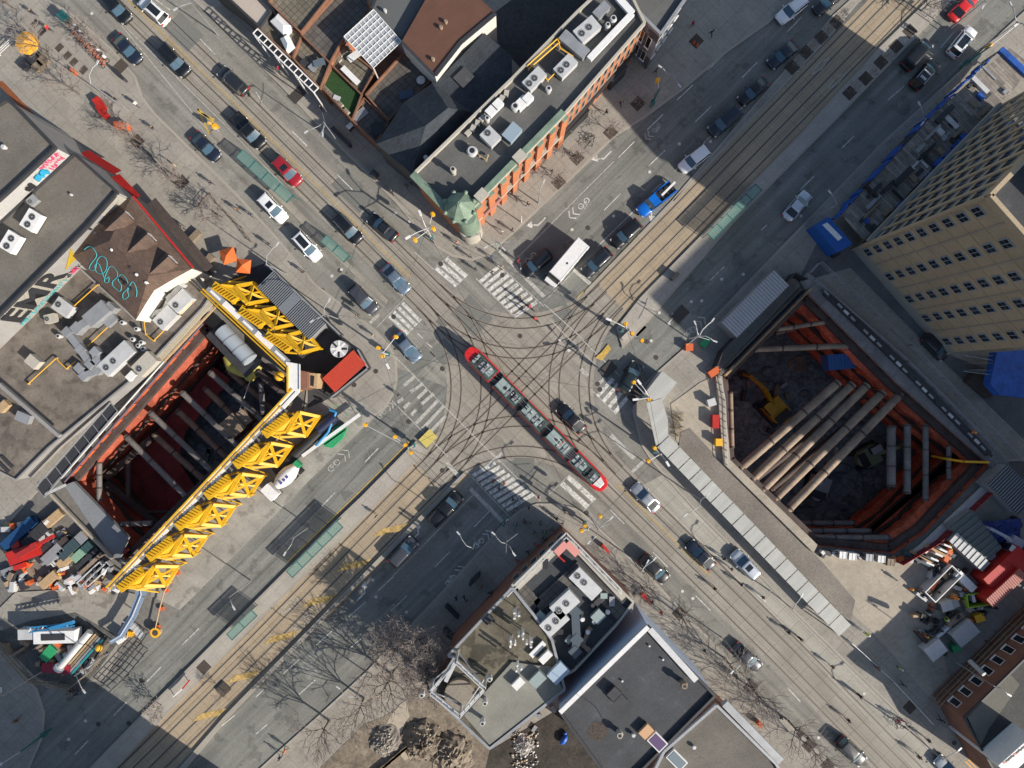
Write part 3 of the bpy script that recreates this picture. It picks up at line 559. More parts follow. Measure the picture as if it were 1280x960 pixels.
# ---------------------------------------------------------------- buildings
def bldg(name,label,poly,h,wall,roof,par=.5,pw=.3,cap=None,base=0.15,cat='building',z0=None):
    """poly: roof outline in reference points, height h"""
    q=PL(poly,h); cx=sum(p.x for p in q)/len(q); cy=sum(p.y for p in q)/len(q)
    t=thing(name,label,cat,(cx,cy,base))
    b=MB(); n=len(q); vs=[(p.x,p.y,base if z0 is None else z0) for p in q]+[(p.x,p.y,h) for p in q]
    ar=sum(q[i].x*q[(i+1)%n].y-q[(i+1)%n].x*q[i].y for i in range(n)); fs=[(i,(i+1)%n,n+(i+1)%n,n+i) for i in range(n)]
    if ar<0: fs=[f[::-1] for f in fs]
    b.add(vs,fs,wall); b.build('wall',t,True)
    b=MB(); b.sheet([[tuple(p.xy) for p in q]],h-par,roof); rf=b.build('roof',t,True)
    if par>0.05:
        b=MB()
        for i in range(n): b.beam(q[i]-Vector((0,0,par/2)),q[(i+1)%n]-Vector((0,0,par/2)),pw,par+.06+.004*(i%3),cap or wall)
        b.build('parapet',t,True)
    return t,rf
def seg_windows(t,a,b_,z0,z1,n,wfrac,glass=M_glass,frame=M_lm,proud=.05,name='window',sill=True,off_=0.0):
    """n windows on the wall from a to b_ (world points), outside is to the right of a->b_"""
    a=Vector((a[0],a[1],0));b_=Vector((b_[0],b_[1],0)); d=(b_-a); L=d.length; d.normalize(); nn=Vector((d.y,-d.x,0)); st=L/n; ww=st*wfrac; an=math.atan2(d.y,d.x)
    for i in range(n):
        c=a+d*(st*(i+.5)+off_)+nn*(proud/2)
        m=MB(); m.obox(c,an,ww+.16,proud,z0-.08,z1+.08,frame); f=m.build(name,t,True)
        m=MB(); m.obox(c+nn*.02,an,ww,proud,z0,z1,glass); g_=m.build('pane',f,True)
        if sill: m=MB(); m.obox(c+nn*.06,an,ww+.3,proud+.12,z0-.2,z0-.08,frame); m.build('sill',f,True)
def hvac(x,y,z,a,l,w_,h,fans,label,m=M_lm,par=None,group='air conditioning units on the roofs'):
    c=P(x,y,z+h); t=thing('rooftop_unit',label,'air conditioner',(c.x,c.y,z),a,group)
    b=MB(); b.box(-l/2,l/2,-w_/2,w_/2,.15,h,m); b.box(-l/2+.05,l/2-.05,-w_/2+.05,w_/2-.05,0,.15,M_dk); b.box(-l/2-.02,l/2+.02,-w_/2-.02,w_/2+.02,h-.06,h+.02,m)
    for k in range(4): b.box(-l/2-.03,-l/2,-w_/2+.1,w_/2-.1,.3+k*h*.16,.3+k*h*.16+.05,M_dk)
    b.build('casing',t)
    for i in range(fans):
        fx=-l/2+w_*.32+i*min(w_*.62,(l-w_*.5)/max(fans-1,1)) ; r=min(.42,w_*.26)
        b=MB(); b.tube((fx,0,h+.02),(fx,0,h+.08),r,r,16,M_blk); b.disc((fx,0),r*1.12,h+.083,M_gm,16,r*.92); b.disc((fx,0),r*.25,h+.09,M_gm,8)
        for k in range(3): an=k*PI/3; b.strip((fx-r*math.cos(an),-r*math.sin(an)),(fx+r*math.cos(an),r*math.sin(an)),.04,h+.088,M_gm)
        b.build('fan',t)
    return t
def duct(pts,z,w_,h,label,m=M_gm,name='roof_duct'):
    q=PL(pts,z+h); c=q[0]; t=thing(name,label,'duct',(c.x,c.y,z))
    b=MB()
    for i in range(len(q)-1): b.beam(q[i]-Vector((0,0,h/2)),q[i+1]-Vector((0,0,h/2+.003*i)),w_,h,m)
    b.build('run',t,True)
    b=MB()
    for p in q: b.obox(p,A,w_*1.25,w_*1.25,z,z+h+.05,m)
    b.build('elbow',t,True); return t
def pipeline(pts,z,r,m,label,name='gas_pipe'):
    b=MB(); q=PL(pts,z); b.path(q,r,6,m)
    for p in q: b.box(p.x-.12,p.x+.12,p.y-.12,p.y+.12,z-.35,z-.02,M_wood)
    return tag(b.build(name),label,'pipe')
def vent(x,y,z,r,h,label,m=M_lm,name='roof_vent'):
    c=P(x,y,z+h); t=thing(name,label,'vent',(c.x,c.y,z))
    b=MB(); b.tube((0,0,0),(0,0,h*.7),r*.7,r*.7,12,m); b.build('stack',t)
    b=MB(); b.tube((0,0,h*.7),(0,0,h),r,r*.75,14,m); b.disc((0,0),r*.5,h+.004,M_blk if r>.35 else m,12); b.build('cowl',t); return t
R_tar=mat('tar_roof',(.060,.063,.068),.9,big=.18,bs=.3,fine=.2,fs=4,joint=(A,12,.95,.02,.8,.5,.06),stain=(.6,.6,1.25))
R_grey=mat('grey_membrane_roof',(.105,.105,.10),.9,big=.18,bs=.25,fine=.15,fs=4,joint=(A,9,2.2,.03,.8,.5,.05),stain=(.5,.62,.8))
R_grav=mat('gravel_roof',(.145,.132,.112),.95,big=.18,bs=.25,fine=.3,fs=7,stain=(.5,.64,.8))
R_brown=mat('brown_ballast_roof',(.17,.145,.12),.95,big=.28,bs=.35,fine=.25,fs=4,stain=(.5,.55,.7))
R_shing=mat('dark_shingle',(.034,.042,.052),.85,big=.2,bs=.5,fine=.3,fs=6,joint=(A,.6,.28,.02,.7,.5,.2))
R_shb=mat('brown_shingle',(.105,.068,.05),.85,big=.15,bs=.5,fine=.25,fs=6,joint=(-A,.5,.28,.02,.75,.5,.16))
R_met=mat('brown_metal_roof',(.13,.062,.04),.6,.1,big=.12,bs=.3,fine=.1,fs=4,joint=(A,12,.9,.02,.85,.5,.04))
R_tile=mat('terrace_pavers',(.16,.14,.105),.85,big=.25,bs=.5,fine=.15,fs=3,joint=(A,.75,.75,.05,.4,0,.12))
R_tiled=mat('dark_pavers',(.105,.095,.085),.85,big=.2,bs=.5,fine=.15,fs=3,joint=(A,.85,.85,.05,.45,0,.12))
W_brick=mat('orange_brick',(.42,.15,.065),.85,big=.12,bs=.5,fine=.2,fs=5); W_red=mat('brown_brick',(.19,.085,.055),.85,big=.2,bs=.5,fine=.2,fs=5)
W_grey=mat('grey_render',(.26,.25,.24),.85,big=.12,bs=.4,fine=.1); W_white=mat('white_render',(.62,.59,.52),.8,big=.1,bs=.4,fine=.1); W_dark=mat('dark_wall',(.07,.065,.06),.85,big=.2,fine=.2)
W_blue=mat('pale_blue_cladding',(.42,.50,.62),.7,big=.08,fine=.08); W_tan=mat('tan_brick',(.37,.29,.19),.85,big=.1,bs=.25,fine=.12,fs=4); M_cop=mat('green_copper',(.17,.235,.175),.6,big=.18,bs=.7,fine=.15,fs=3)
M_stone=mat('pale_stone',(.42,.39,.33),.8,fine=.12); M_trim=mat('window_trim',(.30,.28,.24),.7)
# --- corner bank building with green copper cornice
h=11.0
t,rf=bldg('corner_building','orange brick corner building with green copper cornice and grey flat roof',[(516,218),(640,98),(722,14),(775,-35),(806,28),(704,144),(580,270),(568,272)],h,W_brick,R_grey,.6,.35,M_stone)
q=PL([(704,144),(580,270)],h); q2=PL([(806,28),(704,144)],h)
b=MB(); b.beam(P(516,218,h)+Vector((0,0,.12)),P(570,274,h)+Vector((0,0,.12)),1.0,.5,M_cop); b.beam(P(576,271,h)+Vector((0,0,.13)),P(704,140,h)+Vector((0,0,.13)),.8,.4,M_cop)
b.beam(P(516,218,h)+Vector((0,0,-.4)),P(570,274,h)+Vector((0,0,-.4)),.6,.5,M_cop); b.build('cornice',t,True)
b=MB(); b.beam(P(770,-33,h)+Vector((0,0,.1)),P(799,30,h)+Vector((0,0,.1)),1.0,.5,M_wh) if False else None
b.beam(P(772,-2,h)+Vector((0,0,.16)),P(790,18,h)+Vector((0,0,.16)),.9,.45,M_wh); b.beam(P(790,18,h)+Vector((0,0,.162)),P(736,75,h)+Vector((0,0,.162)),.8,.45,M_wh); b.build('white_parapet',t,True)
wa,wb=P(580,270,h),P(704,144,h); wc=P(806,28,h)
# outside of the facade is to the right of a->b here (south-east)
for z0,z1 in ((8.2,10.0),(5.0,6.9)): seg_windows(t,wa,wb,z0,z1,16,.36,M_glass,M_trim); seg_windows(t,wb,wc,z0,z1,12,.4,M_glass,M_trim)
seg_windows(t,wa,wb,1.0,3.4,8,.8,M_glass,M_wh,sill=False,name='shop_window'); seg_windows(t,wb,wc,1.0,3.2,6,.7,M_glass,M_dk,sill=False,name='shop_window')
d=(wb-wa).normalized(); nn=Vector((d.y,-d.x,0)); Lw=(wb-wa).length
for i in range(9):
    c=wa+d*(Lw*i/8); b=MB(); b.obox(c+nn*.2,math.atan2(d.y,d.x),1.1,.55,.15,10.6,W_brick); b.obox(c+nn*.22,math.atan2(d.y,d.x),.95,.75,10.2,10.62,M_cop); b.build('pilaster',t,True)
b=MB(); b.beam(wa+nn*.25+Vector((0,0,-6.9)),wb+nn*.25+Vector((0,0,-6.9)),.5,.45,M_stone); b.beam(wb+nn*.2+Vector((0,0,-7.2)),wc+nn*.2+Vector((0,0,-7.2)),.4,.4,M_dk); b.build('string_course',t,True)
for f in (.18,.56):
    c=wa+d*Lw*f; b=MB(); b.obox(c,math.atan2(d.y,d.x),1.3,1.0,10.9,12.1,W_brick); b.obox(c,math.atan2(d.y,d.x),1.6,1.3,12.1,12.4,M_stone); b.build('chimney',t,True)
b=MB(); b.obox(wa+d*4.5+nn*.5,math.atan2(d.y,d.x),3.6,.2,3.7,4.5,mat('pink_sign',(.38,.18,.16),.6)); sg=b.build('sign',t,True)
# corner turret
tc=P(574,257,h+1.5); tu=b=MB(); n=8
def ringv(r,z,k=8,ph=.39): return [(tc.x+r*math.cos(2*PI*i/k+ph),tc.y+r*math.sin(2*PI*i/k+ph),z) for i in range(k)]
pr=[(2.0,h+.1),(2.15,h+.5),(1.95,h+.7),(1.3,h+1.6),(.65,h+2.3),(.12,h+2.8)]
for i in range(5): b.add(ringv(pr[i][0],pr[i][1])+ringv(pr[i+1][0],pr[i+1][1]),[(j,(j+1)%8,8+(j+1)%8,8+j) for j in range(8)],M_cop)
b.tube((tc.x,tc.y,h+2.7),(tc.x,tc.y,h+3.6),.1,.04,6,M_cop)
tr=b.build('turret_roof',t,True)
b=MB()
for j in range(8):
    r1=ringv(2.05,h+.5)[j]; r2=ringv(.15,h+2.8)[j]; b.beam(r1,r2,.12,.12,M_cop); b.ball((r1[0],r1[1],h+.85),.32,M_cop)
b.build('finial',t,True)
b=MB(); c=P(592,278,8); b.tube((tc.x+.9,tc.y-.9,.15),(tc.x+.7,tc.y-.7,10.6),1.5,1.5,12,M_cop); b.tube((tc.x+.9,tc.y-.9,.15),(tc.x+.9,tc.y-.9,4.5),1.65,1.65,12,M_stone); b.build('corner_bay',t,True)
hvac(613,170,h-.6,-A*1.0,2.2,1.8,1.3,1,'pale unit with one fan near the brick facade of the corner building',group=None)
hvac(668,98,h-.6,A,3.0,1.6,1.3,2,'two fan unit above the yellow gas pipe, beside the dark hatch',group=None); hvac(707,82,h-.6,A,2.9,1.7,1.3,2,'two fan unit closest to the shaded parapet of the corner building',group=None); hvac(734,36,h-.6,A*.9,3.2,2.0,1.4,2,'two fan unit inside the white parapet',group=None)
hvac(718,55,h-.6,-A*.9,4.2,1.5,1.0,0,'long flat grey duct housing next to the white parapet',M_gm,group=None); hvac(752,12,h-.6,A,2.2,1.2,1.2,0,'grey box with rounded vents at the top of the corner building',M_gm,group=None)
hvac(640,165,h-.6,A*1.1,2.3,1.6,1.2,0,'light blue grey cabinet in the middle of the corner roof',mat('blue_grey_cabinet',(.27,.34,.40),.5),group=None); hvac(652,128,h-.6,A,1.8,1.2,1.0,0,'small white box among the clustered roof units',M_wh,group=None); hvac(660,122,h-.6,A,1.2,1.0,1.2,0,'tall white box beside the small white one',M_wh,group=None); hvac(622,130,h-.6,A,1.3,1.1,.9,0,'square white box near the parapet bricks',M_wh,group=None); hvac(614,138,h-.6,A,1.3,1.1,.9,0,'second square white box left of the first by the parapet',M_wh,group=None)
for i,(x,y,r) in enumerate([(590,188,.75),(686,110,.45),(644,132,.6),(767,22,.5),(609,147,.4),(760,30,.4)]): vent(x,y,h-.6,r,1.3,['round white ventilator with a grey hub on a yellow pipe frame','small round ventilator beside the hatch','wide round ventilator in the unit cluster','round vent cap inside the white parapet','small pale vent near the white boxes','lower round vent inside the white parapet'][i])
vent(566,211,h-.6,.45,2.0,'tan clay chimney pot alone near the turret',M_stone)
for i in range(9): hvac(585+i*6,166-i*6.2,h-.6,A+.3*(i%3),.8,.6,.5+.1*(i%2),0,ORD[i]+' rough beige block from the turret in the row along the parapet',M_stone,group='beige blocks along the northwest parapet')
pipeline([(659,82),(697,48),(700,60),(716,70)],h+.1,.09,M_sig,'yellow gas pipe running along the corner roof parapet'); pipeline([(661,86),(699,53)],h+.1,.09,M_sig,'second yellow gas pipe parallel to the parapet'); pipeline([(672,88),(685,100),(700,85)],h+.1,.08,M_sig,'yellow gas pipe between the fan units'); pipeline([(605,155),(620,168),(617,174),(632,162)],h+.1,.07,M_wood,'tan zigzag pipe beside the round ventilator'); pipeline([(585,180),(600,195),(608,200),(610,194)],h+.1,.07,M_wood,'tan bent pipe under the round ventilator')
# --- dark hipped shingle building behind
h=8.2; t,rf=bldg('shingled_building','dark shingled hip roofed building behind the grey corner roof',[(470,180),(482,163),(505,128),(540,104),(548,100),(605,41),(640,70),(640,98),(516,218)],h,W_dark,R_shing,.0)
b=MB(); pk=P(532,157,h+2.6); e=[P(470,180,h+.05),P(505,128,h+.05),P(540,104,h+.05),P(590,140,h+.05),P(516,215,h+.05)]; pk2=P(560,135,h+2.6)
b.add([*e,pk,pk2],[(0,5,1),(1,5,2),(2,5,6),(2,6,3),(3,6,4),(4,6,5),(4,5,0)],R_shing); b.build('hip_roof',t,True)
b=MB(); b.obox(P(580,98,h),A,2.2,2.0,h,h+.35,R_tar); b.build('roof_hatch',t,True)
vent(524,177,h+.6,.35,.8,'small curved white vent on the dark shingles'); vent(532,196,h,.35,.8,'pale round vent near the corner roof parapet'); vent(547,192,h,.3,.7,'bent blue grey pipe end on the shingles')
# --- brown metal gable
h=10; t,rf=bldg('gabled_building','brown metal roofed building with a white end wall',[(502,52),(544,95),(576,52),(620,17),(602,0),(560,-35),(540,-15)],h,W_white,R_met,.0)
b=MB(); b.beam(P(544,94,h+.1),P(576,53,h+.1),.5,.25,M_dk); b.beam(P(576,53,h+.1),P(619,17,h+.1),.5,.25,M_dk); b.beam(P(502,52,h+.1),P(544,95,h+.1),.3,.25,M_dk); b.build('eave',t,True)
for x,y in ((551,33),(557,26),(541,73)): vent(x,y,h,.28,.6,{551:'left of the pair of square roof vents on brown metal',557:'right of the pair of square roof vents on brown metal',541:'lone white tipped vent low on the brown metal roof'}[x],M_rust)
h=9; t,rf=bldg('flat_roofed_building','smooth grey flat roofed building left of the brown metal roof',[(464,12),(478,-20),(540,-15),(502,50)],h,W_grey,mat('smooth_grey_roof',(.10,.105,.105),.9,big=.08,fine=.08),.25,.25,M_dk)
for x,y in ((481,12),(540,5),(543,10)): vent(x,y,h-.2,.25,.7,{481:'single white vent on the smooth grey roof',540:'left metal vent pipe at the grey roof edge',543:'right metal vent pipe at the grey roof edge'}[x])
W_tb=mat('dull_brick',(.20,.095,.055),.85,big=.25,bs=.6,fine=.2)
# --- terraces row
def terrace(label,poly,h,roof,wall=W_brick): return bldg('terrace_block',label,poly,h,W_brick if 'large' in label else W_tb,roof,.55,.2,W_tb)
terrace('roof terrace with pale pavers above the two white tents',[(336,2),(352,-25),(410,-25),(412,-5),(376,40)],7.2,R_tile)
terrace('large roof terrace with dark pavers left of the glass canopy',[(376,42),(416,-4),(450,-30),(462,14),(430,46),(412,78)],6.8,R_tiled)
terrace('narrow roof terrace behind the white railing with a small table',[(366,72),(377,43),(412,80),(400,110)],6.2,R_tile)
terrace('small roof terrace holding two white covered tents',[(322,34),(340,15),(376,44),(364,72)],6.0,R_tile)
terrace('sunlit roof terrace with a white table under the glass canopy edge',[(413,80),(430,58),(468,88),(452,118)],6.0,R_tile)
terrace('roof terrace with green artificial turf',[(402,108),(414,82),(452,118),(440,150)],5.8,mat('artificial_turf',(.018,.055,.012),.95,fine=.4,fs=5))
terrace('dark roof terrace with a slatted bench and round table',[(438,148),(455,122),(486,152),(470,178)],5.6,R_tiled,W_dark)
terrace('roof terrace with grey pavers and a round white table',[(457,118),(504,66),(542,98),(506,128),(486,150)],6.2,R_tiled)
bldg('pale_flat_building','pale pink beige flat roof strip at the top edge by the street',[(250,-30),(283,-5),(324,33),(338,14),(314,-12),(300,-40)],7.0,W_dark,mat('pale_roof',(.42,.36,.30),.8,big=.06,fine=.06),.3,.3,M_dk)
# glass canopy
t=thing('glass_canopy','white framed polycarbonate canopy over a roof terrace','canopy',(P(465,50,9).x,P(465,50,9).y,6)); q=PL([(430,46),(467,12),(502,52),(467,85)],9.2)
b=MB(); b.add(q,[(0,1,2,3)],mat('polycarbonate',(.33,.35,.37),.35,fine=.1,fs=2)); b.build('panel',t,True)
b=MB()
for i in range(9): f=i/8; b.beam(q[0].lerp(q[1],f)+Vector((0,0,.05)),q[3].lerp(q[2],f)+Vector((0,0,.05)),.1,.1,M_wh); b.beam(q[0].lerp(q[3],f)+Vector((0,0,.07)),q[1].lerp(q[2],f)+Vector((0,0,.07)),.08,.08,M_wh)
for p in q: b.beam(p,Vector((p.x,p.y,6)),.12,.12,M_wh)
b.build('frame',t,True)
# white rail of the terrace
t=thing('terrace_railing','white ladder like railing along the street edge of the terraces','railing',(P(361,72,6.6).x,P(361,72,6.6).y,.15)); a_=P(322,36,6.8);c_=P(398,110,6.8)
b=MB(); n_=Vector((-.7,-.7,0))*.9; b.beam(a_,c_,.16,.16,M_wh); b.beam(a_+n_,c_+n_,.16,.16,M_wh)
for i in range(13): p=a_.lerp(c_,i/12); b.beam(p,p+n_,.1,.12,M_wh)
b.build('frame',t,True); b=MB(); 
for i in range(0,13,4): p=a_.lerp(c_,i/12)+n_; b.beam(p,Vector((p.x,p.y,.15)),.14,.14,M_wh)
b.build('post',t,True)
# terrace furniture
def tent(x,y,z,a,l,w_,lab):
    c=P(x,y,z+2); t=thing('white_tent',lab,'tent',(c.x,c.y,z),a); b=MB()
    b.add([(-l/2,-w_/2,1.3),(l/2,-w_/2,1.3),(l/2,w_/2,1.3),(-l/2,w_/2,1.3),(-l*.3,0,1.9),(l*.3,0,1.9),(-l/2,-w_/2,0),(l/2,-w_/2,0),(l/2,w_/2,0),(-l/2,w_/2,0)],[(0,1,5,4),(1,2,5),(2,3,4,5),(3,0,4),(6,7,1,0),(7,8,2,1),(8,9,3,2),(9,6,0,3)],M_wh); b.build('cover',t)
tent(349,26,5.3,-A,2.6,1.7,'larger white tent on the small terrace'); tent(357,50,5.3,-A*1.4,1.9,1.3,'smaller white tent with a torn corner on the small terrace')
def table(x,y,z,a,l,w_,lab,m=M_wh,rnd_=False):
    c=P(x,y,z+.75); t=thing('terrace_table',lab,'table',(c.x,c.y,z),a); b=MB()
    if rnd_: b.tube((0,0,.7),(0,0,.76),l/2,l/2,18,m)
    else: b.box(-l/2,l/2,-w_/2,w_/2,.7,.76,m)
    b.build('table_top',t); b=MB(); b.tube((0,0,0),(0,0,.7),.06,.06,6,M_dk) if rnd_ else [b.box(sx*l*.42-.04,sx*l*.42+.04,sy*w_*.4-.04,sy*w_*.4+.04,0,.7,M_dk) for sx in(1,-1) for sy in(1,-1)]; b.build('leg',t)
table(526,100,5.6,0,1.2,1.2,'round white table on the grey paver terrace',M_lm,True); table(438,94,5.4,-A,3.2,.8,'long white table on the sunlit terrace'); table(442,70,5.4,A*.8,1.8,1.0,'short white table beside the glass canopy post'); table(380,78,5.6,-A,1.0,.9,'small dark table behind the white railing',M_dk); table(391,84,5.6,-A,1.1,1.0,'larger grey table behind the white railing',M_gm)
table(472,160,4.9,0,1.9,1.9,'round black table on the dark terrace',M_blk,True); table(421,122,5.2,-A*.5,1.0,.6,'white bench table on the artificial turf',M_lm); table(508,118,5.6,.2,1.9,1.1,'dark blue covered table on the grey paver terrace',mat('blue_cover',(.05,.07,.12),.6)); table(399,78,5.9,.3,1.6,1.0,'blue grey lounge table on the dark paver terrace',mat('blue_grey_cover',(.10,.13,.15),.6))
c=P(450,143,5.4); t=thing('slatted_bench','grey slatted bench on the dark terrace','bench',(c.x,c.y,4.9),A*.9); b=MB(); [b.box(-1.1,1.1,-.55+k*.24,-.38+k*.24,.4,.46,M_gm) for k in range(5)]; b.build('seat',t); b=MB(); [b.box(x-.05,x+.05,-.5,.5,0,.4,M_gm) for x in(-.9,.9)]; b.build('leg',t)
for i,(x,y) in enumerate([(406,110),(412,116),(418,122),(424,129),(432,138),(425,65),(430,62),(434,60),(422,72)]):
    c=P(x,y,6); t=thing('planter_box',ORD[i]+' pale planter box from the white railing along the turf terrace' if i<5 else ORD[i-5]+' rough stone planter along the edge by the glass canopy','planter',(c.x,c.y,5.2),-A,'planter boxes on the terraces'); b=MB(); b.box(-.45,.45,-.3,.3,0,.55,M_stone); b.box(-.4,.4,-.25,.25,.55,.6,M_dirt); b.build('box',t)
# --- mural building at top
h=10.5; t,rf=bldg('mural_building','grey building with a painted roof wall at the top edge',[(786,2),(778,-40),(860,-50),(858,-4),(826,42),(818,34)],h,mat('mural_wall',(.25,.26,.28),.8,stain=(.35,.5,.35),big=.2,bs=.6),R_grey,.5,.4,M_gm)
wa=P(826,42,h); wb=P(858,-4,h); seg_windows(t,wa,wb,6.5,8.2,4,.5,M_glass,M_wh); seg_windows(t,wa,wb,3.2,5.0,4,.5,M_glass,M_wh)
wa=P(786,4,h); wb=P(822,40,h); seg_windows(t,wa,wb,5.5,8.0,4,.45,M_glass,M_wh); seg_windows(t,wa,wb,2.0,4.2,4,.45,M_glass,M_wh)
# --- back alley clutter behind corner building
b=MB(); b.sheet([[tuple(p.xy) for p in PL([(600,30),(640,0),(740,-40),(735,5),(650,85)])]],.156,mat('alley_dark',(.05,.05,.05),.9,big=.3,fine=.3,fs=2)); struct('courtyard',b)
# --- west block
h=12.4; t,rf=bldg('flat_roofed_building','large brown grey flat roof at the left edge with a mural on its side wall',[(-40,150),(8,124),(22,136),(68,184),(8,240),(-60,300)],h,W_grey,R_grav,.5,.3,M_dk)
a_=P(68,184,h);c_=P(8,240,h); d=(c_-a_).normalized(); nn=Vector((-d.y,d.x,0)); 
if nn.y>0: nn=-nn
b=MB(); q=[a_+nn*.1,c_+nn*.1+d*6]; b.add([(q[0].x,q[0].y,9.3),(q[1].x,q[1].y,9.3),(q[1].x,q[1].y,12.0),(q[0].x,q[0].y,12.0)],[(0,1,2,3),(3,2,1,0)],M_wh); wl=b.build('mural_wall',t,True)
seg_windows(t,P(8,124,12.4),P(68,184,12.4),6.5,8.5,6,.5,M_glass,M_wh)
def textmesh(s,size,m,name,parent,origin,u,v,ext=.01,bold=0.0):
    cu=bpy.data.curves.new('t','FONT'); cu.body=s; cu.size=size; cu.extrude=ext; cu.offset=bold; o=bpy.data.objects.new('t',cu); C.objects.link(o); dg=bpy.context.evaluated_depsgraph_get()
    me=bpy.data.meshes.new_from_object(o.evaluated_get(dg)); bpy.data.objects.remove(o); me.materials.clear(); me.materials.append(m)
    u=Vector(u).normalized(); v=Vector(v).normalized(); n_=u.cross(v); M_=Matrix((u,v,n_)).transposed().to_4x4(); M_.translation=Vector(origin)
    inv=WM[parent.name].inverted(); me.transform(inv@M_); ob=bpy.data.objects.new(name,me); C.objects.link(ob); ob.parent=parent; WM[ob.name]=WM[parent.name]; return ob
M_pinkp=mat('pink_paint',(.65,.05,.15),.6); M_bluep=mat('blue_graffiti',(.02,.30,.50),.6); M_tealp=mat('teal_graffiti',(.05,.38,.42),.6); M_blackp=mat('black_paint',(.02,.02,.025),.6); M_yelp=mat('yellow_paint',(.75,.55,.05),.6)
rndg=random.Random(5)
def squig(parent,a_,d,z0,z1,L0,L1,m,n,nn,r=.05,name='graffiti'):
    b=MB(); 
    for i in range(n):
        x=L0+(L1-L0)*i/n; w_=(L1-L0)/n; pts=[]
        for k in range(7): pts.append(a_*Vector((1,1,0))+d*(x+w_*rndg.random())+nn*.14+Vector((0,0,z0+(z1-z0)*rndg.random())))
        b.path(pts,r,4,m)
    return b.build(name,parent,True)
squig(wl,a_,d,10.8,11.8,.4,3.6,M_pinkp,9,nn,.06); squig(wl,a_,d,9.5,10.6,.6,3.0,M_pinkp,8,nn,.06); squig(wl,a_,d,9.7,11.4,3.4,5.2,M_bluep,7,nn,.2); squig(wl,a_,d,9.5,11.0,6.0,7.2,M_blackp,5,nn,.14)
h2=6.2; t2_,rf=bldg('flat_roofed_building','middle brown grey flat roof with two white roof units and graffiti below',[(92,192),(146,240),(108,283),(0,392),(-60,450),(-60,330),(8,268),(66,215)],9.4,W_grey,R_grav,.45,.3,M_dk)
a_=P(145,242,9.4); c_=P(0,392,9.4); d=(c_-a_).normalized(); nn=Vector((-d.y,d.x,0)); nn=-nn if nn.y>0 else nn
b=MB(); q=[a_+nn*.1,c_+nn*.1]; b.add([(q[0].x,q[0].y,3.4),(q[1].x,q[1].y,3.4),(q[1].x,q[1].y,9.1),(q[0].x,q[0].y,9.1)],[(0,1,2,3),(3,2,1,0)],W_white); wl=b.build('graffiti_wall',t2_,True)
Lw=(q[1]-q[0]).length
# large black letters EMR on the wall, read from the south-east
textmesh('EMR',5.2,M_blackp,'graffiti',wl,q[0]+d*(Lw+1.2)+nn*.12+Vector((0,0,5.0-9.4)),-d,(0,0,1),.01,.14)
b=MB(); q1=q[0]+d*(Lw-9.2)+nn*.12; b.add([(q1.x,q1.y,5.9),(q1.x-3.6*d.x,q1.y-3.6*d.y,8.6),(q1.x-2.2*d.x,q1.y-2.2*d.y,6.0)],[(0,1,2),(2,1,0)],M_yelp); b.build('graffiti',wl,True)
squig(wl,a_,d,3.7,4.8,7.5,14.5,M_blackp,18,nn,.05); squig(wl,a_,d,3.7,4.7,14.8,24,M_tealp,20,nn,.05); squig(wl,a_,d,3.8,4.9,12.5,13.6,M_pinkp,4,nn,.08)
hvac(38,275,9.0,A*1.3,2.6,1.9,1.2,2,'white rooftop unit with a rusty red stain and two fans',M_wh); hvac(12,302,9.0,A*1.3,2.6,1.9,1.2,2,'clean white rooftop unit at the left edge',M_wh); hvac(40,250,9.0,A*.9,1.3,1.1,.8,1,'small grey unit above the two white roof units',M_gm)
vent(3,183,12,.35,.6,'small round vent at the left edge of the upper roof'); vent(88,243,9.0,.2,.4,'small pipe vent alone on the middle roof')
# --- brown shingle building with three dormers
h=7.0; t,rf=bldg('dormer_building','brown shingled hip roofed building with three dormers and a turquoise tag',[(108,273),(164,246),(212,305),(236,335),(240,336),(193,362),(170,400),(91,318)],h,W_white,R_shb,0)
b=MB(); E=[P(91,320,h),P(108,274,h),P(164,247,h),P(239,336,h),P(193,363,h),P(170,399,h)]; rA=P(137,301,h+2.4); rB=P(186,345,h+2.4)
E=[e+Vector((0,0,.02)) for e in E]
b.add(E+[rA,rB],[(0,1,6),(1,2,6),(2,3,7,6),(3,4,7),(4,5,7),(5,0,6,7)],R_shb); hr=b.build('hip_roof',t,True)
for x,y in ((150,276),(178,303),(204,331)):
    b=MB(); c=P(x,y,h+1.6); u=Vector((.74,.66,0)); s_=Vector((.66,-.74,0))
    f0,f1=c+u*1.3-s_*1.0,c+u*1.3+s_*1.0; bk=c-u*2.3
    b.add([(f0.x,f0.y,h+.3),(f1.x,f1.y,h+.3),(f0.x,f0.y,h+1.5),(f1.x,f1.y,h+1.5),((c+u*1.5).x,(c+u*1.5).y,h+2.4),(bk.x,bk.y,h+2.3),((f0-u*2.2).x,(f0-u*2.2).y,h+1.4),((f1-u*2.2).x,(f1-u*2.2).y,h+1.4)],[(2,4,5,6),(4,3,7,5),(0,1,3,4,2),(0,2,6),(1,7,3)],R_shb)
    dm=b.build('dormer',t,True)
    b=MB(); b.obox(c+u*1.34,math.atan2(u.y,u.x),.08,1.3,h+.5,h+1.35,M_wh); b.build('window',dm,True)
b=MB()
for p_,q_,z_ in ((E[1],E[2],3.2),): pass
d_=(E[3]-E[2]).normalized(); n_=Vector((-d_.y,d_.x,0)); n_=n_ if n_.x>0 else -n_
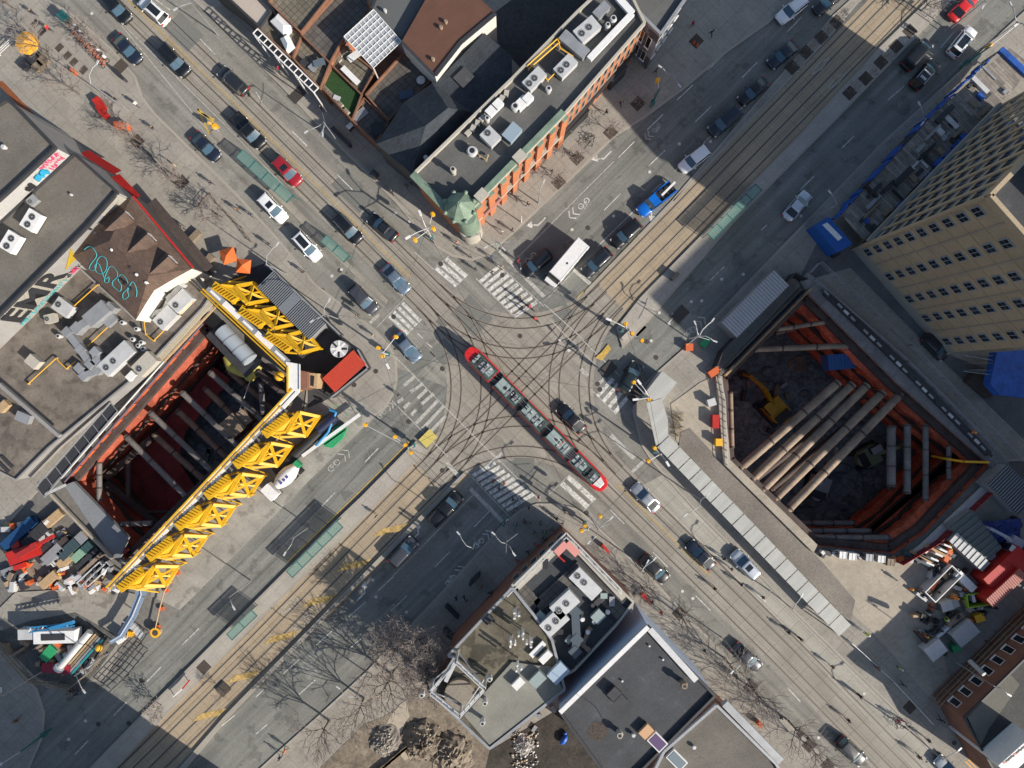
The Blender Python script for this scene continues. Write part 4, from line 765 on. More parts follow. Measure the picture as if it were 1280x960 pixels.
b.beam(E[2]+n_*.12+Vector((0,0,-3.4)),E[3]+n_*.12+Vector((0,0,-3.4)),.2,6.6,W_dark); b.beam(E[2]+n_*.9+Vector((0,0,-4.0)),E[3]+n_*.9+Vector((0,0,-4.0)),1.5,.12,M_rust2); b.beam(E[2]+n_*.3+Vector((0,0,-.1)),E[3]+n_*.3+Vector((0,0,-.1)),.25,.2,M_red)
for k in range(7): p=E[2].lerp(E[3],(k+.5)/7)+n_*.3; b.obox(p,math.atan2(d_.y,d_.x),.9,.1,.6,2.4,M_glass)
b.build('shopfront',t,True)
gm=MB()
def roofz(x,y): return h+1.9
pts=[(104,322),(106,312),(113,308),(118,312),(121,320),(114,330),(112,336),(119,337),(122,325),(128,320),(134,326),(133,337),(128,342),(121,340),(119,332),(124,330),(131,348),(136,346),(136,352),(132,353),(131,348),(138,333),(146,338),(147,346),(141,352),(142,358),(150,364),(152,357),(148,350),(152,343),(159,350),(160,360),(154,367),(155,374),(161,370),(160,363),(166,352),(171,362),(170,372),(163,374)]
bvh=None
from mathutils.bvhtree import BVHTree
pl=[tuple(v) for v in (E+[rA,rB])]; bvh=BVHTree.FromPolygons(pl,[(0,1,6),(1,2,6),(2,3,7,6),(3,4,7),(4,5,7),(5,0,6,7)])
def onroof(x,y):
    o=Vector((0,0,H)); dr=(P(x,y,0)-o).normalized(); hit=bvh.ray_cast(o,dr); return hit[0]+Vector((0,0,.06)) if hit[0] else P(x,y,h+1)
sm=[]
for i in range(1,len(pts)-2):
    for k in range(6):
        f=k/6; a0,a1,a2,a3=pts[i-1],pts[i],pts[i+1],pts[i+2]
        sm.append(tuple(.5*(2*a1[j]+(a2[j]-a0[j])*f+(2*a0[j]-5*a1[j]+4*a2[j]-a3[j])*f*f+(3*a1[j]-a0[j]-3*a2[j]+a3[j])*f**3) for j in (0,1)))
gm.path([onroof(*p) for p in sm],.055,5,M_tealp); gm.build('graffiti',hr,True)
for i,(x,y) in enumerate([(116,290),(139,312),(162,334),(170,343),(157,355),(182,353),(163,362)]): vent(x,y,h+1.6,.22,.6,['small vent at the upper left of the brown shingle roof','white vent between the first two dormers on brown shingles','dark vent near the middle of the brown shingle roof','white tipped vent below the second dormer','tiny vent on the tagged slope of brown shingles','lone vent right of the tagged roof slope','tiny vent among the turquoise letters'][i],M_wh if i%2 else M_dk)
# --- HVAC roof
t,rf=bldg('flat_roofed_building','low brown roof crowded with air conditioning units and ducts next to the left pit',[(0,392),(96,332),(170,400),(196,364),(240,345),(262,372),(254,384),(205,435),(180,462),(60,560),(20,600),(-60,560),(-60,450)],3.6,W_grey,R_brown,.3,.25,W_grey)
z=3.3
hvac(78,384,z,-A*.8,2.6,1.9,1.4,1,'single fan unit left of the curved ducts, beside the gas pipe'); hvac(62,398,z,A*.3,1.5,1.2,1.0,1,'small tan fan box at the far left of the duct cluster',M_stone); hvac(225,376,z,A*1.0,3.0,2.0,1.5,1,'beige fan unit closest to the yellow truss'); hvac(206,397,z,A*1.0,3.0,2.0,1.5,1,'second beige fan unit left of the one by the yellow truss'); hvac(180,455,z,A*1.0,3.2,2.0,1.5,1,'beige fan unit at the pit side near the hoarding',M_stone); hvac(145,448,z,A*.95,5.2,2.2,1.4,2,'long white unit with two flat fans'); hvac(40,452,z,A*-.9,1.8,1.4,1.3,0,'pale tan box left of the ducts',M_stone); hvac(163,470,z,A,1.3,.9,.8,0,'small white case at the pit edge',M_wh); hvac(205,360,z,A,1.4,1.0,1.0,0,'dark box against the brown shingle roof',M_dk)
duct([(83,415),(100,437),(112,455),(120,452),(118,440)],z,.95,1.3,'thick silver duct bending in front of the long white unit'); duct([(95,410),(118,395),(136,385)],z,1.1,1.4,'wide silver duct running to the stacked grey units'); duct([(190,392),(205,388),(212,372),(226,356)],z,.7,.8,'zigzag pale duct beside the beige fan units',M_lm); duct([(98,460),(104,470),(122,462)],z,.9,1.0,'low silver duct end by the long unit')
hvac(120,392,z,A*.9,3.6,2.0,1.9,0,'long silver air handler with stepped boxes',M_gm); hvac(137,400,z,A*.9,1.8,1.2,1.0,0,'stepped silver box right of the long air handler',M_gm)
for i,(x,y) in enumerate([(72,420),(172,432),(178,436),(176,428),(165,424),(152,403),(170,411)]): vent(x,y,z,.38,.9,['white mushroom vent in the middle left of the brown roof','left of the small round vents near the hoarding','centre of the small round vents near the hoarding','rear small round vent near the hoarding','vent beside the small fans at the hoarding','lone vent beyond the stepped boxes','white vent on the gas pipe run'][i])
pipeline([(35,480),(70,448),(83,461),(94,452)],z+.6,.07,M_sig,'yellow gas pipe with a corner at the lower left of the brown roof'); pipeline([(93,382),(122,356)],z+.6,.07,M_sig,'short yellow gas pipe near the single fan unit'); pipeline([(110,432),(142,402)],z+.6,.07,M_sig,'yellow gas pipe behind the long white unit'); pipeline([(180,402),(182,418),(192,426),(240,378)],z+.6,.07,M_sig,'yellow gas pipe around the beige fan units')
for i,(x0,y0,x1,y1) in enumerate([(0,480,75,545)]):
    b=MB(); b.beam(P(x0,y0,5),P(x1,y1,5),.5,.6,W_grey); tag(b.build('party_wall'),'low dark wall crossing the left roof towards the hoarding','wall')
hvac(28,522,z,-A*.5,2.0,1.3,1.1,0,'silver hooded unit near the left edge beside the low dark wall',M_gm); hvac(3,508,z,A,1.6,1.1,.9,0,'orange brown box at the left edge by the gas line',M_wood)
for x,y in ((5,583),(10,577)): b=MB(); b.obox(P(x,y,z),-A,2.2,.45,z,z+.25,M_dk); tag(b.build('roof_beam'),{5:'left dark bar lying on the lower left roof',10:'right dark bar lying on the lower left roof'}[x],'beam')
# red awnings along the west sidewalk
for i,(p,q_) in enumerate([((100,192),(142,218)),((139,222),(166,250)),((150,250),(184,262))]):
    if i==2: continue
    b=MB(); a_=P(*p,3.6); c_=P(*q_,3.6); n_=Vector((.7,.7,0))*1.1; b.add([a_,c_,c_+n_-Vector((0,0,.7)),a_+n_-Vector((0,0,.7))],[(0,3,2,1),(0,1,2,3)],M_red); tag(b.build('shop_awning'),['upper red shop awning beside the middle flat roof','lower red shop awning beside the dormer roof'][i],'awning')
b=MB(); a_=P(-5,103,4);c_=P(52,163,4); n_=Vector((.7,.7,0))*.7; b.add([a_,c_,c_+n_-Vector((0,0,.6)),a_+n_-Vector((0,0,.6))],[(0,3,2,1),(0,1,2,3)],mat('faded_orange',(.38,.14,.06),.8,fine=.2)); tag(b.build('shop_awning'),'faded orange shop awning at the upper left edge','awning')
# --- tan tower
h=28.5; Aq,Bq,Dq=P(1066,312),P(1180,441),P(1222,150); Cq=Bq+(Dq-Aq)
t=thing('apartment_tower','tall tan brick tower with blue grey windows leaning over the right edge','building',(Aq.x+10,Aq.y,0.15))
b=MB(); pol=[Aq,Bq,Cq,Dq]; b.prism(pol,.15,h,W_tan,R_tar); b.build('wall',t,True)
b=MB(); 
for i in range(4): b.beam(pol[i]+Vector((0,0,h+.3)),pol[(i+1)%4]+Vector((0,0,h+.3)),.5,.9,W_tan)
b.build('parapet',t,True)
b=MB(); c=(Aq*.75+Bq*.2+Dq*.05); c=Aq+(Bq-Aq)*.28+(Dq-Aq)*.25; b.obox(c,-A,6,5,h,h+3,M_gm); b.build('penthouse',t,True)
def tower_face(p,q_,cols,rows,ww,wh,z0,fr,skip=()):
    d=(q_-p); L=d.length; d.normalize(); nn=Vector((d.y,-d.x,0)); an=math.atan2(d.y,d.x); st=(h-z0-.6)/rows
    for ci,x in enumerate(cols):
        for r in range(rows):
            c=p+d*(x*L)+nn*.04; zz=z0+r*st
            m=MB(); m.obox(c,an,ww+.16,.12,zz-.08,zz+wh+.08,fr); f=m.build('window',t,True)
            m=MB()
            for i in range(2):
                for j in range(2): m.obox(c+nn*.03+d*((i-.5)*ww/2),an,ww/2-.12,.12,zz+.03+j*wh/2,zz+wh/2-.05+j*wh/2,M_glass)
            m.build('pane',f,True)
# SW face (towards the alley): five window columns, ten storeys
M_fr=mat('blue_grey_frame',(.22,.27,.32),.5)
sw0,sw1=Bq,Aq      # outside on the right of b->a must be south-west
def nrm(p,q_): d=(q_-p).normalized(); return Vector((d.y,-d.x,0))
if nrm(Aq,Bq).dot(Vector((-1,-1,0)))>0: sw=(Aq,Bq)
else: sw=(Bq,Aq)
cols=[.06,.29,.50,.68,.90]
if sw[0]==Bq: cols=[1-c_ for c_ in cols]
tower_face(sw[0],sw[1],cols,10,1.2,1.3,2.3,M_fr)
b=MB(); d=(sw[1]-sw[0]); nn=nrm(*sw)
for f_ in (.17,.40,.60,.80): f__=f_ if sw[0]==Aq else 1-f_; p=sw[0]+d*f__+nn*.05; b.obox(p,math.atan2(d.y,d.x),.12,.1,.2,h,M_trim)
for r in range(10): z_=1.4+r*2.62; b.beam(sw[0]+nn*.02+Vector((0,0,z_)),sw[1]+nn*.02+Vector((0,0,z_)),.05,.07,mat('brick_course',(.36,.26,.14),.85))
b.beam(sw[0]+nn*.06+Vector((0,0,1)),sw[1]+nn*.06+Vector((0,0,1)),.2,1.7,M_trim)
b.build('facade_trim',t,True)
nw=(Dq,Aq) if nrm(Dq,Aq).dot(Vector((-1,1,0)))>0 else (Aq,Dq)
tower_face(nw[0],nw[1],[(i+.5)/11 for i in range(11)],10,1.5,1.5,1.9,M_fr)
b=MB(); d=(nw[1]-nw[0]); nn=nrm(*nw)
for i in range(12): p=nw[0]+d*(i/11)+nn*.1; b.obox(p,math.atan2(d.y,d.x),.6,.22,.2,h,W_tan)
b.build('pier',t,True)
b=MB(); b.beam(nw[0]+nn*.3+Vector((0,0,5)),nw[1]+nn*.3+Vector((0,0,5)),.7,.8,M_trim); b.build('ledge',t,True)
# neighbours outside the picture whose shadows fall into it
def offb(x0,y0,a,l,w_,h,lab):
    t=thing('tower_block',lab,'building',(P(x0,y0).x,P(x0,y0).y,0),a); b=MB(); b.box(0,l,-w_,0,0,h,W_tan); b.build('wall',t)
    for r in range(int(h//3.2)):
        m=MB(); m.box(.5,l-.5,-w_-.04,.04,1.2+r*3.2,2.7+r*3.2,M_glass); m.build('window_band',t)
offb(1300,707,A,34,22,40,'tall neighbouring block beyond the right edge of the picture')
offb(318,990,-A,60,60,60,'tall neighbouring block beyond the bottom left of the picture')
# --- south-east block
# corner restaurant
h=7.8; t,rf=bldg('corner_restaurant','two storey corner restaurant with a terrace roof and large air units',[(707,671),(792,753),(770,782),(718,838),(700,848),(620,768),(640,732)],h,W_red,mat('dark_roof_deck',(.05,.055,.06),.85,big=.2,bs=.4,fine=.2,fs=3,joint=(A,2.2,2.2,.03,.7,0,.06)),.4,.3,M_stone)
b=MB(); a1_,a2_,a3_=P(634,740,8.4),P(708,666,8.4),P(777,737,8.4)
for s_ in (0,.45): o_=Vector((0,-s_*1.4,0)); b.beam(a1_+o_,a2_+o_,.16,.2,M_lm); b.beam(a2_+o_,a3_+o_,.16,.2,M_lm)
for p_,q_ in ((a1_,a2_),(a2_,a3_)):
    for i in range(8): p=p_.lerp(q_,i/7); b.beam(p,p+Vector((0,-.63,0)),.08,.08,M_lm)
b.build('sign_frame',t,True)
b=MB(); pk_=mat('salmon_panel',(.62,.26,.22),.6); c0,c1,c2=P(695,692,8.6),P(708,679,8.6),P(722,693,8.6); b.beam(c0,c1,1.0,.35,pk_); b.beam(c1,c2,1.0,.36,pk_); b.beam(P(697,694,8.3),P(706,702,8.3),.2,.3,M_red); b.build('corner_sign',t,True)
b=MB(); b.beam(P(645,733,8.0),P(706,674,8.0),1.3,.15,M_stone); b.beam(P(712,676,8.0),P(780,748,8.0),.9,.15,M_stone); b.build('ledge',t,True)
b=MB()
for w_ in ([(667,752),(722,702),(784,763),(772,776),(722,722),(676,765)],[(642,745),(655,729),(676,750),(664,768)]): b.prism(PL(w_,h-.1),h-.4,h-.12,R_tiled)
b.build('walkway',t,True)
z=h-.4
for i_,(x_,y_) in enumerate([(664,720),(672,712),(682,705),(755,745),(748,752),(765,752),(700,790),(712,800),(724,796),(684,800)]): hvac(x_,y_,z,A*(i_%3),.9+.2*(i_%3),.7,.5+.1*(i_%4),0,ORD[i_%10]+' small box on the restaurant roof, numbered from the street corner',[M_dk,M_gm,M_blk,M_eqp][i_%4],group='small boxes on the restaurant roof')
hvac(732,730,z,-A,4.4,2.0,1.5,2,'long white unit with two fans at the upper end of the restaurant roof'); hvac(706,756,z,A*.95,3.6,2.2,1.6,2,'middle white unit with two fans on the restaurant roof'); hvac(693,778,z,A*.95,3.6,2.2,1.6,2,'lower white unit with two fans on the restaurant roof')
duct([(719,765),(721,800),(719,815)],z,1.1,1.3,'long dark blue duct beside the white units',mat('dark_duct',(.07,.09,.11),.5)); duct([(737,787),(728,806),(735,812)],z,.5,.5,'thin brown duct with white caps',M_rust); hvac(748,771,z,A,1.6,1.4,1.0,0,'pale green grey cabinet near the restaurant parapet',M_eqp); hvac(676,770,z,-A,1.2,.9,.8,0,'small blue white box left of the units',M_eqp)
for i,(x,y) in enumerate([(728,775),(743,778),(735,791),(741,757),(760,766)]): vent(x,y,z,.35,.8,['white vent by the dark duct top','white vent near the thin brown duct','white vent below the thin brown duct','dark coiled vent in front of the long white unit','square vent near the restaurant parapet'][i],M_wh if i!=3 else M_dk)
wa=P(640,732,h);wb=P(707,671,h); seg_windows(t,wb,wa,4.6,6.6,6,.6,M_glass,M_trim)
wa=P(707,671,h);wb=P(790,757,h); seg_windows(t,wb,wa,4.6,6.6,7,.6,M_glass,M_trim)
# wedge roof part at right with rounded grey canopy
b=MB(); b.prism(PL([(777,743),(792,752),(791,768),(783,760)],6.5),6.2,6.5,M_gm); b.build('canopy',t,True)
# light blue walled building
h=10.5; t,rf=bldg('flat_roofed_building','dark flat roofed building with a pale blue side wall',[(810,783),(894,870),(800,965),(772,990),(700,890)],h,W_blue,R_tar,.45,.35,M_dk)
b=MB(); b.beam(P(810,783,h)+Vector((0,0,.08)),P(700,890,h)+Vector((0,0,.08)),.6,.3,M_wh); b.beam(P(812,786,h)+Vector((0,0,.085)),P(870,850,h)+Vector((0,0,.085)),.8,.3,M_lm); b.build('white_coping',t,True)
z=h-.45
for i,(x,y) in enumerate([(768,868),(776,877)]): hvac(x,y,z,A,1.5,1.3,.9,0,['upper dark roof hatch of the pair','lower dark roof hatch of the pair'][i],M_dk)
hvac(808,915,z,A,1.7,1.2,.7,0,'orange tan skylight hatch beside the violet glass one',mat('tan_hatch',(.55,.33,.18),.7)); c=P(822,928,z+.5); tt=thing('skylight','violet glass skylight with white frame on the dark roof','skylight',(c.x,c.y,z),-A); b=MB(); b.box(-1.15,1.15,-.85,.85,0,.5,M_wh); b.build('frame',tt); b=MB(); b.box(-1.0,1.0,-.7,.7,.5,.54,mat('violet_glass',(.14,.09,.17),.1,spec=.8)); b.build('pane',tt)
vent(856,858,z,.5,1.6,'cluster vent casting a long shadow on the dark roof',M_rust); vent(775,920,z,.5,1.3,'crumbling beige chimney near the stained roof patch',M_stone); vent(792,920,z,.3,.6,'small white cap right of the crumbling chimney'); vent(778,852,z,.15,.3,'tiny white cap in the middle of the dark roof',M_wh); vent(829,825,z,.15,.3,'tiny white cap near the street parapet of the dark roof',M_wh); vent(812,808,z,.15,.3,'tiny white cap near the roof corner by the street',M_wh)
b=MB(); b.disc(P(747,914,z),1.3,z+.012,mat('roof_debris',(.07,.055,.045),.95,fine=.5,fs=3),20); tag(b.build('roof_debris'),'round dark debris patch on the stained roof','debris')
c=P(748,897,z+3); tt=thing('roof_antenna','thin tilted antenna mast above the debris patch','antenna',(c.x,c.y,z)); b=MB(); b.tube((0,0,0),(.8,-.2,4.5),.04,.03,5,M_dk); b.tube((.2,-.6,3.6),(1.2,.2,3.9),.025,.025,4,M_dk); b.build('mast',tt)
h=9.6; t,rf=bldg('flat_roofed_building','gravel flat roofed building at the bottom edge with a glass skylight',[(896,882),(970,955),(985,980),(800,1000),(830,940)],h,W_red,R_grav,.4,.35,M_gm)
c=P(846,950,h); tt=thing('skylight','pale glass skylight with white frame on the gravel roof','skylight',(c.x,c.y,h-.4),-A); b=MB(); b.box(-1.3,1.3,-.8,.8,0,.5,M_wh); b.build('frame',tt); b=MB(); b.box(-1.15,1.15,-.65,.65,.5,.54,mat('pale_glass',(.20,.24,.26),.1,spec=.8)); b.build('pane',tt)
b=MB(); b.beam(P(905,878,8.5),P(975,950,8.5),1.0,.8,M_gm); tag(b.build('gutter_box'),'long blue grey metal box along the street side of the gravel roof','metal box')
vent(868,935,h-.4,.3,.5,'small flat vent alone on the gravel roof')
# water-tower building
h=8.6; t,rf=bldg('flat_roofed_building','old flat roofed building carrying a steel tank frame',[(640,735),(668,770),(690,800),(706,862),(612,936),(540,868),(568,822),(560,820)],h,W_red,mat('stained_roof',(.12,.105,.075),.9,big=.4,bs=.25,fine=.25,fs=3,stain=(.3,.52,.5),joint=(A,5,2.5,.03,.8,.5,.08)),.4,.35,M_gm)
b=MB(); b.prism(PL([(640,828),(690,835),(704,862),(612,932),(580,895)],h),h-.42,h-.1,mat('pale_membrane',(.22,.215,.185),.85,big=.15,bs=.4,fine=.15)); b.build('upper_roof',t,True)
c=P(575,866,10); tt=thing('tank_frame','white steel lattice frame around a round tank base','steel frame',(c.x,c.y,h-.4))
b=MB(); z2=h+3.2; q=PL([(570,826),(606,860),(575,894),(538,864)],z2)
for i in range(4):
    b.beam(q[i],q[(i+1)%4],.3,.35,M_lm); b.beam(q[i]+Vector((0,0,.9)),q[(i+1)%4]+Vector((0,0,.9)),.12,.12,M_lm); b.beam(q[i],Vector((q[i].x,q[i].y,h-.4)),.3,.3,M_lm); b.beam(Vector((q[i].x,q[i].y,h)),q[(i+1)%4],.12,.12,M_lm)
    for k in range(6): p=q[i].lerp(q[(i+1)%4],k/5); b.beam(p,p+Vector((0,0,.9)),.08,.08,M_lm)
b.beam(q[0],q[0].lerp(q[3],.1)+Vector((-1.0,-2.2,.2)),.5,.5,M_lm); b.build('lattice',tt,True)
b=MB(); c_=P(575,867,h); b.tube((c_.x,c_.y,h-.38),(c_.x,c_.y,h+.5),2.1,2.1,28,M_wood2); b.disc(c_,2.0,h+.505,mat('tank_sand',(.24,.21,.17),.95,fine=.2),28); b.build('tank_base',tt,True)
for i,(x,y) in enumerate([(540,862),(527,870),(612,850),(606,880),(603,905)]):
    vent(x,y,h if x>560 else 9,.4,1.5,['white antenna drum on the tank frame corner','lower white antenna drum outside the tank frame','white antenna box on the right frame corner','grey pipe hanging off the tank frame','white cap on the pale membrane roof'][i],M_lm)
# antennas cluster at (650,780)
for i,(x,y) in enumerate([(645,765),(652,790),(640,800),(662,800),(648,830)]):
    c=P(x,y,h+1.5); tt=thing('cell_antenna',['white antenna mast nearest the restaurant roof','white antenna mast in the middle of the cluster','white antenna mast on the left of the cluster','white antenna mast on the right of the cluster','white antenna mast at the bottom of the cluster'][i],'antenna',(c.x,c.y,h-.4),i,'cell antennas on the old roof'); b=MB(); b.tube((0,0,0),(0,0,3.4),.07,.07,6,M_lm); b.build('mast',tt); b=MB(); 
    for k in range(3): an=k*2.1; b.box(.4*math.cos(an)-.15,.4*math.cos(an)+.15,.4*math.sin(an)-.1,.4*math.sin(an)+.1,1.9,3.5,M_wh); b.beam((0,0,2.5),(.4*math.cos(an),.4*math.sin(an),2.5),.06,.06,M_lm)
    b.build('panel',tt)
hvac(648,855,h-.1,A,1.6,1.0,.8,0,'blue white crate on the pale membrane roof',M_wh); hvac(698,842,h-.4,A,2.6,1.8,1.0,0,'large pale blue crate near the pale blue wall',mat('pale_blue_crate',(.33,.42,.52),.6)); hvac(682,822,h-.4,A,1.8,.9,1.0,0,'narrow white crate above the large pale blue one',M_wh); hvac(672,850,h-.2,A,2.0,1.4,.9,0,'blue grey box between the membrane roof and the crates',M_eqp); hvac(610,775,h-.4,A,1.2,.8,.9,0,'dark box with a white edge on the stained roof',M_dk); hvac(672,812,h-.4,A,2.6,.7,.5,0,'long white trough beside the narrow crate',M_wh)
# --- bottom right brick row
h=7.2; t,rf=bldg('brick_row_house','brown brick house row with a slate roof at the bottom right',[(1206,898),(1330,776),(1440,830),(1340,1040),(1255,985)],h,W_red,mat('dark_slate',(.05,.052,.05),.85,big=.2,fine=.25,fs=5,joint=(A,.5,.3,.02,.75,.5,.15)),.3,.25,M_dk)
w0,w1=P(1206,898,h),P(1330,776,h); seg_windows(t,w0,w1,3.2,4.9,9,.42,M_glass,M_wh) if nrm(w0,w1).dot(Vector((-1,1,0)))>0 else seg_windows(t,w1,w0,3.2,4.9,9,.42,M_glass,M_wh)
b=MB(); b.prism(PL([(1210,897),(1262,842),(1275,856),(1236,912),(1226,932)],h),h-.28,h-.05,mat('pale_slate',(.13,.125,.105),.9,big=.2,fine=.2,fs=5)); b.build('lower_roof',t,True)
c=P(1220,830,6); b=MB(); b.tube(P(1212,826,6),P(1230,843,8),.35,.35,10,M_gm); tag(b.build('exhaust_pipe'),'short grey exhaust pipe on the brown brick row','pipe')
t=thing('graffiti_wall','white wall with black and red lettering at the bottom right corner','wall',(P(1262,940).x,P(1262,940).y,.15)); b=MB(); b.prism(PL([(1248,957),(1290,920),(1300,935),(1262,970)],10.5),.15,10.5,M_wh); b.build('wall',t,True)
b=MB()
for i in range(10): x=1256+i*3.2; y=953-i*2.6; b.obox(P(x,y,10.5),A*(.3+.3*(i%3)),.5,.25,10.5,10.53,M_red if i%4==0 else M_blackp)
b.build('lettering',t,True)
# ---------------------------------------------------------------- the two excavation pits
def pit(name,label,rim,depth,wallm,floorm,bands,t0=.2):
    q=PL(rim); n=len(q); cx=sum(p.x for p in q)/n; cy=sum(p.y for p in q)/n
    t=thing(name,label,'excavation',(cx,cy,0))
    ar=sum(q[i].x*q[(i+1)%n].y-q[(i+1)%n].x*q[i].y for i in range(n))
    if ar<0: q=q[::-1]
    b=MB()
    zs=[.1]+[z for z,_ in bands]+[-depth]; ms=[m for _,m in bands]+[wallm]
    ms=[wallm]+[m for _,m in bands]
    for k in range(len(zs)-1):
        for i in range(n):
            a,c=q[i],q[(i+1)%n]; L=(c-a).length; m_=max(1,int(L/3))
            b.add([(a.x,a.y,zs[k]),(c.x,c.y,zs[k]),(c.x,c.y,zs[k+1]),(a.x,a.y,zs[k+1])],[(0,1,2,3)],ms[k])
    b.build('shored_wall',t,True)
    b=MB(); b.sheet([[tuple(p.xy) for p in q]],-depth,floorm); rq=random.Random(int(depth))
    for i in range(150): x=cx+rq.uniform(-15,15); y=cy+rq.uniform(-14,14); b.ball((x,y,-depth),rq.uniform(.3,1.9),floorm,1,rq.uniform(.5,1),rq.uniform(.12,.4),9,6)
    b.build('pit_floor',t,True)
    return t,q
tL,qL=pit('excavation_pit','deep rectangular shored pit with red walls under the yellow trusses',LPIT,17,M_orw,M_floor,[(-2.2,M_orw),(-6.5,M_orw),(-9,M_orw2)])
tR,qR=pit('excavation_pit','deep irregular shored pit with rusty pipe struts and orange insulated walls',RPIT,18,M_orw,M_floor,[(-2.5,M_orw),(-7,M_orw),(-12,M_orw2)])
def waler(q,t,z,ins,w_,h_,m):
    n=len(q); cx=sum(p.x for p in q)/n; cy=sum(p.y for p in q)/n; c=Vector((cx,cy,0)); b=MB()
    r=[]
    for i in range(n):
        a=q[i-1];p=q[i];d=q[(i+1)%n]; e1=(p-a).normalized(); e2=(d-p).normalized(); n1=Vector((-e1.y,e1.x,0)); n2=Vector((-e2.y,e2.x,0)); bi=(n1+n2).normalized(); r.append(p+bi*ins/max(.4,bi.dot(n1)))
    for i in range(n):
        b.beam(r[i]+Vector((0,0,z)),r[(i+1)%n]+Vector((0,0,z)),w_,h_,m)
    b.build('waler',t,True)
    return r
def ledge(q,t,z,d0,m):
    n=len(q); b=MB()
    for i in range(n):
        a,c=q[i],q[(i+1)%n]; e=(c-a).normalized(); nn=Vector((-e.y,e.x,0)); b.add([(a.x,a.y,z),(c.x,c.y,z),((c+nn*d0).x,(c+nn*d0).y,z-.5),((a+nn*d0).x,(a+nn*d0).y,z-.5)],[(0,1,2,3)],m)
    b.build('ledge',t,True)
for z in (-1.0,-6.2,-11.5): waler(qL,tL,z,.5,.9,.8,M_rust2)
for z in (-1.3,-6.5,-11.5): waler(qR,tR,z,.55,1.0,.9,M_rust2)
# soldier piles
for q,t,dp in ((qL,tL,17),(qR,tR,18)):
    b=MB(); n=len(q)
    for i in range(n):
        a,c=q[i],q[(i+1)%n]; L=(c-a).length; k=int(L/2.6); e=(c-a).normalized(); nn=Vector((-e.y,e.x,0))
        for j in range(1,k): p=a+(c-a)*(j/k)+nn*.12; b.box(p.x-.14,p.x+.14,p.y-.14,p.y+.14,-dp,-.2,M_rust2)
    pp=b.build('soldier_piles',t,True)
def strut(a,c,r,m,t,bands=True,name='strut'):
    b=MB(); a=Vector(a);c=Vector(c); b.tube(a,c,r,r,16,m)
    d=(c-a); L=d.length; d=d.normalized()
    if bands:
        for f in (.02,.33,.66,.98): p=a+(c-a)*f; b.tube(p-d*.12,p+d*.12,r*1.14,r*1.14,16,M_rust2)
    return b.build(name,t,True)
LM=M_rust; M_gst=mat('grey_strut',(.16,.145,.135),.7,.1,big=.25,bs=.5,fine=.25,fs=3)
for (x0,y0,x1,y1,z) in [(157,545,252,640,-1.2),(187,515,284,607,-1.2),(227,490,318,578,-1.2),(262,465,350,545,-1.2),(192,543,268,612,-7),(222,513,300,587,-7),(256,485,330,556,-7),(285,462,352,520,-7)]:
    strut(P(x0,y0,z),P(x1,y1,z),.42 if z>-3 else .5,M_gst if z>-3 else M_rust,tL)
strut(P(124,578,-1.2),P(124,626,-1.2),.4,M_gst,tL); strut(P(150,655,-1.2),P(192,654,-1.2),.4,M_gst,tL); strut(P(160,575,-7),P(160,620,-7),.4,M_rust2,tL); strut(P(180,640,-7),P(215,640,-7),.3,M_rust2,tL)
strut(P(326,478,-1.2),P(329,518,-1.2),.4,M_gst,tL); strut(P(322,465,-1),P(365,500,-1),.5,M_rust2,tL)
b=MB(); b.beam(P(130,600,-7),P(205,660,-7),1.0,.9,M_rust2); b.beam(P(130,600,-7),P(190,548,-7),1.0,.9,M_rust2); b.build('waler',tL,True)
b=MB()
def bench(pts,z): b.sheet([[tuple(p.xy) for p in PL(pts,z)]],z,M_orw2)
bench([(118,606),(160,560),(205,515),(262,455),(288,474),(232,540),(222,575),(246,612),(212,655),(178,690),(140,655)],-12.5)
b.build('shotcrete_bench',tL,True)
b=MB()
for i in range(14): rx=random.uniform(150,260); ry=600+random.uniform(-40,30); b.obox(P(rx,ry,-16),random.random()*3,random.uniform(1,3),random.uniform(.6,1.4),-17,-16.5,M_floor)
tag(b.build('rubble_blocks'),'dark blocks scattered on the floor of the left pit','rubble')['kind']='stuff'
# right pit struts
Z1,Z2=-1.4,-6.8
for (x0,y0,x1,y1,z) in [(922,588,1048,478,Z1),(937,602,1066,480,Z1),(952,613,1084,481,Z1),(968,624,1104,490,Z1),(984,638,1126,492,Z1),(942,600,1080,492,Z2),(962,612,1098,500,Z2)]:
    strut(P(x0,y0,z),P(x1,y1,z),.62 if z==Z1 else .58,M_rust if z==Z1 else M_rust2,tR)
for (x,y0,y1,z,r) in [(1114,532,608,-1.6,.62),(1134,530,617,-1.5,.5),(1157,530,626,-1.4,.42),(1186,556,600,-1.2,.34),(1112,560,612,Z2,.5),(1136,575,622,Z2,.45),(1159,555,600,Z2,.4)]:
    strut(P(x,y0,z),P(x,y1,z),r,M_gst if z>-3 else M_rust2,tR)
for (x0,x1,y,z) in [(988,1068,654,-6.0),(998,1088,664,-3.5),(1010,1112,672,-1.6)]: strut(P(x0,y,z),P(x1,y,z),.45,M_gst,tR)
for (x0,y0,x1,y1,z,r) in [(935,437,1064,432,-1.5,.45),(970,412,1035,402,-1.2,.35),(968,418,1010,405,Z2,.3),(913,490,915,560,-1.0,.35)]: strut(P(x0,y0,z),P(x1,y1,z),r,M_rust,tR)
b=MB()
for z in (-3.8,-9.2): 
    for k in (0,1): b.beam(P(1080,668,z),P(1205,560,z),.8,.8,M_rust2)
b.build('waler',tR,True)
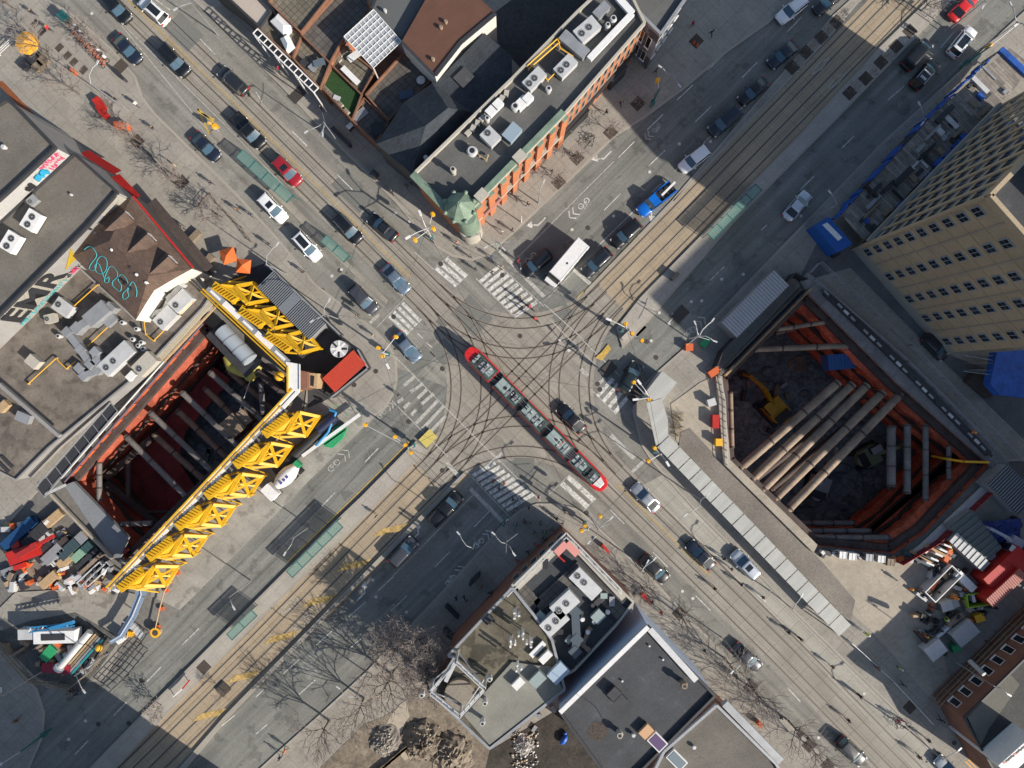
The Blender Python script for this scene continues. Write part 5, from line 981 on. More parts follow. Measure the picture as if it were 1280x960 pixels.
# insulated benches on the right hand walls
b=MB()
for i,(z,d0) in enumerate([(-2.6,1.3),(-7.6,1.6),(-12.4,1.8)]): pass
b=MB(); n=len(qR)
for i in range(n):
    a,c=qR[i],qR[(i+1)%n]; e=(c-a).normalized(); nn=Vector((-e.y,e.x,0)); L=(c-a).length; k=max(2,int(L/1.1)); rnd=random.Random(i)
    for z in (-2.1,-7.3,-12.4):
        row=[]
        for j in range(k+1):
            p=a+(c-a)*(j/k); row.append([p+nn*.15+Vector((0,0,z+rnd.uniform(-.2,.3))),p+nn*(1.2+rnd.uniform(-.15,.3))+Vector((0,0,z-1.2+rnd.uniform(-.3,.3))),p+nn*(1.0+rnd.uniform(-.2,.3))+Vector((0,0,z-3.2+rnd.uniform(-.4,.2)))])
        vs=[v for r in row for v in r]; b.add(vs,[(3*j,3*j+3,3*j+4,3*j+1) for j in range(k)]+[(3*j+1,3*j+4,3*j+5,3*j+2) for j in range(k)],mat('orange_tarp',(.60,.125,.055),.75,big=.3,bs=.5,fine=.25,fs=2,bump=.6))
b.build('insulation_tarp',tR,True)
b=MB(); n=len(qL)
for i in range(n):
    a,c=qL[i],qL[(i+1)%n]; e=(c-a).normalized(); nn=Vector((-e.y,e.x,0)); L=(c-a).length; k=max(2,int(L/1.1)); rnd=random.Random(i)
    for z in (-1.7,-6.9):
        row=[]
        for j in range(k+1):
            p=a+(c-a)*(j/k); row.append([p+nn*.15+Vector((0,0,z+rnd.uniform(-.2,.3))),p+nn*(1.0+rnd.uniform(-.15,.3))+Vector((0,0,z-1.2+rnd.uniform(-.3,.3))),p+nn*(.9+rnd.uniform(-.2,.3))+Vector((0,0,z-3.4+rnd.uniform(-.4,.2)))])
        vs=[v for r in row for v in r]; b.add(vs,[(3*j,3*j+3,3*j+4,3*j+1) for j in range(k)]+[(3*j+1,3*j+4,3*j+5,3*j+2) for j in range(k)],M_orw)
b.build('insulation_tarp',tL,True)
# rim walls (concrete kerb with guard rail)
def fence(pts,z0,h,m,label,post=2.2,name='site_fence',panel=None,th=.06):
    q=PL(pts); t=thing(name,label,'fence',(q[0].x,q[0].y,z0))
    b=MB()
    for i in range(len(q)-1):
        for f in (.35,.7,1): b.beam(Vector((q[i].x,q[i].y,z0+h*f)),Vector((q[i+1].x,q[i+1].y,z0+h*f)),th,th,m)
    b.build('rail',t,True); b=MB()
    for i in range(len(q)-1):
        L=(q[i+1]-q[i]).length; k=max(1,int(L/post))
        for j in range(k+1): p=q[i].lerp(q[i+1],j/k); b.box(p.x-.05,p.x+.05,p.y-.05,p.y+.05,z0,z0+h,m)
    b.build('post',t,True)
    if panel:
        b=MB()
        for i in range(len(q)-1):
            a,c=Vector((q[i].x,q[i].y,z0)),Vector((q[i+1].x,q[i+1].y,z0)); b.beam(a+Vector((0,0,h/2)),c+Vector((0,0,h/2)),.05,h,panel)
        b.build('panel',t,True)
    return t
# right site: concrete deck, ramp, covered walkway, hoardings
def plate(name,pts,m,z0,z1,lab,cat):
    b=MB(); b.prism(PL(pts,z1),z0,z1,m); return tag(b.build(name),lab,cat)
b=MB(); b.prism(PL([(838,505),(875,478),(897,468),(905,500),(908,580),(1018,690),(1116,700),(1165,672),(1190,700),(1165,760),(1185,845),(1160,870),(1090,790),(1062,765),(845,550)]),.14,.22,M_deck); struct('construction_yard',b)
b=MB(); b.prism(PL([(850,540),(862,535),(885,560),(1030,705),(1068,750),(1062,778),(848,560)]),.22,.26,M_gravel); struct('gravel_strip',b)
plate('pit_kerb',[(903,470),(913,575),(1022,681),(1017,691),(905,580),(895,470)],M_deck,.22,.9,'concrete kerb on the street side of the right pit','kerb')
t=thing('covered_walkway','long covered walkway with pale sectioned roof beside the right pit','walkway',(P(940,660).x,P(940,660).y,.15))
c0=[(808,504),(812,530),(818,556)]; 
rw=mat('walkway_roof',(.40,.40,.37),.7,big=.06,fine=.08,streak=(A,.1,1)); b=MB()
def roofseg(p,q_,w_,z): 
    a=P(*p,z);c=P(*q_,z); b.beam(a,c,w_,.14,rw)
b.prism(PL([(808,504),(827,498),(835,525),(835,548),(820,557)],3.0),2.86,3.0,rw)
N_=17
for i in range(N_):
    f0,f1=i/N_,(i+1)/N_-.004; p=(829+(1057-829)*f0,552+(789-552)*f0); q_=(829+(1057-829)*f1,552+(789-552)*f1); b.beam(P(*p,3.0)+Vector((0,0,.005*(i%2))),P(*q_,3.0)+Vector((0,0,.005*(i%2))),2.35,.14,rw)
b.build('roof',t,True)
b=MB()
for i in range(N_+1):
    f=i/N_; c=P(829+(1057-829)*f,552+(789-552)*f,3.0)
    for s_ in (1,-1): p=c+Vector((.7,.7,0))*1.05*s_; b.box(p.x-.06,p.x+.06,p.y-.06,p.y+.06,.15,2.9,M_wood2)
b.build('post',t,True)
fence([(1060,800),(1112,848),(1160,900)],.15,1.2,M_lm,'steel barrier rail across the shaded yard entrance')
b=MB()
# upper deck around the right pit's top and right side
dk=mat('deck_slab',(.20,.19,.185),.85,big=.2,bs=.4,fine=.2,fs=3,joint=(-A,3,2,.04,.6,0,.1))
b.prism(PL([(1000,352),(1010,340),(1128,440),(1262,580),(1245,592),(1237,580),(1122,478),(1009,365)],.8),.15,.8,dk); tag(b.build('pit_deck'),'narrow concrete deck along the alley side of the right pit','deck')
fence([(1006,343),(1018,330),(1130,432),(1268,575)],.8,1.6,M_gm,'double rail fence between the alley and the right pit deck',1.6)
fence([(1013,352),(1128,452),(1250,574)],.8,1.2,M_gm,'inner guard rail along the right pit deck',1.8)
TR=plate('steel_trough',[(1030,368),(1036,362),(1150,470),(1240,566),(1234,570),(1145,478)],M_dk,.8,1.4,'long dark cable trough with clamps along the right pit deck','trough')
for i in range(26):
    f=i/25; x,y=1034+f*204,366+f*202; 
    c=P(x,y,1.6); b=MB(); b.obox(c,-A,.9,.28+.1*(i%2),1.38,1.48+.06*(i%3),[M_gm,M_dk,M_gm,M_lm][i%4]); b.build('clamp',TR,True)
fence([(903,470),(1009,362)],.3,1.4,M_wood,'rusty orange guard rail at the upper left edge of the right pit',1.6,th=.12)
fence([(897,472),(903,500),(906,580)],.3,1.2,M_lm,'pale ladder like barrier beside the left edge of the right pit',1.0)
fence([(1255,590),(1165,675),(1120,702)],.2,1.8,M_red,'red railing at the lower right rim of the right pit',1.6,panel=mat('maroon_panel',(.12,.012,.02),.7))
plate('white_beam',[(1143,690),(1232,606),(1238,612),(1150,700)],M_lm,.2,.7,'pale concrete beam along the lower right rim of the right pit','beam')
t=thing('hose','thick yellow hose hanging over the right corner of the pit','hose',(0,0,0)); WM[t.name]=Matrix.Identity(4); b=MB(); b.path([P(1165,570,-4),P(1185,574,-1),P(1205,577,1.0),P(1236,578,1.2)],.18,8,M_sig); b.build('tube',t)
c=P(1052,452,-3.5); t=thing('blue_container','blue tarpaulin covered box hung at the upper wall of the right pit','container',(c.x,c.y,-6),.08); b=MB(); b.box(-2.0,2.0,-1.2,1.2,0,2.4,mat('blue_box',(.03,.11,.28),.6,big=.15,fine=.1)); b.build('body',t); b=MB(); [b.box(-2.03+k*.5,-1.98+k*.5,-1.22,1.22,2.38,2.46,M_blu) for k in range(9)]; b.build('rib',t)
# excavators
def excavator(x,y,z,a,m,label,boomang=.6,s=1.0,bucket=M_rust2):
    c=P(x,y,z+1.5); t=thing('excavator',label,'excavator',(c.x,c.y,z),a)
    for sy in (1,-1):
        b=MB(); b.box(-1.9*s,1.9*s,sy*1.15*s-.28*s,sy*1.15*s+.28*s,.0,.75*s,M_blk)
        for k in range(12): b.box((-1.8+k*.31)*s,(-1.65+k*.31)*s,sy*1.15*s-.3*s,sy*1.15*s+.3*s,.74*s,.8*s,M_dk)
        b.build('track',t)
    b=MB(); k=14; pts=[(1.3*s,-1.25*s)]+[( -1.0*s-1.0*s*math.sin(PI*i/8)*1.0, -1.25*s+2.5*s*i/8) for i in range(9)]+[(1.3*s,1.25*s)]
    b.prism(pts,.95*s,2.0*s,m); b.box(-1.6*s,-.6*s,-1.0*s,1.0*s,2.0*s,2.25*s,M_dk); b.build('body',t)
    b=MB(); b.box(.1*s,1.7*s,.3*s,1.2*s,1.2*s,2.75*s,M_glass); b.box(.1*s,1.6*s,.28*s,1.22*s,2.75*s,2.9*s,M_lm if m!=M_yst else m); b.build('cab',t)
    p0=Vector((1.0,-.1,1.8))*s; p1=Vector((3.4,-.1,3.6))*s; p2=Vector((5.4,-.1,2.6))*s; p3=Vector((5.8,-.1,.9))*s
    R_=Matrix.Rotation(boomang-.6,3,'Z')
    b=MB(); b.beam(p0,p1,.45*s,.55*s,m); b.beam(p1,p2,.4*s,.45*s,m); b.build('boom',t)
    b=MB(); b.beam(p2,p3,.3*s,.35*s,m); b.tube(p1+Vector((0,.0,.3)),p2+Vector((-.3,0,.5)),.08,.08,6,M_chr); b.build('stick',t)
    b=MB(); b.add([p3+Vector(v)*s for v in ((-.5,-.5,0),(-.5,.5,0),(.4,.5,-.2),(.4,-.5,-.2),(-.3,-.5,-.9),(-.3,.5,-.9))],[(0,1,2,3),(0,3,4),(1,5,2),(3,2,5,4),(0,4,5,1)],bucket); b.build('bucket',t)
    return t
excavator(1085,570,-18,.5,mat('pale_green_machine',(.32,.38,.20),.5),'pale green and white excavator on the pit floor below the vertical pipes',s=1.25); excavator(1022,607,-18,1.25,mat('white_machine',(.42,.42,.42),.5),'white excavator with an orange arm tip at the lower left of the right pit floor',s=1.3)
excavator(968,512,-18,2.3,M_yst,'yellow orange excavator in the shade left of the long pipe struts',s=1.4)
rnd=random.Random(11)
for i in range(10):
    x,y=rnd.uniform(930,1000),rnd.uniform(455,540); c=P(x,y,-17); b=MB(); b.obox(c,rnd.random()*3,rnd.uniform(.8,2.6),rnd.uniform(.5,1.2),-18,-18+rnd.uniform(.4,1.6),rnd.choice([M_rust,M_rust2,M_dk,M_or if i==3 else M_gm])); tag(b.build('site_crate'),['dark','rusty','grey','orange'][i%4]+' '+['crate','girder piece','plate stack'][i%3]+' '+['nearest the coiled hose','behind the yellow orange excavator','in the left corner','against the upper wall','beside the excavator arm','at the foot of the horizontal pipe','below the blue covered box','next to the pit wall kerb','under the first long pipe','in the middle of the stores'][i]+', upper left pit floor','crate','crates on the right pit floor')
b=MB(); cc=P(992,455,-17.8)
for k in range(5): b.path([cc+Vector(((.9+.1*k)*math.cos(a_*.5)+.2*k,(.9+.1*k)*math.sin(a_*.5),.08*k)) for a_ in range(14)],.06,4,M_wood)
tag(b.build('coiled_hose'),'loose coiled hose on the upper left floor of the right pit','hose')
# sheds with ribbed roofs
def shed(x,y,z,a,l,w_,h_,label,m=None,pitch=.45,name='site_shed',body=M_gm,cat='shed'):
    c=P(x,y,z+h_); t=thing(name,label,cat,(c.x,c.y,z),a); m=m or M_gm
    b=MB(); b.box(-l/2,l/2,-w_/2,w_/2,0,h_-.1,body); b.build('wall',t)
    b=MB(); b.box(-l/2-.05,l/2+.05,-w_/2-.05,w_/2+.05,h_-.1,h_,M_gm if m is M_rbl else (M_dk if m is M_rb else m)); x_=-l/2
    while x_<l/2-.1: b.box(x_,x_+pitch*.45,-w_/2-.05,w_/2+.05,h_,h_+.09,m); x_+=pitch
    b.build('roof',t); return t
M_rb=mat('ribbed_grey',(.24,.26,.28),.5,.3,fine=.1); M_rbl=mat('ribbed_light',(.42,.43,.43),.5,.2,fine=.1)
[fence(f_,.15,2.6,M_dk,l_,2.0,th=.14,panel=M_dk) for f_,l_ in (([(890,458),(897,440),(985,345),(1000,352)],'dark tall enclosure along the street side of the silver ribbed shed'),([(905,462),(1000,365)],'dark inner hoarding between the silver shed and the right pit'))]
shed(944,380,.2,A,10.5,3.0,3.0,'long silver ribbed roof site shed beside the shaded street, upper left of the right pit',M_rbl)
shed(349,366,.2,-A,5.6,3.2,3.0,'upper grey ribbed roof shed on the west sidewalk site',M_rb,.3); shed(377,395,.2,-A,6.2,3.2,3.0,'lower grey ribbed roof shed on the west sidewalk site',M_rb,.3)
shed(430,464,.2,A*.95,6.0,2.6,2.6,'bright red container with a ribbed roof near the west corner',mat('red_container',(.50,.06,.03),.5,fine=.15),.35,'container',M_red,'container')
c=P(423,436,3); t=thing('round_tank','white round tank with a spoked lid beside the red container','tank',(c.x,c.y,.15)); b=MB(); b.tube((0,0,0),(0,0,2.6),1.25,1.25,24,M_lm); b.build('body',t); b=MB(); 
for k in range(8): an=k*PI/4; b.beam((0,0,2.63),(1.2*math.cos(an),1.2*math.sin(an),2.63),.28,.05,M_wh if k%3 else M_blk)
b.disc((0,0),.4,2.68,M_wh,10); b.build('lid',t)
fence([(338,335),(400,395),(447,437),(458,460),(414,497)],.15,2.2,M_dk,'dark tall hoarding rail round the west corner site',1.8,th=.12)
for (p,q_,lab) in [((333,330),(425,418),'dark plywood hoarding beside the ribbed sheds on the west sidewalk'),((447,437),(460,460),'short dark hoarding at the west corner'),((459,461),(414,497),'dark hoarding behind the red container')]:
    b=MB(); a_,c_=P(*p,2.4),P(*q_,2.4); b.beam(a_-Vector((0,0,1.1)),c_-Vector((0,0,1.1)),.12,2.3,M_dk); b.beam(a_+Vector((0,0,.08)),c_+Vector((0,0,.08)),.25,.1,M_gm); tag(b.build('hoarding'),lab,'hoarding')
b=MB(); b.sheet([[tuple(p.xy) for p in PL([(262,372),(300,340),(335,328),(448,440),(458,460),(415,497),(385,510),(385,478)])]],.156,mat('site_black_ground',(.05,.05,.052),.9,big=.3,fine=.25)); struct('site_ground',b)
# orange parasols
def parasol(x,y,a,s,m,lab):
    c=P(x,y,2.7); t=thing('parasol',lab,'parasol',(c.x,c.y,.15),a); b=MB(); n=4 if m!=M_yelu else 8; r=s/2*(1.414 if n==4 else 1.05)
    ri=[(r*math.cos(2*PI*i/n+PI/4),r*math.sin(2*PI*i/n+PI/4),2.2) for i in range(n)]; b.add([(0,0,2.8)]+ri,[(0,1+i,1+(i+1)%n) for i in range(n)],m)
    b.add([(p[0],p[1],2.2) for p in ri]+[(p[0],p[1],2.0) for p in ri],[(i,(i+1)%n,n+(i+1)%n,n+i) for i in range(n)],m); b.build('canopy',t)
    b=MB(); b.tube((0,0,0),(0,0,2.9),.04,.04,6,M_dk); b.build('pole',t)
M_yelu=mat('amber_cloth',(.80,.38,.03),.7,fine=.1); M_orc=mat('orange_cloth',(.70,.15,.03),.7,fine=.1)
parasol(284,319,.3,2.1,M_orc,'upper orange parasol beside the yellow trusses'); parasol(303,332,-.1,2.0,M_orc,'lower orange parasol beside the yellow trusses'); parasol(31,52,.2,3.3,M_yelu,'large amber octagonal parasol in the upper left plaza')
# --- yellow trusses
def truss_unit(org,ang,label,s=1.0,flip=1):
    t=thing('steel_truss',label,'truss',org,ang,'yellow trusses along the left pit')
    F=lambda x,y,z: Vector((x*s,(y*.86+.75)*flip*s,z))
    b=MB(); b.beam(F(.2,.7,5.2),F(3.9,1.35,5.2),1.15*s,.6,M_yst)
    for k in range(8): x=.6+k*.42; y=.7+.65*(x-.2)/3.7; b.beam(F(x,y-.45,5.55),F(x+.25,y+.45,5.55),.12,.34,M_yst)
    b.build('ribbed_girder',t)
    b=MB(); b.add([F(.9,1.4,5.1),F(4.4,2.0,5.1),F(4.0,2.9,4.4),F(1.3,2.2,4.6)],[(0,1,2,3),(3,2,1,0)],M_yst); b.beam(F(.9,1.4,5.15),F(4.4,2.0,5.15),.18,.3,M_yst); b.beam(F(1.3,2.2,4.65),F(4.0,2.9,4.5),.18,.3,M_yst); b.build('plate',t)
    b=MB(); A_,B_,C_,D_=F(2.2,2.7,4.5),F(5.2,2.1,5.0),F(6.0,4.2,2.4),F(2.9,4.7,2.2)
    for p,q_,w_ in ((A_,B_,.52),(B_,C_,.45),(C_,D_,.52),(D_,A_,.45),(A_,C_,.36),(B_,D_,.34),(A_.lerp(B_,.5),C_.lerp(D_,.5),.22),(A_,F(.9,1.4,5.1),.32),(D_,F(1.0,2.4,4.2),.3),(B_,F(4.4,2.0,5.1),.3),(A_-Vector((0,0,1.3)),B_-Vector((0,0,1.5)),.3),(A_-Vector((0,0,1.3)),D_,.26),(B_-Vector((0,0,1.5)),C_,.26),(F(.4,1.6,3.6),A_-Vector((0,0,1.3)),.26),(F(.4,1.6,3.6),D_,.26)): b.beam(p,q_,w_,w_,M_yst)
    b.build('lattice',t)
    b=MB()
    for p in (C_,D_): b.beam(p,Vector((p.x,p.y,.15)),.26,.26,M_yst); b.beam(p,Vector((p.x*.8,p.y*.55,.5)),.18,.18,M_yst)
    for x in (.5,3.6): b.beam(F(x,.6,5.0),F(x,.7,.2),.26,.26,M_yst); b.beam(F(x,.9,4.9),F(x+.3,4.4,.4),.18,.18,M_yst)
    b.build('leg',t)
def run(p,q_,n,flip,labs,over=1.0,x_off=0):
    a_,c_=P(*p,5.2),P(*q_,5.2); d=(c_-a_); L=d.length; ang=math.atan2(d.y,d.x); t=thing('gantry_deck',labs,'gantry',(a_.x,a_.y,.15),ang)
    b=MB(); b.box(-.3,L+.3,-.12,.1,4.7,5.3,M_yst); b.box(-.3,L+.3,-.55,-.4,4.7,5.15,M_yst)
    b.build('beam',t); b=MB(); k=int(L/2.9)
    for i in range(k): x0=i*L/k+.03; x1=(i+1)*L/k-.03; m=M_wh if i%2 else M_gm; b.box(x0,x1,.12*flip if flip>0 else -.98,.98 if flip>0 else -.12,4.9,5.05,m); 
    b.build('deck_panels',t); b=MB()
    for i in range(0,k,2): x0=(i+.2)*L/k; b.box(x0,x0+L/k*.6,(.35 if flip>0 else -.7),(.7 if flip>0 else -.35),5.05,5.1,M_wh)
    b.build('hatch',t); b=MB()
    for i in range(k+1): b.box(i*L/k-.12,i*L/k+.12,-.12,.1,.0,4.7,M_yst)
    b.build('column',t)
    return a_,d.normalized(),ang,L
a_,d_,an_,L_=run((135,732),(364,488),6,-1,'long yellow beam with white and grey deck panels beside the lower trusses')
for i in range(6):
    o=a_+d_*(.6+i*(L_-2.0)/6.0); truss_unit((o.x,o.y,0.0),an_,['lowest left yellow truss by the blue walkway','second yellow truss from the bottom left','third yellow truss from the bottom left','fourth yellow truss from the bottom left, above the mixer truck','fifth yellow truss from the bottom left, beside the green barrier','sixth yellow truss, at the top of the lower run near the brick landing'][i],1.12,-1)
a_,d_,an_,L_=run((256,363),(357,457),3,1,'short yellow beam with white deck panels beside the upper trusses')
for i in range(3):
    o=a_+d_*(.2+i*5.1); truss_unit((o.x,o.y,0.0),an_,['uppermost yellow truss by the orange parasols','middle yellow truss of the upper run','lower yellow truss of the upper run next to the round tank'][i],1.05,1)
t=thing('landing','brick red and white landing between the two runs of yellow trusses','platform',(P(380,483,5).x,P(380,483,5).y,.15)); b=MB(); b.prism(PL([(357,452),(374,455),(374,490),(355,511),(347,504),(361,488)],5.3),4.9,5.3,M_wh); b.build('white_deck',t,True); b=MB(); b.prism(PL([(375,463),(384,465),(384,485),(375,488)],5.1),.15,5.1,W_red); b.build('brick_core',t,True); b=MB(); b.prism(PL([(385,466),(397,467),(396,486),(385,484)],4.0),.15,4.0,M_wood); b.prism(PL([(388,469),(393,470),(392,483),(388,482)],4.0),3.9,4.03,M_blk); b.build('timber_core',t,True); b=MB(); b.beam(P(360,458,5.3),P(360,490,5.3),.22,.5,M_yst); b.beam(P(375,456,5.5),P(375,488,5.5),.1,.1,M_wh); b.build('rail',t,True)
# silver silo and yellow ducts over left pit
t=thing('silo','long grey cylindrical tank lying at the upper end of the left pit','tank',(P(296,432,2).x,P(296,432,2).y,.15)); b=MB(); b.tube(P(277,412,2.5),P(313,450,2.5),1.15,1.15,22,mat('grey_tank',(.33,.37,.41),.45,fine=.05)); b.build('body',t,True); b=MB(); [b.tube(P(277+36*f,412+38*f,2.5),P(278+36*f,413.3+38*f,2.5),1.19,1.19,22,M_gm) for f in (.3,.62,.95)]; b.build('band',t,True); b=MB(); b.beam(P(268,410,1.0),P(318,462,1.0),3.4,.3,M_dk); b.build('skid',t,True)
M_ylg=mat('yellow_green_duct',(.42,.37,.08),.6,fine=.15)
for pts,r,lab in [([(287,445),(291,458),(305,464),(318,462)],1.0,'bent yellow green ventilation duct under the grey tank'),([(323,452),(318,462),(313,470)],.9,'short yellow green ventilation elbow next to the bent duct')]:
    b=MB(); q=[P(*p,-1.5) for p in pts]
    for i in range(len(q)-1): b.tube(q[i],q[i+1],r,r,14,M_ylg); b.ball(q[i+1],r,M_ylg,n=12,k=8)
    tag(b.build('ventilation_duct'),lab,'duct')
b=MB(); c=P(349,470,1); b.ball((c.x,c.y,1),.75,M_sig,1,1,.8,12,8); tag(b.build('yellow_buoy'),'round yellow cap beside the landing over the left pit','cap')
c=P(291,532,-1); t=thing('brown_hopper','brown grey ribbed box hanging over the left pit','container',(c.x,c.y,-4),A*.9); b=MB(); b.box(-2.0,1.2,-1.5,1.5,0,3.0,M_wood2); 
for k in range(9): b.box(-1.95+k*.35,-1.85+k*.35,-1.5,1.5,3.0,3.08,M_rust)
b.build('body',t); b=MB(); b.box(1.2,2.6,-1.2,1.2,0,2.5,M_rust); b.build('chute',t); b=MB(); b.tube((2.2,1.3,2.4),(6.5,3.3,3.5),.05,.05,5,M_lm); b.build('cable',t)
# left pit upper-left hoarding walkway
hd=mat('hoarding_top',(.30,.30,.29),.7,big=.1,fine=.1)
t=thing('hoarding_walkway','grey panelled walkway between the low roof and the left pit','walkway',(P(100,560).x,P(100,560).y,.15)); b=MB(); b.beam(P(50,615,3.0),P(143,508,3.0),1.3,.2,M_dk); b.build('roof',t,True); b=MB(); b.beam(P(55,622,3.2),P(147,514,3.2),.12,.2,M_gm); b.beam(P(45,608,3.2),P(138,503,3.2),.12,.2,M_gm)
for k in range(9): f=k/8; b.beam(P(45+93*f,608-105*f,3.22),P(55+92*f,622-108*f,3.22),.07,.1,M_gm)
b.build('frame',t,True)
t=thing('timber_walkway','long sunlit timber topped wall between the brown roof and the left pit','walkway',(P(220,450).x,P(220,450).y,.15)); b=MB(); b.beam(P(200,447,3.0),P(268,372,3.0),1.0,.3,mat('pale_boards',(.42,.37,.27),.8,fine=.15)); b.beam(P(205,452,2.9),P(273,380,2.9),.2,.4,M_wood); b.build('boards',t,True); b=MB(); b.beam(P(202,450,1.5),P(270,376,1.5),.15,2.7,M_wood2); b.build('wall',t,True)
for (p,q_,m_,lab) in [((80,603),(256,402),mat('violet_pipe',(.11,.08,.12),.5),'dark violet pipe along the upper rim of the left pit'),((84,597),(250,407),M_dk,'black pipe beside the dark violet one'),((76,598),(240,412),M_lm,'pale cable along the upper rim of the left pit')]:
    b=MB(); b.tube(P(*p,.8),P(*q_,.8),.14,.14,8,m_); tag(b.build('rim_pipe'),lab,'pipe')
b=MB()
for i in range(9):
    f=.08+i*.1; x,y=82+f*170,601-f*194; b.obox(P(x,y,.5),A*1.08,1.4,.55,.2,.75,M_or)
tag(b.build('barricade_lights'),'row of orange barricade boards along the upper rim of the left pit','barricade')
b=MB(); b.prism(PL([(80,607),(92,602),(160,672),(150,697),(142,698)],.8),.15,.8,mat('grey_apron',(.19,.20,.21),.8,big=.2,fine=.15)); b.beam(P(64,618,1.2),P(141,698,1.2),.35,.5,M_deck); b.beam(P(57,618,1.4),P(82,606,1.4),.35,.3,M_lm); tag(b.build('pit_apron'),'grey sloping apron with a pale beam at the lower left rim of the left pit','apron')
b=MB(); b.beam(P(88,606,.3),P(158,690,.3),.8,.7,mat('red_liner',(.26,.04,.04),.8,big=.3,fine=.2)); tag(b.build('pit_liner'),'red liner strip inside the lower left rim of the left pit','liner')
# --- blue structures by the tower
def tarpfence(pts,h,lab,m=M_blu,z0=.15):
    b=MB(); q=PL(pts); rnd=random.Random(len(pts)); r=[]
    for i in range(len(q)-1):
        k=10
        for j in range(k): p=q[i].lerp(q[i+1],j/k); r.append(p)
    r.append(q[-1]); 
    vs=[]
    for i,p in enumerate(r):
        for z,o in ((0,.0),(h*.5,.18*rnd.uniform(-1,1)),(h,.1*rnd.uniform(-1,1))): vs.append((p.x+o,p.y+o,z0+z))
    b.add(vs,[(3*i,3*i+3,3*i+4,3*i+1) for i in range(len(r)-1)]+[(3*i+1,3*i+4,3*i+5,3*i+2) for i in range(len(r)-1)],m); 
    for i in range(0,len(r),5): b.tube((r[i].x,r[i].y,z0),(r[i].x,r[i].y,z0+h+.2),.05,.05,5,M_gm)
    return tag(b.build('blue_hoarding'),lab,'hoarding')
t=thing('overhead_hoarding','long paved roof of the sidewalk protection along the shaded street with blue sides','walkway',(P(1140,180).x,P(1140,180).y,.15))
b=MB(); b.prism(PL([(1052,268),(1160,150),(1228,88),(1262,60),(1290,82),(1262,118),(1185,190),(1080,300)],3.6),3.4,3.6,mat('board_deck',(.22,.195,.17),.85,big=.2,bs=.8,fine=.2,joint=(-A,2.6,.45,.03,.5,.5,.35))); b.build('roof',t,True)
b=MB(); q=PL([(1046,272),(1092,222),(1160,147),(1225,85),(1248,64)],3.8)
rb=random.Random(3)
for i in range(4):
    k_=0.0
    while k_<.97:
        e_=min(1,k_+rb.uniform(.08,.22)); h_=rb.uniform(1.6,3.4); b.beam(q[i].lerp(q[i+1],k_)+Vector((rb.uniform(-.15,.15),rb.uniform(-.15,.15),-.1-h_/2)),q[i].lerp(q[i+1],e_)+Vector((rb.uniform(-.15,.15),rb.uniform(-.15,.15),-.1-h_/2)),.22,h_,M_blu if rb.random()<.8 else M_dk); k_=e_+rb.choice([0,0,.04])
q=PL([(1100,290),(1150,235),(1190,185),(1215,165)],3.8)
for i in range(3): [b.beam(q[i].lerp(q[i+1],k_/4)+Vector((0,0,-.2+.3*(k_%2))),q[i].lerp(q[i+1],(k_+.8)/4)+Vector((.5*(k_%2),0,-.2)),.5+.4*(k_%3),.9,M_blu) for k_ in range(4)]
q=PL([(1250,62),(1285,95)],3.8); b.beam(q[0],q[1],.8,.6,M_blu); b.build('blue_tarp',t,True)
b=MB(); 
for f in range(9): p=P(1048,270,3.4).lerp(P(1245,66,3.4),f/8); b.beam(p,Vector((p.x,p.y,.15)),.12,.12,M_gm)
b.build('post',t,True)
rnd=random.Random(9)
for i in range(46):
    f=rnd.random(); x=1062+f*175+rnd.uniform(-4,30); y=262-f*178+rnd.uniform(0,34); c=P(x,y,4); b=MB(); b.obox(c,A+rnd.choice([0,PI/2]),rnd.uniform(.6,3.4),rnd.uniform(.25,.8),3.6,3.6+rnd.uniform(.06,.5),rnd.choice([M_dk,M_wood2,M_gm,M_lm,M_blk,M_wood2,M_blu])); tag(b.build('site_debris'),'board, panel or crate lying on the paved hoarding roof by the tower','debris','loose boards on the hoarding roof')
t=thing('blue_booth','blue hoarding booth with a white sign at the alley entrance','booth',(P(1042,290).x,P(1042,290).y,.15)); b=MB(); b.prism(PL([(1019,282),(1036,271),(1066,305),(1046,316)],3.2),.15,3.2,mat('booth_blue',(.01,.09,.33),.6,fine=.15)); b.build('body',t,True); b=MB(); b.prism(PL([(1028,281),(1034,278),(1053,297),(1048,301)],3.26),3.2,3.26,M_wh); sg=b.build('sign',t,True)
b=MB(); b.prism(PL([(1029,303),(1034,300),(1052,317),(1046,321)],1.6),.15,1.6,M_dk); tag(b.build('utility_cabinet'),'long dark cabinet at the foot of the blue booth','cabinet')
t=thing('blue_tent','large deep blue tarpaulin covered scaffold at the right edge','scaffold',(P(1262,470).x,P(1262,470).y,.15)); b=MB(); b.prism(PL([(1238,480),(1246,440),(1300,436),(1310,500),(1250,494)],5),3.5,5,M_blu); b.build('tarp',t,True)
b=MB()
for k in range(7):
    for l_ in range(3): p=P(1205+k*7,445+l_*9+k,0); b.tube((p.x,p.y,.15),(p.x,p.y,4.8),.06,.06,5,M_gm)
for z in (1.5,3.0,4.6):
    b.beam(P(1204,444,z),P(1250,452,z),.07,.07,M_gm); b.beam(P(1204,464,z),P(1250,470,z),.07,.07,M_gm)
b.build('frame',t,True)
b=MB(); c=P(1228,482,1.5); b.obox(c,-A*.9,4,1.6,.15,1.6,M_rust2); tag(b.build('debris_bin'),'dark red debris bin in the alley by the blue scaffold','bin'); b=MB(); c=P(1243,489,1.8); b.ball((c.x,c.y,1.8),.5,M_sig,1.2,.8,.6); tag(b.build('yellow_bag'),'small yellow bag beside the blue scaffold','bag')
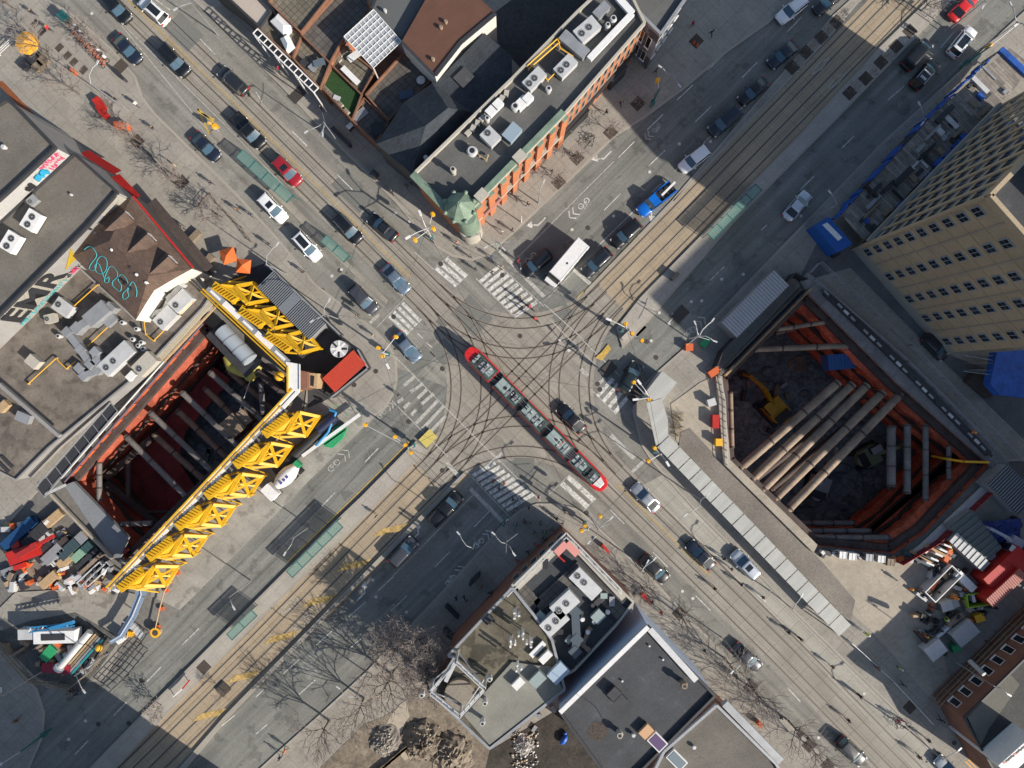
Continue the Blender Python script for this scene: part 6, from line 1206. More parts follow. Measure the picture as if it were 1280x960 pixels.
# --- busy yard at the lower right of the right pit
def crate(x,y,a,l,w_,h_,m,name,lab,cat,z=.22,grp=None,detail=True):
    c=P(x,y,z+h_); t=thing(name,lab,cat,(c.x,c.y,z),a,grp); b=MB(); b.box(-l/2,l/2,-w_/2,w_/2,.1,h_,m); b.box(-l/2+.1,l/2-.1,-w_/2+.1,w_/2-.1,0,.1,M_dk); b.build('body',t)
    if detail:
        b=MB(); k=max(2,int(l/.6))
        for i in range(k+1): x_=-l/2+i*(l-.08)/k; b.box(x_,x_+.08,-w_/2-.03,w_/2+.03,.12,h_+.04,m)
        b.build('rib',t)
    return t
def skip(x,y,a,l,w_,h_,m,inm,lab,z=.22):
    c=P(x,y,z+h_); t=thing('skip_bin',lab,'skip bin',(c.x,c.y,z),a); b=MB()
    for x0,x1,y0,y1 in ((-l/2,l/2,-w_/2,-w_/2+.12),(-l/2,l/2,w_/2-.12,w_/2),(-l/2,-l/2+.12,-w_/2+.12,w_/2-.12),(l/2-.12,l/2,-w_/2+.12,w_/2-.12)): b.box(x0,x1,y0,y1,0,h_,m)
    b.box(-l/2+.12,l/2-.12,-w_/2+.12,w_/2-.12,0,.2,inm); b.build('body',t); return t
skip(1180,730,A,5.6,2.2,1.8,M_lm,M_dk,'long open skip with a pale rim in the right yard')
crate(1208,727,-A,3.4,1.1,1.6,M_wh,'generator','white generator box beside the long open skip','generator'); skip(1223,750,.15,3.2,2.0,1.5,mat('lime_paint',(.30,.50,.04),.5),M_blk,'lime green skip in the right yard'); crate(1184,758,A*.4,1.7,1.4,1.3,M_rbl,'generator','left grey machine box below the long open skip','generator'); crate(1193,755,A*.4,1.4,1.2,1.2,M_gm,'generator','right grey machine box below the long open skip','generator')
shed(1262,715,.2,A*.95,7,3.6,3.0,'bright red roofed long container in the right yard',mat('bright_red_roof',(.42,.01,.01),.5,fine=.1),9,'container',M_red,'container')
shed(1258,735,.2,A*.95,6.5,1.4,3.6,'salmon and grey ribbed duct unit in front of the red roofed container',mat('salmon_roof',(.42,.15,.12),.6),.35,'ribbed_unit',M_red,'ribbed unit')
shed(1220,672,.2,-A*1.15,7,4.0,2.2,'dark green grey corrugated platform roof behind the skip',mat('grey_green_roof',(.09,.115,.115),.6,fine=.1),.9); shed(1212,690,.2,-A*.95,6.5,1.6,2.4,'pale ribbed strip roof below the dark corrugated roof',M_rbl,.8); shed(1266,612,.2,-A,6,4,2.8,'grey ribbed roof at the right edge above the blue truck',M_rb,.4)
c=P(1245,665,1.5); t=thing('blue_tarp','crumpled blue tarpaulin with tools in the right yard','tarpaulin',(c.x,c.y,.22)); b=MB(); n=9; vs=[(i*.95-4,j*.55-2+.3*i*.3,1.2+rnd.uniform(-.3,.3)) for i in range(n) for j in range(7)]; b.add(vs,[(i*7+j,(i+1)*7+j,(i+1)*7+j+1,i*7+j+1) for i in range(n-1) for j in range(6)],mat('navy_tarp',(.01,.03,.16),.6)); b.build('cover',t)
excavator(1270,683,.2,2.6,mat('grey_machine',(.33,.33,.40),.5),'grey white crane machine at the right edge above the red container',s=1.0); crate(1232,697,.1,3.0,.9,1.2,M_lm,'small_boat_frame','white oval framed cage with teal glass in the right yard','cage'); crate(1196,673,-.4,1.6,1.4,1.2,mat('blue_grey_box',(.16,.20,.24),.6),'equipment_box','blue grey box near the red railing in the right yard','box')
for i in range(5): crate(1163+i*5.5,705-i*5.6,A*.1-.5,1.2,.25,2.2,M_wh,'steel_frame_leg',ORD[i]+' white steel upright from the pit in the row by the timber pile','upright',.22,'white uprights by the timber pile',False)
for i in range(6): crate(1150+i*8,700+((i*7)%5)*2-i*4,-A*.6,5.0-.3*i,.6,.9,[mat('dark_teal_steel',(.04,.07,.08),.6),M_wood][i%2],'beam_stack',['dark teal beam nearest the pit in the yard pile','timber pile between the first two dark beams','second dark teal beam of the yard pile','timber pile in the middle of the yard','third dark teal beam of the yard pile','timber pile nearest the red workers'][i],'beam',.22,None,False)
for i,(x,y) in enumerate([(1054,694),(1066,696),(1087,697),(1102,699),(1114,703)]): crate(x,y,-.08,1.1,1.0,1.3,[M_wh,M_wh,M_gm,M_lm,M_rust][i],'equipment_box',['left white box in the row at the bottom rim','right white box of the pair at the bottom rim','grey box in the row at the bottom rim','pale green white drum frame at the bottom rim','rusty box at the right end of the bottom rim row'][i],'box')
fence([(1035,687),(1125,702)],.22,1.2,M_dk,'dark barrier rail behind the boxes at the bottom rim')
crate(1170,813,A*.85,2.8,2.2,1.8,M_lm,'portable_toilet','white lidded machine box with a round fan in the lower right yard','machine'); crate(1207,792,A*.9,3.6,2.4,1.8,M_rbl,'equipment_box','large silver box with seams beside the brick row','box'); crate(1196,811,A*.4,1.2,1.0,1.0,M_grn,'green_crate','green crate between the white machine and the fence','crate'); crate(1225,773,A*.4,1.4,1.1,1.0,M_sig,'yellow_crate','yellow sack pile near the lime skip','sack'); crate(1163,806,A*.9,1.6,.7,1.0,M_or,'orange_crate','orange case beside the white machine box','case'); crate(1195,775,A*.8,2.8,.8,1.1,M_rust,'equipment_trailer','rusty frame trailer next to the worker in yellow','frame'); crate(1180,790,A*.9,2.6,.4,.9,M_wh,'barrier_board','white board barrier beside the rusty frame','barrier')
fence([(1160,872),(1230,800),(1290,740)],.2,2.6,M_wood2,'timber and steel fence between the yard and the brick row',2.0,th=.14)
rnd=random.Random(77)
for i in range(150):
    x=rnd.uniform(1145,1275); y=rnd.uniform(640,820)
    if y<1345-.0-x*.55 or y>1995-x or x+y<1870 and y>700: continue
    m=rnd.choice([M_wh,M_gm,M_wood,M_dk,M_or,M_lm,M_rust,M_blk,M_rust2,M_gm]); c=P(x,y,.8); b=MB(); a_=rnd.random()*3; b.obox(c,a_,rnd.uniform(.4,2.2),rnd.uniform(.2,.7),.22,rnd.uniform(.5,1.5),m); b.obox(c+Vector((.2,.1,0)),a_+1.2,rnd.uniform(.3,1.0),.2,.22,rnd.uniform(.7,1.7),M_dk); tag(b.build('site_debris'),'small tool, board or drum scattered in the right yard','debris','loose material in the right yard')
for i in range(22):
    f=i/21; x,y=1025+f*120+rnd.uniform(-3,3),690+f*12+rnd.uniform(-3,3); c=P(x,y,.7); b=MB(); b.obox(c,rnd.random()*3,rnd.uniform(.5,1.2),rnd.uniform(.3,.7),.22,rnd.uniform(.5,1.1),rnd.choice([M_lm,M_gm,M_rust,M_dk,M_or])); tag(b.build('site_debris'),'small item stored along the bottom rim of the right pit','debris','stored items along the bottom rim')
# --- left yard below left pit
rnd=random.Random(21)
crate(22,667,A*.95,6,1.4,1.4,mat('blue_steel',(.01,.06,.16),.6),'blue_steel_stack','dark blue steel section at the left edge of the left yard','steel section'); crate(40,672,A*.95,5,1.6,1.0,M_dk,'steel_mat','dark lattice mat beside the blue steel section','steel mat')
for i in range(5): crate(55+i*10,690-i*3+ (i%2)*6,A*.95,3.4,1.5,.9+.2*(i%2),[M_dk,M_gm,M_rust2,mat('dark_teal_steel',(.04,.07,.08),.6),M_gm][i],'pallet_load',['dark pallet load next to the red boom','grey pallet load in the middle of the left yard','brown pallet load beside the bricks','dark teal pallet load of the left yard','grey pallet load near the pit apron'][i],'pallet')
for i,(x,y) in enumerate([(66,648),(97,676),(82,700),(60,725)]): 
    t=crate(x,y,A*.9,3.0,1.2,.8,M_wood,'lumber_stack',['uppermost timber stack in the left yard','timber stack next to the pale beam','timber stack in the middle of the left yard','lowest timber stack at the yard edge'][i],'timber stack')
crate(102,690,A*.95,3.6,1.1,.9,mat('pale_green_sheet',(.22,.36,.26),.6),'green_sheet_stack','pale green sheet stack near the pit apron','sheet stack'); crate(108,698,A*.95,4.4,.6,.8,M_dk,'pipe_bundle','black pipe bundle between green sheets and rusty pipe','pipe bundle'); crate(113,705,A*.95,4.6,.5,.8,M_rust,'rusty_pipe','rusty pipe with a pink cap in the left yard','pipe')
for i in range(2): skip(112+i*9,716+i*5 if False else 718-i*0,A*.95,4.6,.9,.9,M_lm,mat('navy_inside',(.01,.015,.05),.5),['left long blue black trough with a pale rim','right long blue black trough with a pale rim'][i])
c=P(27,693,3); t=thing('mobile_crane','bright red crane boom and base at the left edge','crane',(c.x,c.y,.15),.35); b=MB(); b.box(-3.0,1.5,-1.0,1.0,.6,1.8,M_red); b.build('base',t); b=MB(); b.beam((-1,0,2.2),(3.2,.5,3.4),.8,.8,M_red); b.beam((3.2,.5,3.4),(6.0,.9,4.0),.5,.5,M_red); b.build('boom',t); b=MB(); b.box(-3,-1.5,-1.9,-1.2,.3,1.4,M_red); b.box(-2.2,-1.0,1.2,2.2,.3,1.4,M_red); b.build('outrigger',t)
for i in range(150):
    x=rnd.uniform(5,150); y=rnd.uniform(640,738)
    if y<650+.6*max(0,x-60) or (x>115 and y<718): y=rnd.uniform(712,738)
    m=rnd.choice([M_wh,M_gm,M_wood,M_dk,M_or,M_lm,M_rust,M_lm]); c=P(x,y,.6); b=MB(); b.obox(c,rnd.random()*3,rnd.uniform(.4,1.6),rnd.uniform(.3,.8),.15,rnd.uniform(.4,1.1),m); tag(b.build('site_debris'),'small piece of building material scattered in the left yard','debris','loose building material in the left yard')
# street works island lower left
b=MB(); b.prism(PL([(-5,790),(40,775),(95,765),(140,790),(150,800),(125,835),(95,868),(45,845),(0,800)]),.15,.17,mat('works_ground',(.10,.098,.09),.9,big=.3,bs=.6,fine=.35,fs=3)); struct('works_ground',b)
c=P(66,795,2.6); t=thing('drill_rig','white drilling truck with a blue lattice mast lying over it','drill rig',(c.x,c.y,.17),.03); b=MB(); b.box(-3.0,3.0,-1.2,.6,.5,2.2,M_wh); b.box(-1.8,1.6,-.7,.2,2.2,2.3,M_dk); b.build('body',t); b=MB(); bl=mat('mast_blue',(.03,.22,.45),.5)
for s_ in (0,.7): b.beam((-3.6,.6+s_,2.4),(3.4,1.5+s_*.6,2.8),.16,.16,bl)
for k in range(11): b.beam((-3.5+k*.62,.6+.08*k,2.45),(-3.1+k*.62,1.3+.06*k,2.5),.1,.1,M_wh if k%3==0 else bl)
b.beam((0,1.3,3.0),(3.6,2.2,3.2),.45,.45,bl); b.build('mast',t); b=MB(); b.box(-5.4,-3.0,-.6,.9,.6,2.0,M_lm); b.build('cab',t)
for s_ in (1,-1):
    for x_ in (-2,2): b=MB(); b.tube((x_,s_*.9-.3,.45),(x_,s_*1.2-.3,.45),.45,.45,12,M_rub); b.build('wheel',t)
c=P(100,815,1.5); t=thing('pipe_trailer','silver pipe and timber load on a trailer in the street works','trailer',(c.x,c.y,.17),A*1.1); b=MB(); b.box(-3.6,3.4,-1.6,1.2,.4,.8,M_dk); b.build('bed',t); b=MB(); b.tube((-3.6,.8,1.3),(3.2,.8,1.3),.5,.5,14,M_lm); b.tube((-4.0,.8,1.3),(-3.5,.8,1.3),.75,.75,14,M_wh); b.build('pipe',t); b=MB(); 
for k in range(4): b.beam((-3.6,.1-k*.4,1.0),(3.3,-.0-k*.4,1.0),.28,.25,[M_wood,M_wood2,M_gm,mat('teal_pipe',(.03,.25,.27),.6)][k])
b.build('load',t); b=MB(); b.ball((2.2,-1.7,1.3),.55,M_sig,1,1,.7,10,6); b.build('beacon',t)
crate(60,817,A*1.1,2.4,1.4,1.2,M_grn,'green_crate','green equipment box in the street works','crate',.17); crate(70,836,-.1,4.2,1.4,1.2,mat('crimson_box',(.28,.02,.04),.5),'crimson_container','crimson container at the lower fence of the street works','container',.17)
for i in range(60):
    x=rnd.uniform(4,120);y=rnd.uniform(803,840)
    if y>812+(x)*.35 or (x>90 and y<825): continue
    m=rnd.choice([M_rust,M_gm,M_wood2,M_dk,M_lm,M_or]); c=P(x,y,.6); b=MB(); b.obox(c,rnd.random()*3,rnd.uniform(.5,2.0),rnd.uniform(.3,.8),.17,rnd.uniform(.5,1.3),m); tag(b.build('site_debris'),'small item of stored material among the street works','debris','stored material in the street works')
fence([(-5,790),(45,845),(95,855),(125,830),(142,800)],.15,1.8,M_wood2,'brown timber fence round the street works',1.6,th=.12)
fence([(131,855),(150,835),(178,803),(187,790)],.15,1.1,M_dk,'dark curved crowd barrier along the street works',1.0); fence([(140,862),(162,842),(186,812)],.15,1.1,M_dk,'second dark crowd barrier beside the carriageway',1.0)
t=thing('blue_gangway','pale blue curved temporary walkway from the trusses to the works','walkway',(P(165,765).x,P(165,765).y,.15)); b=MB(); q=PL([(174,728),(176,745),(165,772),(150,796),(138,803)],2.0)
for i in range(4): b.beam(q[i]+Vector((0,0,.01*i)),q[i+1]+Vector((0,0,.01*i)),[1.5,1.1,.9,.6][i],.18,mat('pale_blue_steel',(.22,.30,.42),.5,.2)); b.beam(q[i]+Vector((.2,.2,.3)),q[i+1]+Vector((.2,.2,.3)),.08,.08,M_wh)
b.build('deck',t,True); b=MB(); [b.beam(p,Vector((p.x,p.y,.15)),.12,.12,M_gm) for p in q]; b.build('leg',t,True)
b=MB(); q=PL([(219,718),(205,740),(199,763),(194,786)],1.0); b.path(q,.1,6,M_wood); 
for p in q: b.obox(p,.3,.7,.5,.15,.5,M_or)
tag(b.build('rope_barrier'),'tan barrier bar with orange feet running down to the round basket','barrier'); b=MB(); c=P(194,791,1); b.tube((c.x,c.y,.15),(c.x,c.y,1.0),.62,.7,14,M_wood); b.tube((c.x,c.y,1.0),(c.x,c.y,1.05),.75,.75,14,M_sig); b.disc((c.x,c.y),.45,1.06,M_rust2,12); tag(b.build('round_drum'),'round orange rimmed drum at the end of the tan barrier','drum')
crate(150,799,A*.9,1.4,.9,1.3,M_wh,'white_barrier','white plastic barrier beside the blue walkway','barrier'); crate(162,793,-.2,.7,.7,.9,M_sig,'yellow_bin','small yellow bin next to the white plastic barrier','bin'); crate(170,788,-A,3.0,1.0,.5,M_lm,'grey_slab','grey slab next to the blue walkway end','slab')
# green barrier
t=thing('green_barrier','green metal barrier frame with a long white pipe beside the road','barrier',(P(420,545).x,P(420,545).y,.15)); b=MB(); b.beam(P(378,570,1.6),P(450,518,1.6),.45,.3,M_wh); b.build('pipe',t,True); b=MB(); b.prism(PL([(397,548),(408,536),(430,530),(432,535),(403,556)],1.2),.3,1.2,M_grn); b.prism(PL([(404,558),(433,537),(428,548),(415,560)],1.1),.3,1.1,M_grn); b.build('panel',t,True); b=MB()
for i in range(9): x=432+rnd.uniform(-14,20);y=514+rnd.uniform(-8,8); b.beam(P(x,y,.4),P(x+rnd.uniform(-12,12),y+rnd.uniform(-8,8),2.2),.06,.06,rnd.choice([M_grn,M_lm,M_blk,bl]))
b.build('rods',t,True)
t=thing('black_pipe_bundle','black tarpaulin covered pipes between the trusses and the green barrier','pipe bundle',(P(410,520).x,P(410,520).y,.15)); b=MB(); b.tube(P(345,590,1.2),P(417,524,1.2),.8,.8,12,M_blk); b.tube(P(398,537,1.5),P(419,520,1.5),.9,.9,12,mat('navy_wrap',(.012,.018,.05),.4)); b.build('pipes',t,True); b=MB(); b.path([P(395,557,1.8),P(410,540,1.9),P(420,515,2),P(412,512,2)],.2,6,bl); b.build('hose',t,True)
# rubble lot and lumber at the bottom
b=MB(); b.sheet([[tuple(p.xy) for p in PL([(385,975),(420,940),(470,900),(500,880),(530,850),(560,875),(620,935),(650,975),(900,1000),(830,960),(700,890),(690,880),(620,940),(560,1010)])]],.157,M_dirt) if False else b.prism(PL([(385,975),(455,905),(480,895),(520,870),(548,872),(612,936),(640,975)]),.15,.17,M_dirt); struct('rubble_lot',b)
b=MB(); b.prism(PL([(612,938),(700,885),(760,940),(790,990),(600,990)]),.15,.19,mat('dark_dirt',(.05,.042,.035),.95,big=.4,bs=.5,fine=.4,fs=3,bump=.5)); struct('dirt_yard',b)
def heap(x,y,r,hh,m,lab,cat='rubble heap',seed=1):
    rn=random.Random(seed); c=P(x,y); b=MB(); n,k=26,9; vs=[(c.x,c.y,.17+hh*1.0)]
    for j in range(1,k+1):
        for i in range(n): rr=r*j/k*(1+.12*rn.uniform(-1,1)); vs.append((c.x+rr*math.cos(2*PI*i/n),c.y+rr*math.sin(2*PI*i/n),.16+max(0,hh*(1-(j/k)**1.5)+rn.uniform(-.16,.16)*hh)))
    b.add(vs,[(0,1+i,1+(i+1)%n) for i in range(n)]+[(1+(j-1)*n+i,1+j*n+i,1+j*n+(i+1)%n,1+(j-1)*n+(i+1)%n) for j in range(1,k) for i in range(n)],m)
    for q in range(60): a_=rn.random()*6.28; rr=r*rn.random()**.5; b.ball((c.x+rr*math.cos(a_),c.y+rr*math.sin(a_),.2+hh*(1-(rr/r)**1.5)),rn.uniform(.06,.22),rn.choice([m,M_stone,M_wood2,M_rust2]),1,.8,.7,5,3)
    o=tag(b.build('rubble_heap'),lab,cat); return o
heap(530,925,3.2,1.8,M_dirt,'dark brown rubble heap in front of the tank frame',seed=2); heap(565,940,3.4,1.6,M_dirt,'rubble heap with timber at the bottom of the lot',seed=3); heap(483,925,2.4,1.0,M_gravel,'grey rubble heap beside the stacked beams',seed=4); heap(655,930,1.6,.8,mat('white_rubble',(.35,.34,.32),.9,fine=.5,fs=3),'pale rubble heap left of the dirt yard',seed=5); heap(640,905,1.6,.8,M_gravel,'small heap of stones under the pale roof',seed=6)
b=MB(); b.prism(PL([(488,895),(500,880),(508,875),(512,895),(505,905),(500,925),(515,945),(506,950),(488,925),(478,915)]),.17,.2,M_deck); struct('pale_ground',b)
for i in range(6):
    c=P(478+i*6.4,955-i*5.5+6,.8); b=MB(); b.obox(c,A*.85,2.9,.38,.17,.75,mat('lot_timber',(.40,.31,.20),.8,fine=.2) if i%2 else M_wood2); tag(b.build('timber_beam'),'squared timber in the row of beams on the rubble lot','timber','squared timbers on the rubble lot')
c=P(705,926,.9); t=thing('blue_bag','crumpled blue bag on the dirt yard','bag',(c.x,c.y,.17),1.0); b=MB(); b.ball((0,0,.45),.6,mat('bag_blue',(.01,.10,.45),.5),1.4,.8,.7,9,6); b.ball((.8,.3,.3),.35,mat('bag_blue',(.01,.10,.45),.5),1,.8,.7,8,5); b.build('body',t)
for i,(x,y) in enumerate([(673,895),(668,911),(692,887)]): crate(x,y,i,1.0,.5,.3,M_gm,'concrete_piece',['upper concrete ring piece on the dirt yard','lower concrete ring piece on the dirt yard','long stone leaning near the pale roof'][i],'concrete piece')
rn=random.Random(8)
b=MB()
for i in range(90): x=rn.uniform(640,672);y=rn.uniform(915,962); b.ball(P(x,y,.3),rn.uniform(.08,.3),rn.choice([M_wh,M_lm,M_stone,M_wood]),1,.7,.6,5,3)
tag(b.build('scrap'),'heap of white and tan scrap at the bottom edge','scrap')['kind']='stuff'
# shelters on platforms
def shelter(p,q_,w_,lab):
    a_,c_=P(*p,2.6),P(*q_,2.6); d=c_-a_; L=d.length; an=math.atan2(d.y,d.x); t=thing('tram_shelter',lab,'shelter',(a_.x,a_.y,.15),an)
    gl=mat('green_shelter_glass',(.20,.33,.28),.25,spec=.6); gl.node_tree.nodes['Principled BSDF'].inputs['Alpha'].default_value=.5; b=MB(); k=max(2,int(L/2))
    for i in range(k): b.box(i*L/k+.04,(i+1)*L/k-.04,-w_/2,w_/2,2.5,2.54,gl)
    b.build('roof_glass',t); b=MB()
    for i in range(k+1): b.box(i*L/k-.04,i*L/k+.04,-w_/2-.03,w_/2+.03,2.47,2.60,M_teal)
    for s_ in (1,-1): b.box(-.05,L+.05,s_*w_/2-.04,s_*w_/2+.04,2.46,2.58,M_teal)
    b.build('frame',t); b=MB()
    for i in range(k+1): b.box(i*L/k-.05,i*L/k+.05,w_/2-.1,w_/2,0,2.5,M_teal)
    b.build('post',t); b=MB(); b.box(.2,L-.2,w_/2-.09,w_/2-.06,.2,2.3,gl); b.build('wall_glass',t); return t
shelter((300,192),(363,249),1.5,'long green glass shelter on the boarding island left of the red SUV')
shelter((405,298),(434,324),1.3,'lower green glass shelter next to the black SUV with roof rails'); shelter((362,718),(425,655),1.3,'long green glass shelter on the southwest platform'); shelter((287,796),(318,766),1.2,'short green glass shelter further down the southwest platform'); shelter((888,296),(948,234),1.3,'green glass shelter in shade on the northeast platform')
# ---------------------------------------------------------------- poles, lamps, signals
def lamp(x,y,h_,arms,lab,m=M_gm,base=.15,brace=0,name='street_lamp',r=.075):
    c=P(x,y,h_); t=thing(name,lab,'street lamp' if name=='street_lamp' else 'pole',(c.x,c.y,base)); b=MB(); b.tube((0,0,0),(0,0,h_-base),r*1.3,r*.7,8,m); b.build('pole',t)
    for dx,dy in arms:
        b=MB(); k=1/(SC*1.08); v=Vector((dx*k,-dy*k,0)); n_=Vector((-v.y,v.x,0))*.12
        pts=[Vector((0,0,h_-base-.3)),v*.35+n_+Vector((0,0,h_-base+.25)),v*.75+n_*.6+Vector((0,0,h_-base+.4)),v+Vector((0,0,h_-base+.3))]; b.path(pts,.055,6,m); am=b.build('arm',t)
        b=MB(); u=v.normalized(); a_=math.atan2(u.y,u.x); e=v+u*.3; b.obox((e.x,e.y),a_,.62,.2,h_-base+.2,h_-base+.34,M_lm); b.build('lamp_head',am)
    for i in range(brace):
        b=MB(); an=i*2.2+x; b.beam((0,0,h_-base-1.2),(1.9*math.cos(an),1.9*math.sin(an),h_-base-1.6),.05,.05,m); b.build('bracket',t)
    return t
LAMPS=[(237,2,9,[(-14,9)],'white curved lamp at the top edge of the northwest street'),(112,104,9,[(10,-22)],'white curved lamp beside the rental bicycles'),(404,152,9,[(-18,12),(0,14)],'white branched lamp over the northwest street by the shingled roof'),(1273,27,9,[(-10,-18),(6,12)],'white curved lamp at the top right corner'),(1157,147,9,[(-8,-14),(-4,6)],'white curved lamp above the blue tarpaulin in shade'),(1048,255,9,[(-10,-12)],'white lamp at the blue booth'),(833,90,8,[(14,16),(-6,-4)],'white lamp head on the green pole by the shaded sidewalk'),(332,330,9,[(14,-22)],'white curved lamp above the upper ribbed shed'),(405,392,9,[(6,-14),(-12,8)],'white lamp beside the lower ribbed shed'),(877,625,9,[(-18,16),(6,-6)],'white lamp standing at the covered walkway'),(748,663,9,[(14,-14),(-10,12)],'white lamp by the signal in front of the salmon corner sign'),(802,716,8.5,[(14,-16),(6,-12)],'white lamp over the black SUV'),(1180,951,8,[(16,-14)],'thin white lamp arm at the bottom edge'),(992,762,8,[(8,-16)],'thin lamp beside the covered walkway end'),(444,872,8,[(-18,-12)],'white curved lamp on the southern sidewalk among bare trees'),(93,845,8,[(12,16)],'white curved lamp at the street works corner'),(591,686,8,[(-16,-18)],'thin lamp leaning over the shaded southern lane'),(633,680,8,[(-14,-12),(8,10)],'white twin arm lamp on the southern corner'),(3,870,9,[(0,-6)],'white lamp at the left edge'),(1243,858,9,[(14,8)],'bright lamp head over the dark slate roof'),(926,825,8,[(-10,12)],'thin lamp arm above the grey sedan'),(366,673,8,[(-8,16)],'thin lamp over the southwest carriageway'),(1232,0,8,[(-4,8)],'lamp pole near the bright red car'),(286,747,8,[(6,10)],'thin lamp by the short green shelter')]
for i,(x,y,h_,arms,lab) in enumerate(LAMPS): lamp(x,y,h_,arms,lab,brace=(2 if i in (2,4,17,10) else 0))
def signal(x,y,lab,heads,h_=6,luminaire=None,mast=M_lm,base=.15):
    """pole top (x,y); heads: yellow signal heads (px at z=5.4)"""
    c=P(x,y,h_); t=thing('traffic_signal',lab,'traffic signal',(c.x,c.y,base)); b=MB(); b.tube((0,0,0),(0,0,h_-base+.3),.16,.11,8,mast); b.build('pole',t)
    for hx,hy in heads:
        e=P(hx,hy,5.6); v=Vector((e.x-c.x,e.y-c.y,0)); b=MB(); b.tube((0,0,5.5),(v.x,v.y,5.7),.06,.05,6,M_lm); am=b.build('mast_arm',t)
        b=MB(); a_=math.atan2(v.y,v.x) if v.length>.3 else 0; b.obox((v.x,v.y),a_,.34,.50,4.9,5.95,M_sig); b.obox((v.x,v.y),a_+PI/2,.28,.5,5.0,5.9,M_sig); b.obox((v.x,v.y),a_,.5,.15,5.9,6.0,M_sig); b.build('signal_head',am)
    if luminaire:
        for dx,dy in luminaire:
            b=MB(); k=1/SC; b.path([Vector((0,0,h_-base)),Vector((dx*k*.5,-dy*k*.5,h_+.8)),Vector((dx*k,-dy*k,h_+1))],.06,6,M_lm); am=b.build('lamp_arm',t); b=MB(); b.obox((dx*k,-dy*k),math.atan2(-dy,dx),.8,.3,h_+.85,h_+1.05,M_wh); b.build('lamp_head',am)
    b=MB(); b.box(-.25,.25,-.3,.3,1.0,2.0,M_teal); b.build('cabinet',t)
signal(533,286,'signal mast with three yellow heads in front of the green turret',[(519,300),(542,286),(541,268)],7,[(-20,12),(-6,-16)])
signal(783,410,'signal on the northeast median with yellow heads beside the track curve',[(782,405),(790,417),(802,426)],6,[(-22,-9)]); signal(812,497,'signal at the eastern corner beside the covered walkway start',[(792,478),(811,499)],7,[(-14,-18),(-18,2)]); signal(826,568,'signal with two yellow heads over the walkway roof bend',[(818,560),(810,576)],6,[(6,10)]); signal(735,662,'signal with yellow heads beside the salmon corner sign',[(731,657),(727,663),(750,645)],6); signal(478,441,'signal at the west corner with a long arm to the crosswalk',[(495,421),(478,445),(473,435)],6,[(8,16)]); signal(511,560,'signal on the southwest median with four yellow heads',[(494,546),(507,556),(514,566),(457,531)],6)
signal(824,112,'dark green signal pole in shade with a yellow head by the wide sidewalk',[(822,101)],6,None,M_teal); signal(1235,60,'long dark green signal arm near the top right corner',[(1236,58)],6,[(26,-22)],M_teal); signal(28,938,'dark teal signal arm with a red disc at the bottom left corner',[],6,[(-20,12)],M_teal)
for i,(x,y,lab) in enumerate([(620,302,'pale signal controller pole at the northern kerb corner'),(675,240,'teal and white pole base beside the brick facade'),(652,270,'round white lamp base on the northern sidewalk'),(875,420,'branched pole with white crossarms beside the silver shed')]):
    lamp(x,y,6 if i!=2 else 4,[[(8,8),(-10,6)],[(4,-10)],[],[(14,-18),(-6,-14),(16,6)]][i],lab,brace=[3,1,0,3][i],name='utility_pole',m=[M_eqp,M_eqp,M_wh,M_lm][i])
for i,(x,y) in enumerate([(1026,345),(1000,420)]): pass
# big shadow-casting gantry sign poles and overhead wires
wr=mat('wire',(.04,.04,.04),.6)
b=MB()
def wire(p,q_,z=6.2,r=.022):
    a_,c_=P(*p,z),P(*q_,z); n=8; pts=[a_.lerp(c_,i/n)-Vector((0,0,.25*math.sin(PI*i/n))) for i in range(n+1)]; b.path(pts,r,4,wr)
for p,q_ in [((404,152),(533,286)),((533,286),(783,410)),((478,441),(533,286)),((478,441),(511,560)),((511,560),(735,662)),((735,662),(826,568)),((826,568),(812,497)),((783,410),(812,497)),((533,286),(735,662)),((478,441),(812,497)),((511,560),(783,410)),((748,663),(802,716)),((877,625),(826,568)),((633,680),(511,560))]: wire(p,q_)
for d in (-14,14): 
    q=off(QC,d*1.04)
    for i in range(len(q)-1): wire(q[i],q[i+1],5.6,.016)
    q=off(SPA,d*1.04)
    for i in range(len(q)-1): wire(q[i],q[i+1],5.6,.016)
tag(b.build('overhead_wires'),'web of thin streetcar wires strung over the junction','wires')
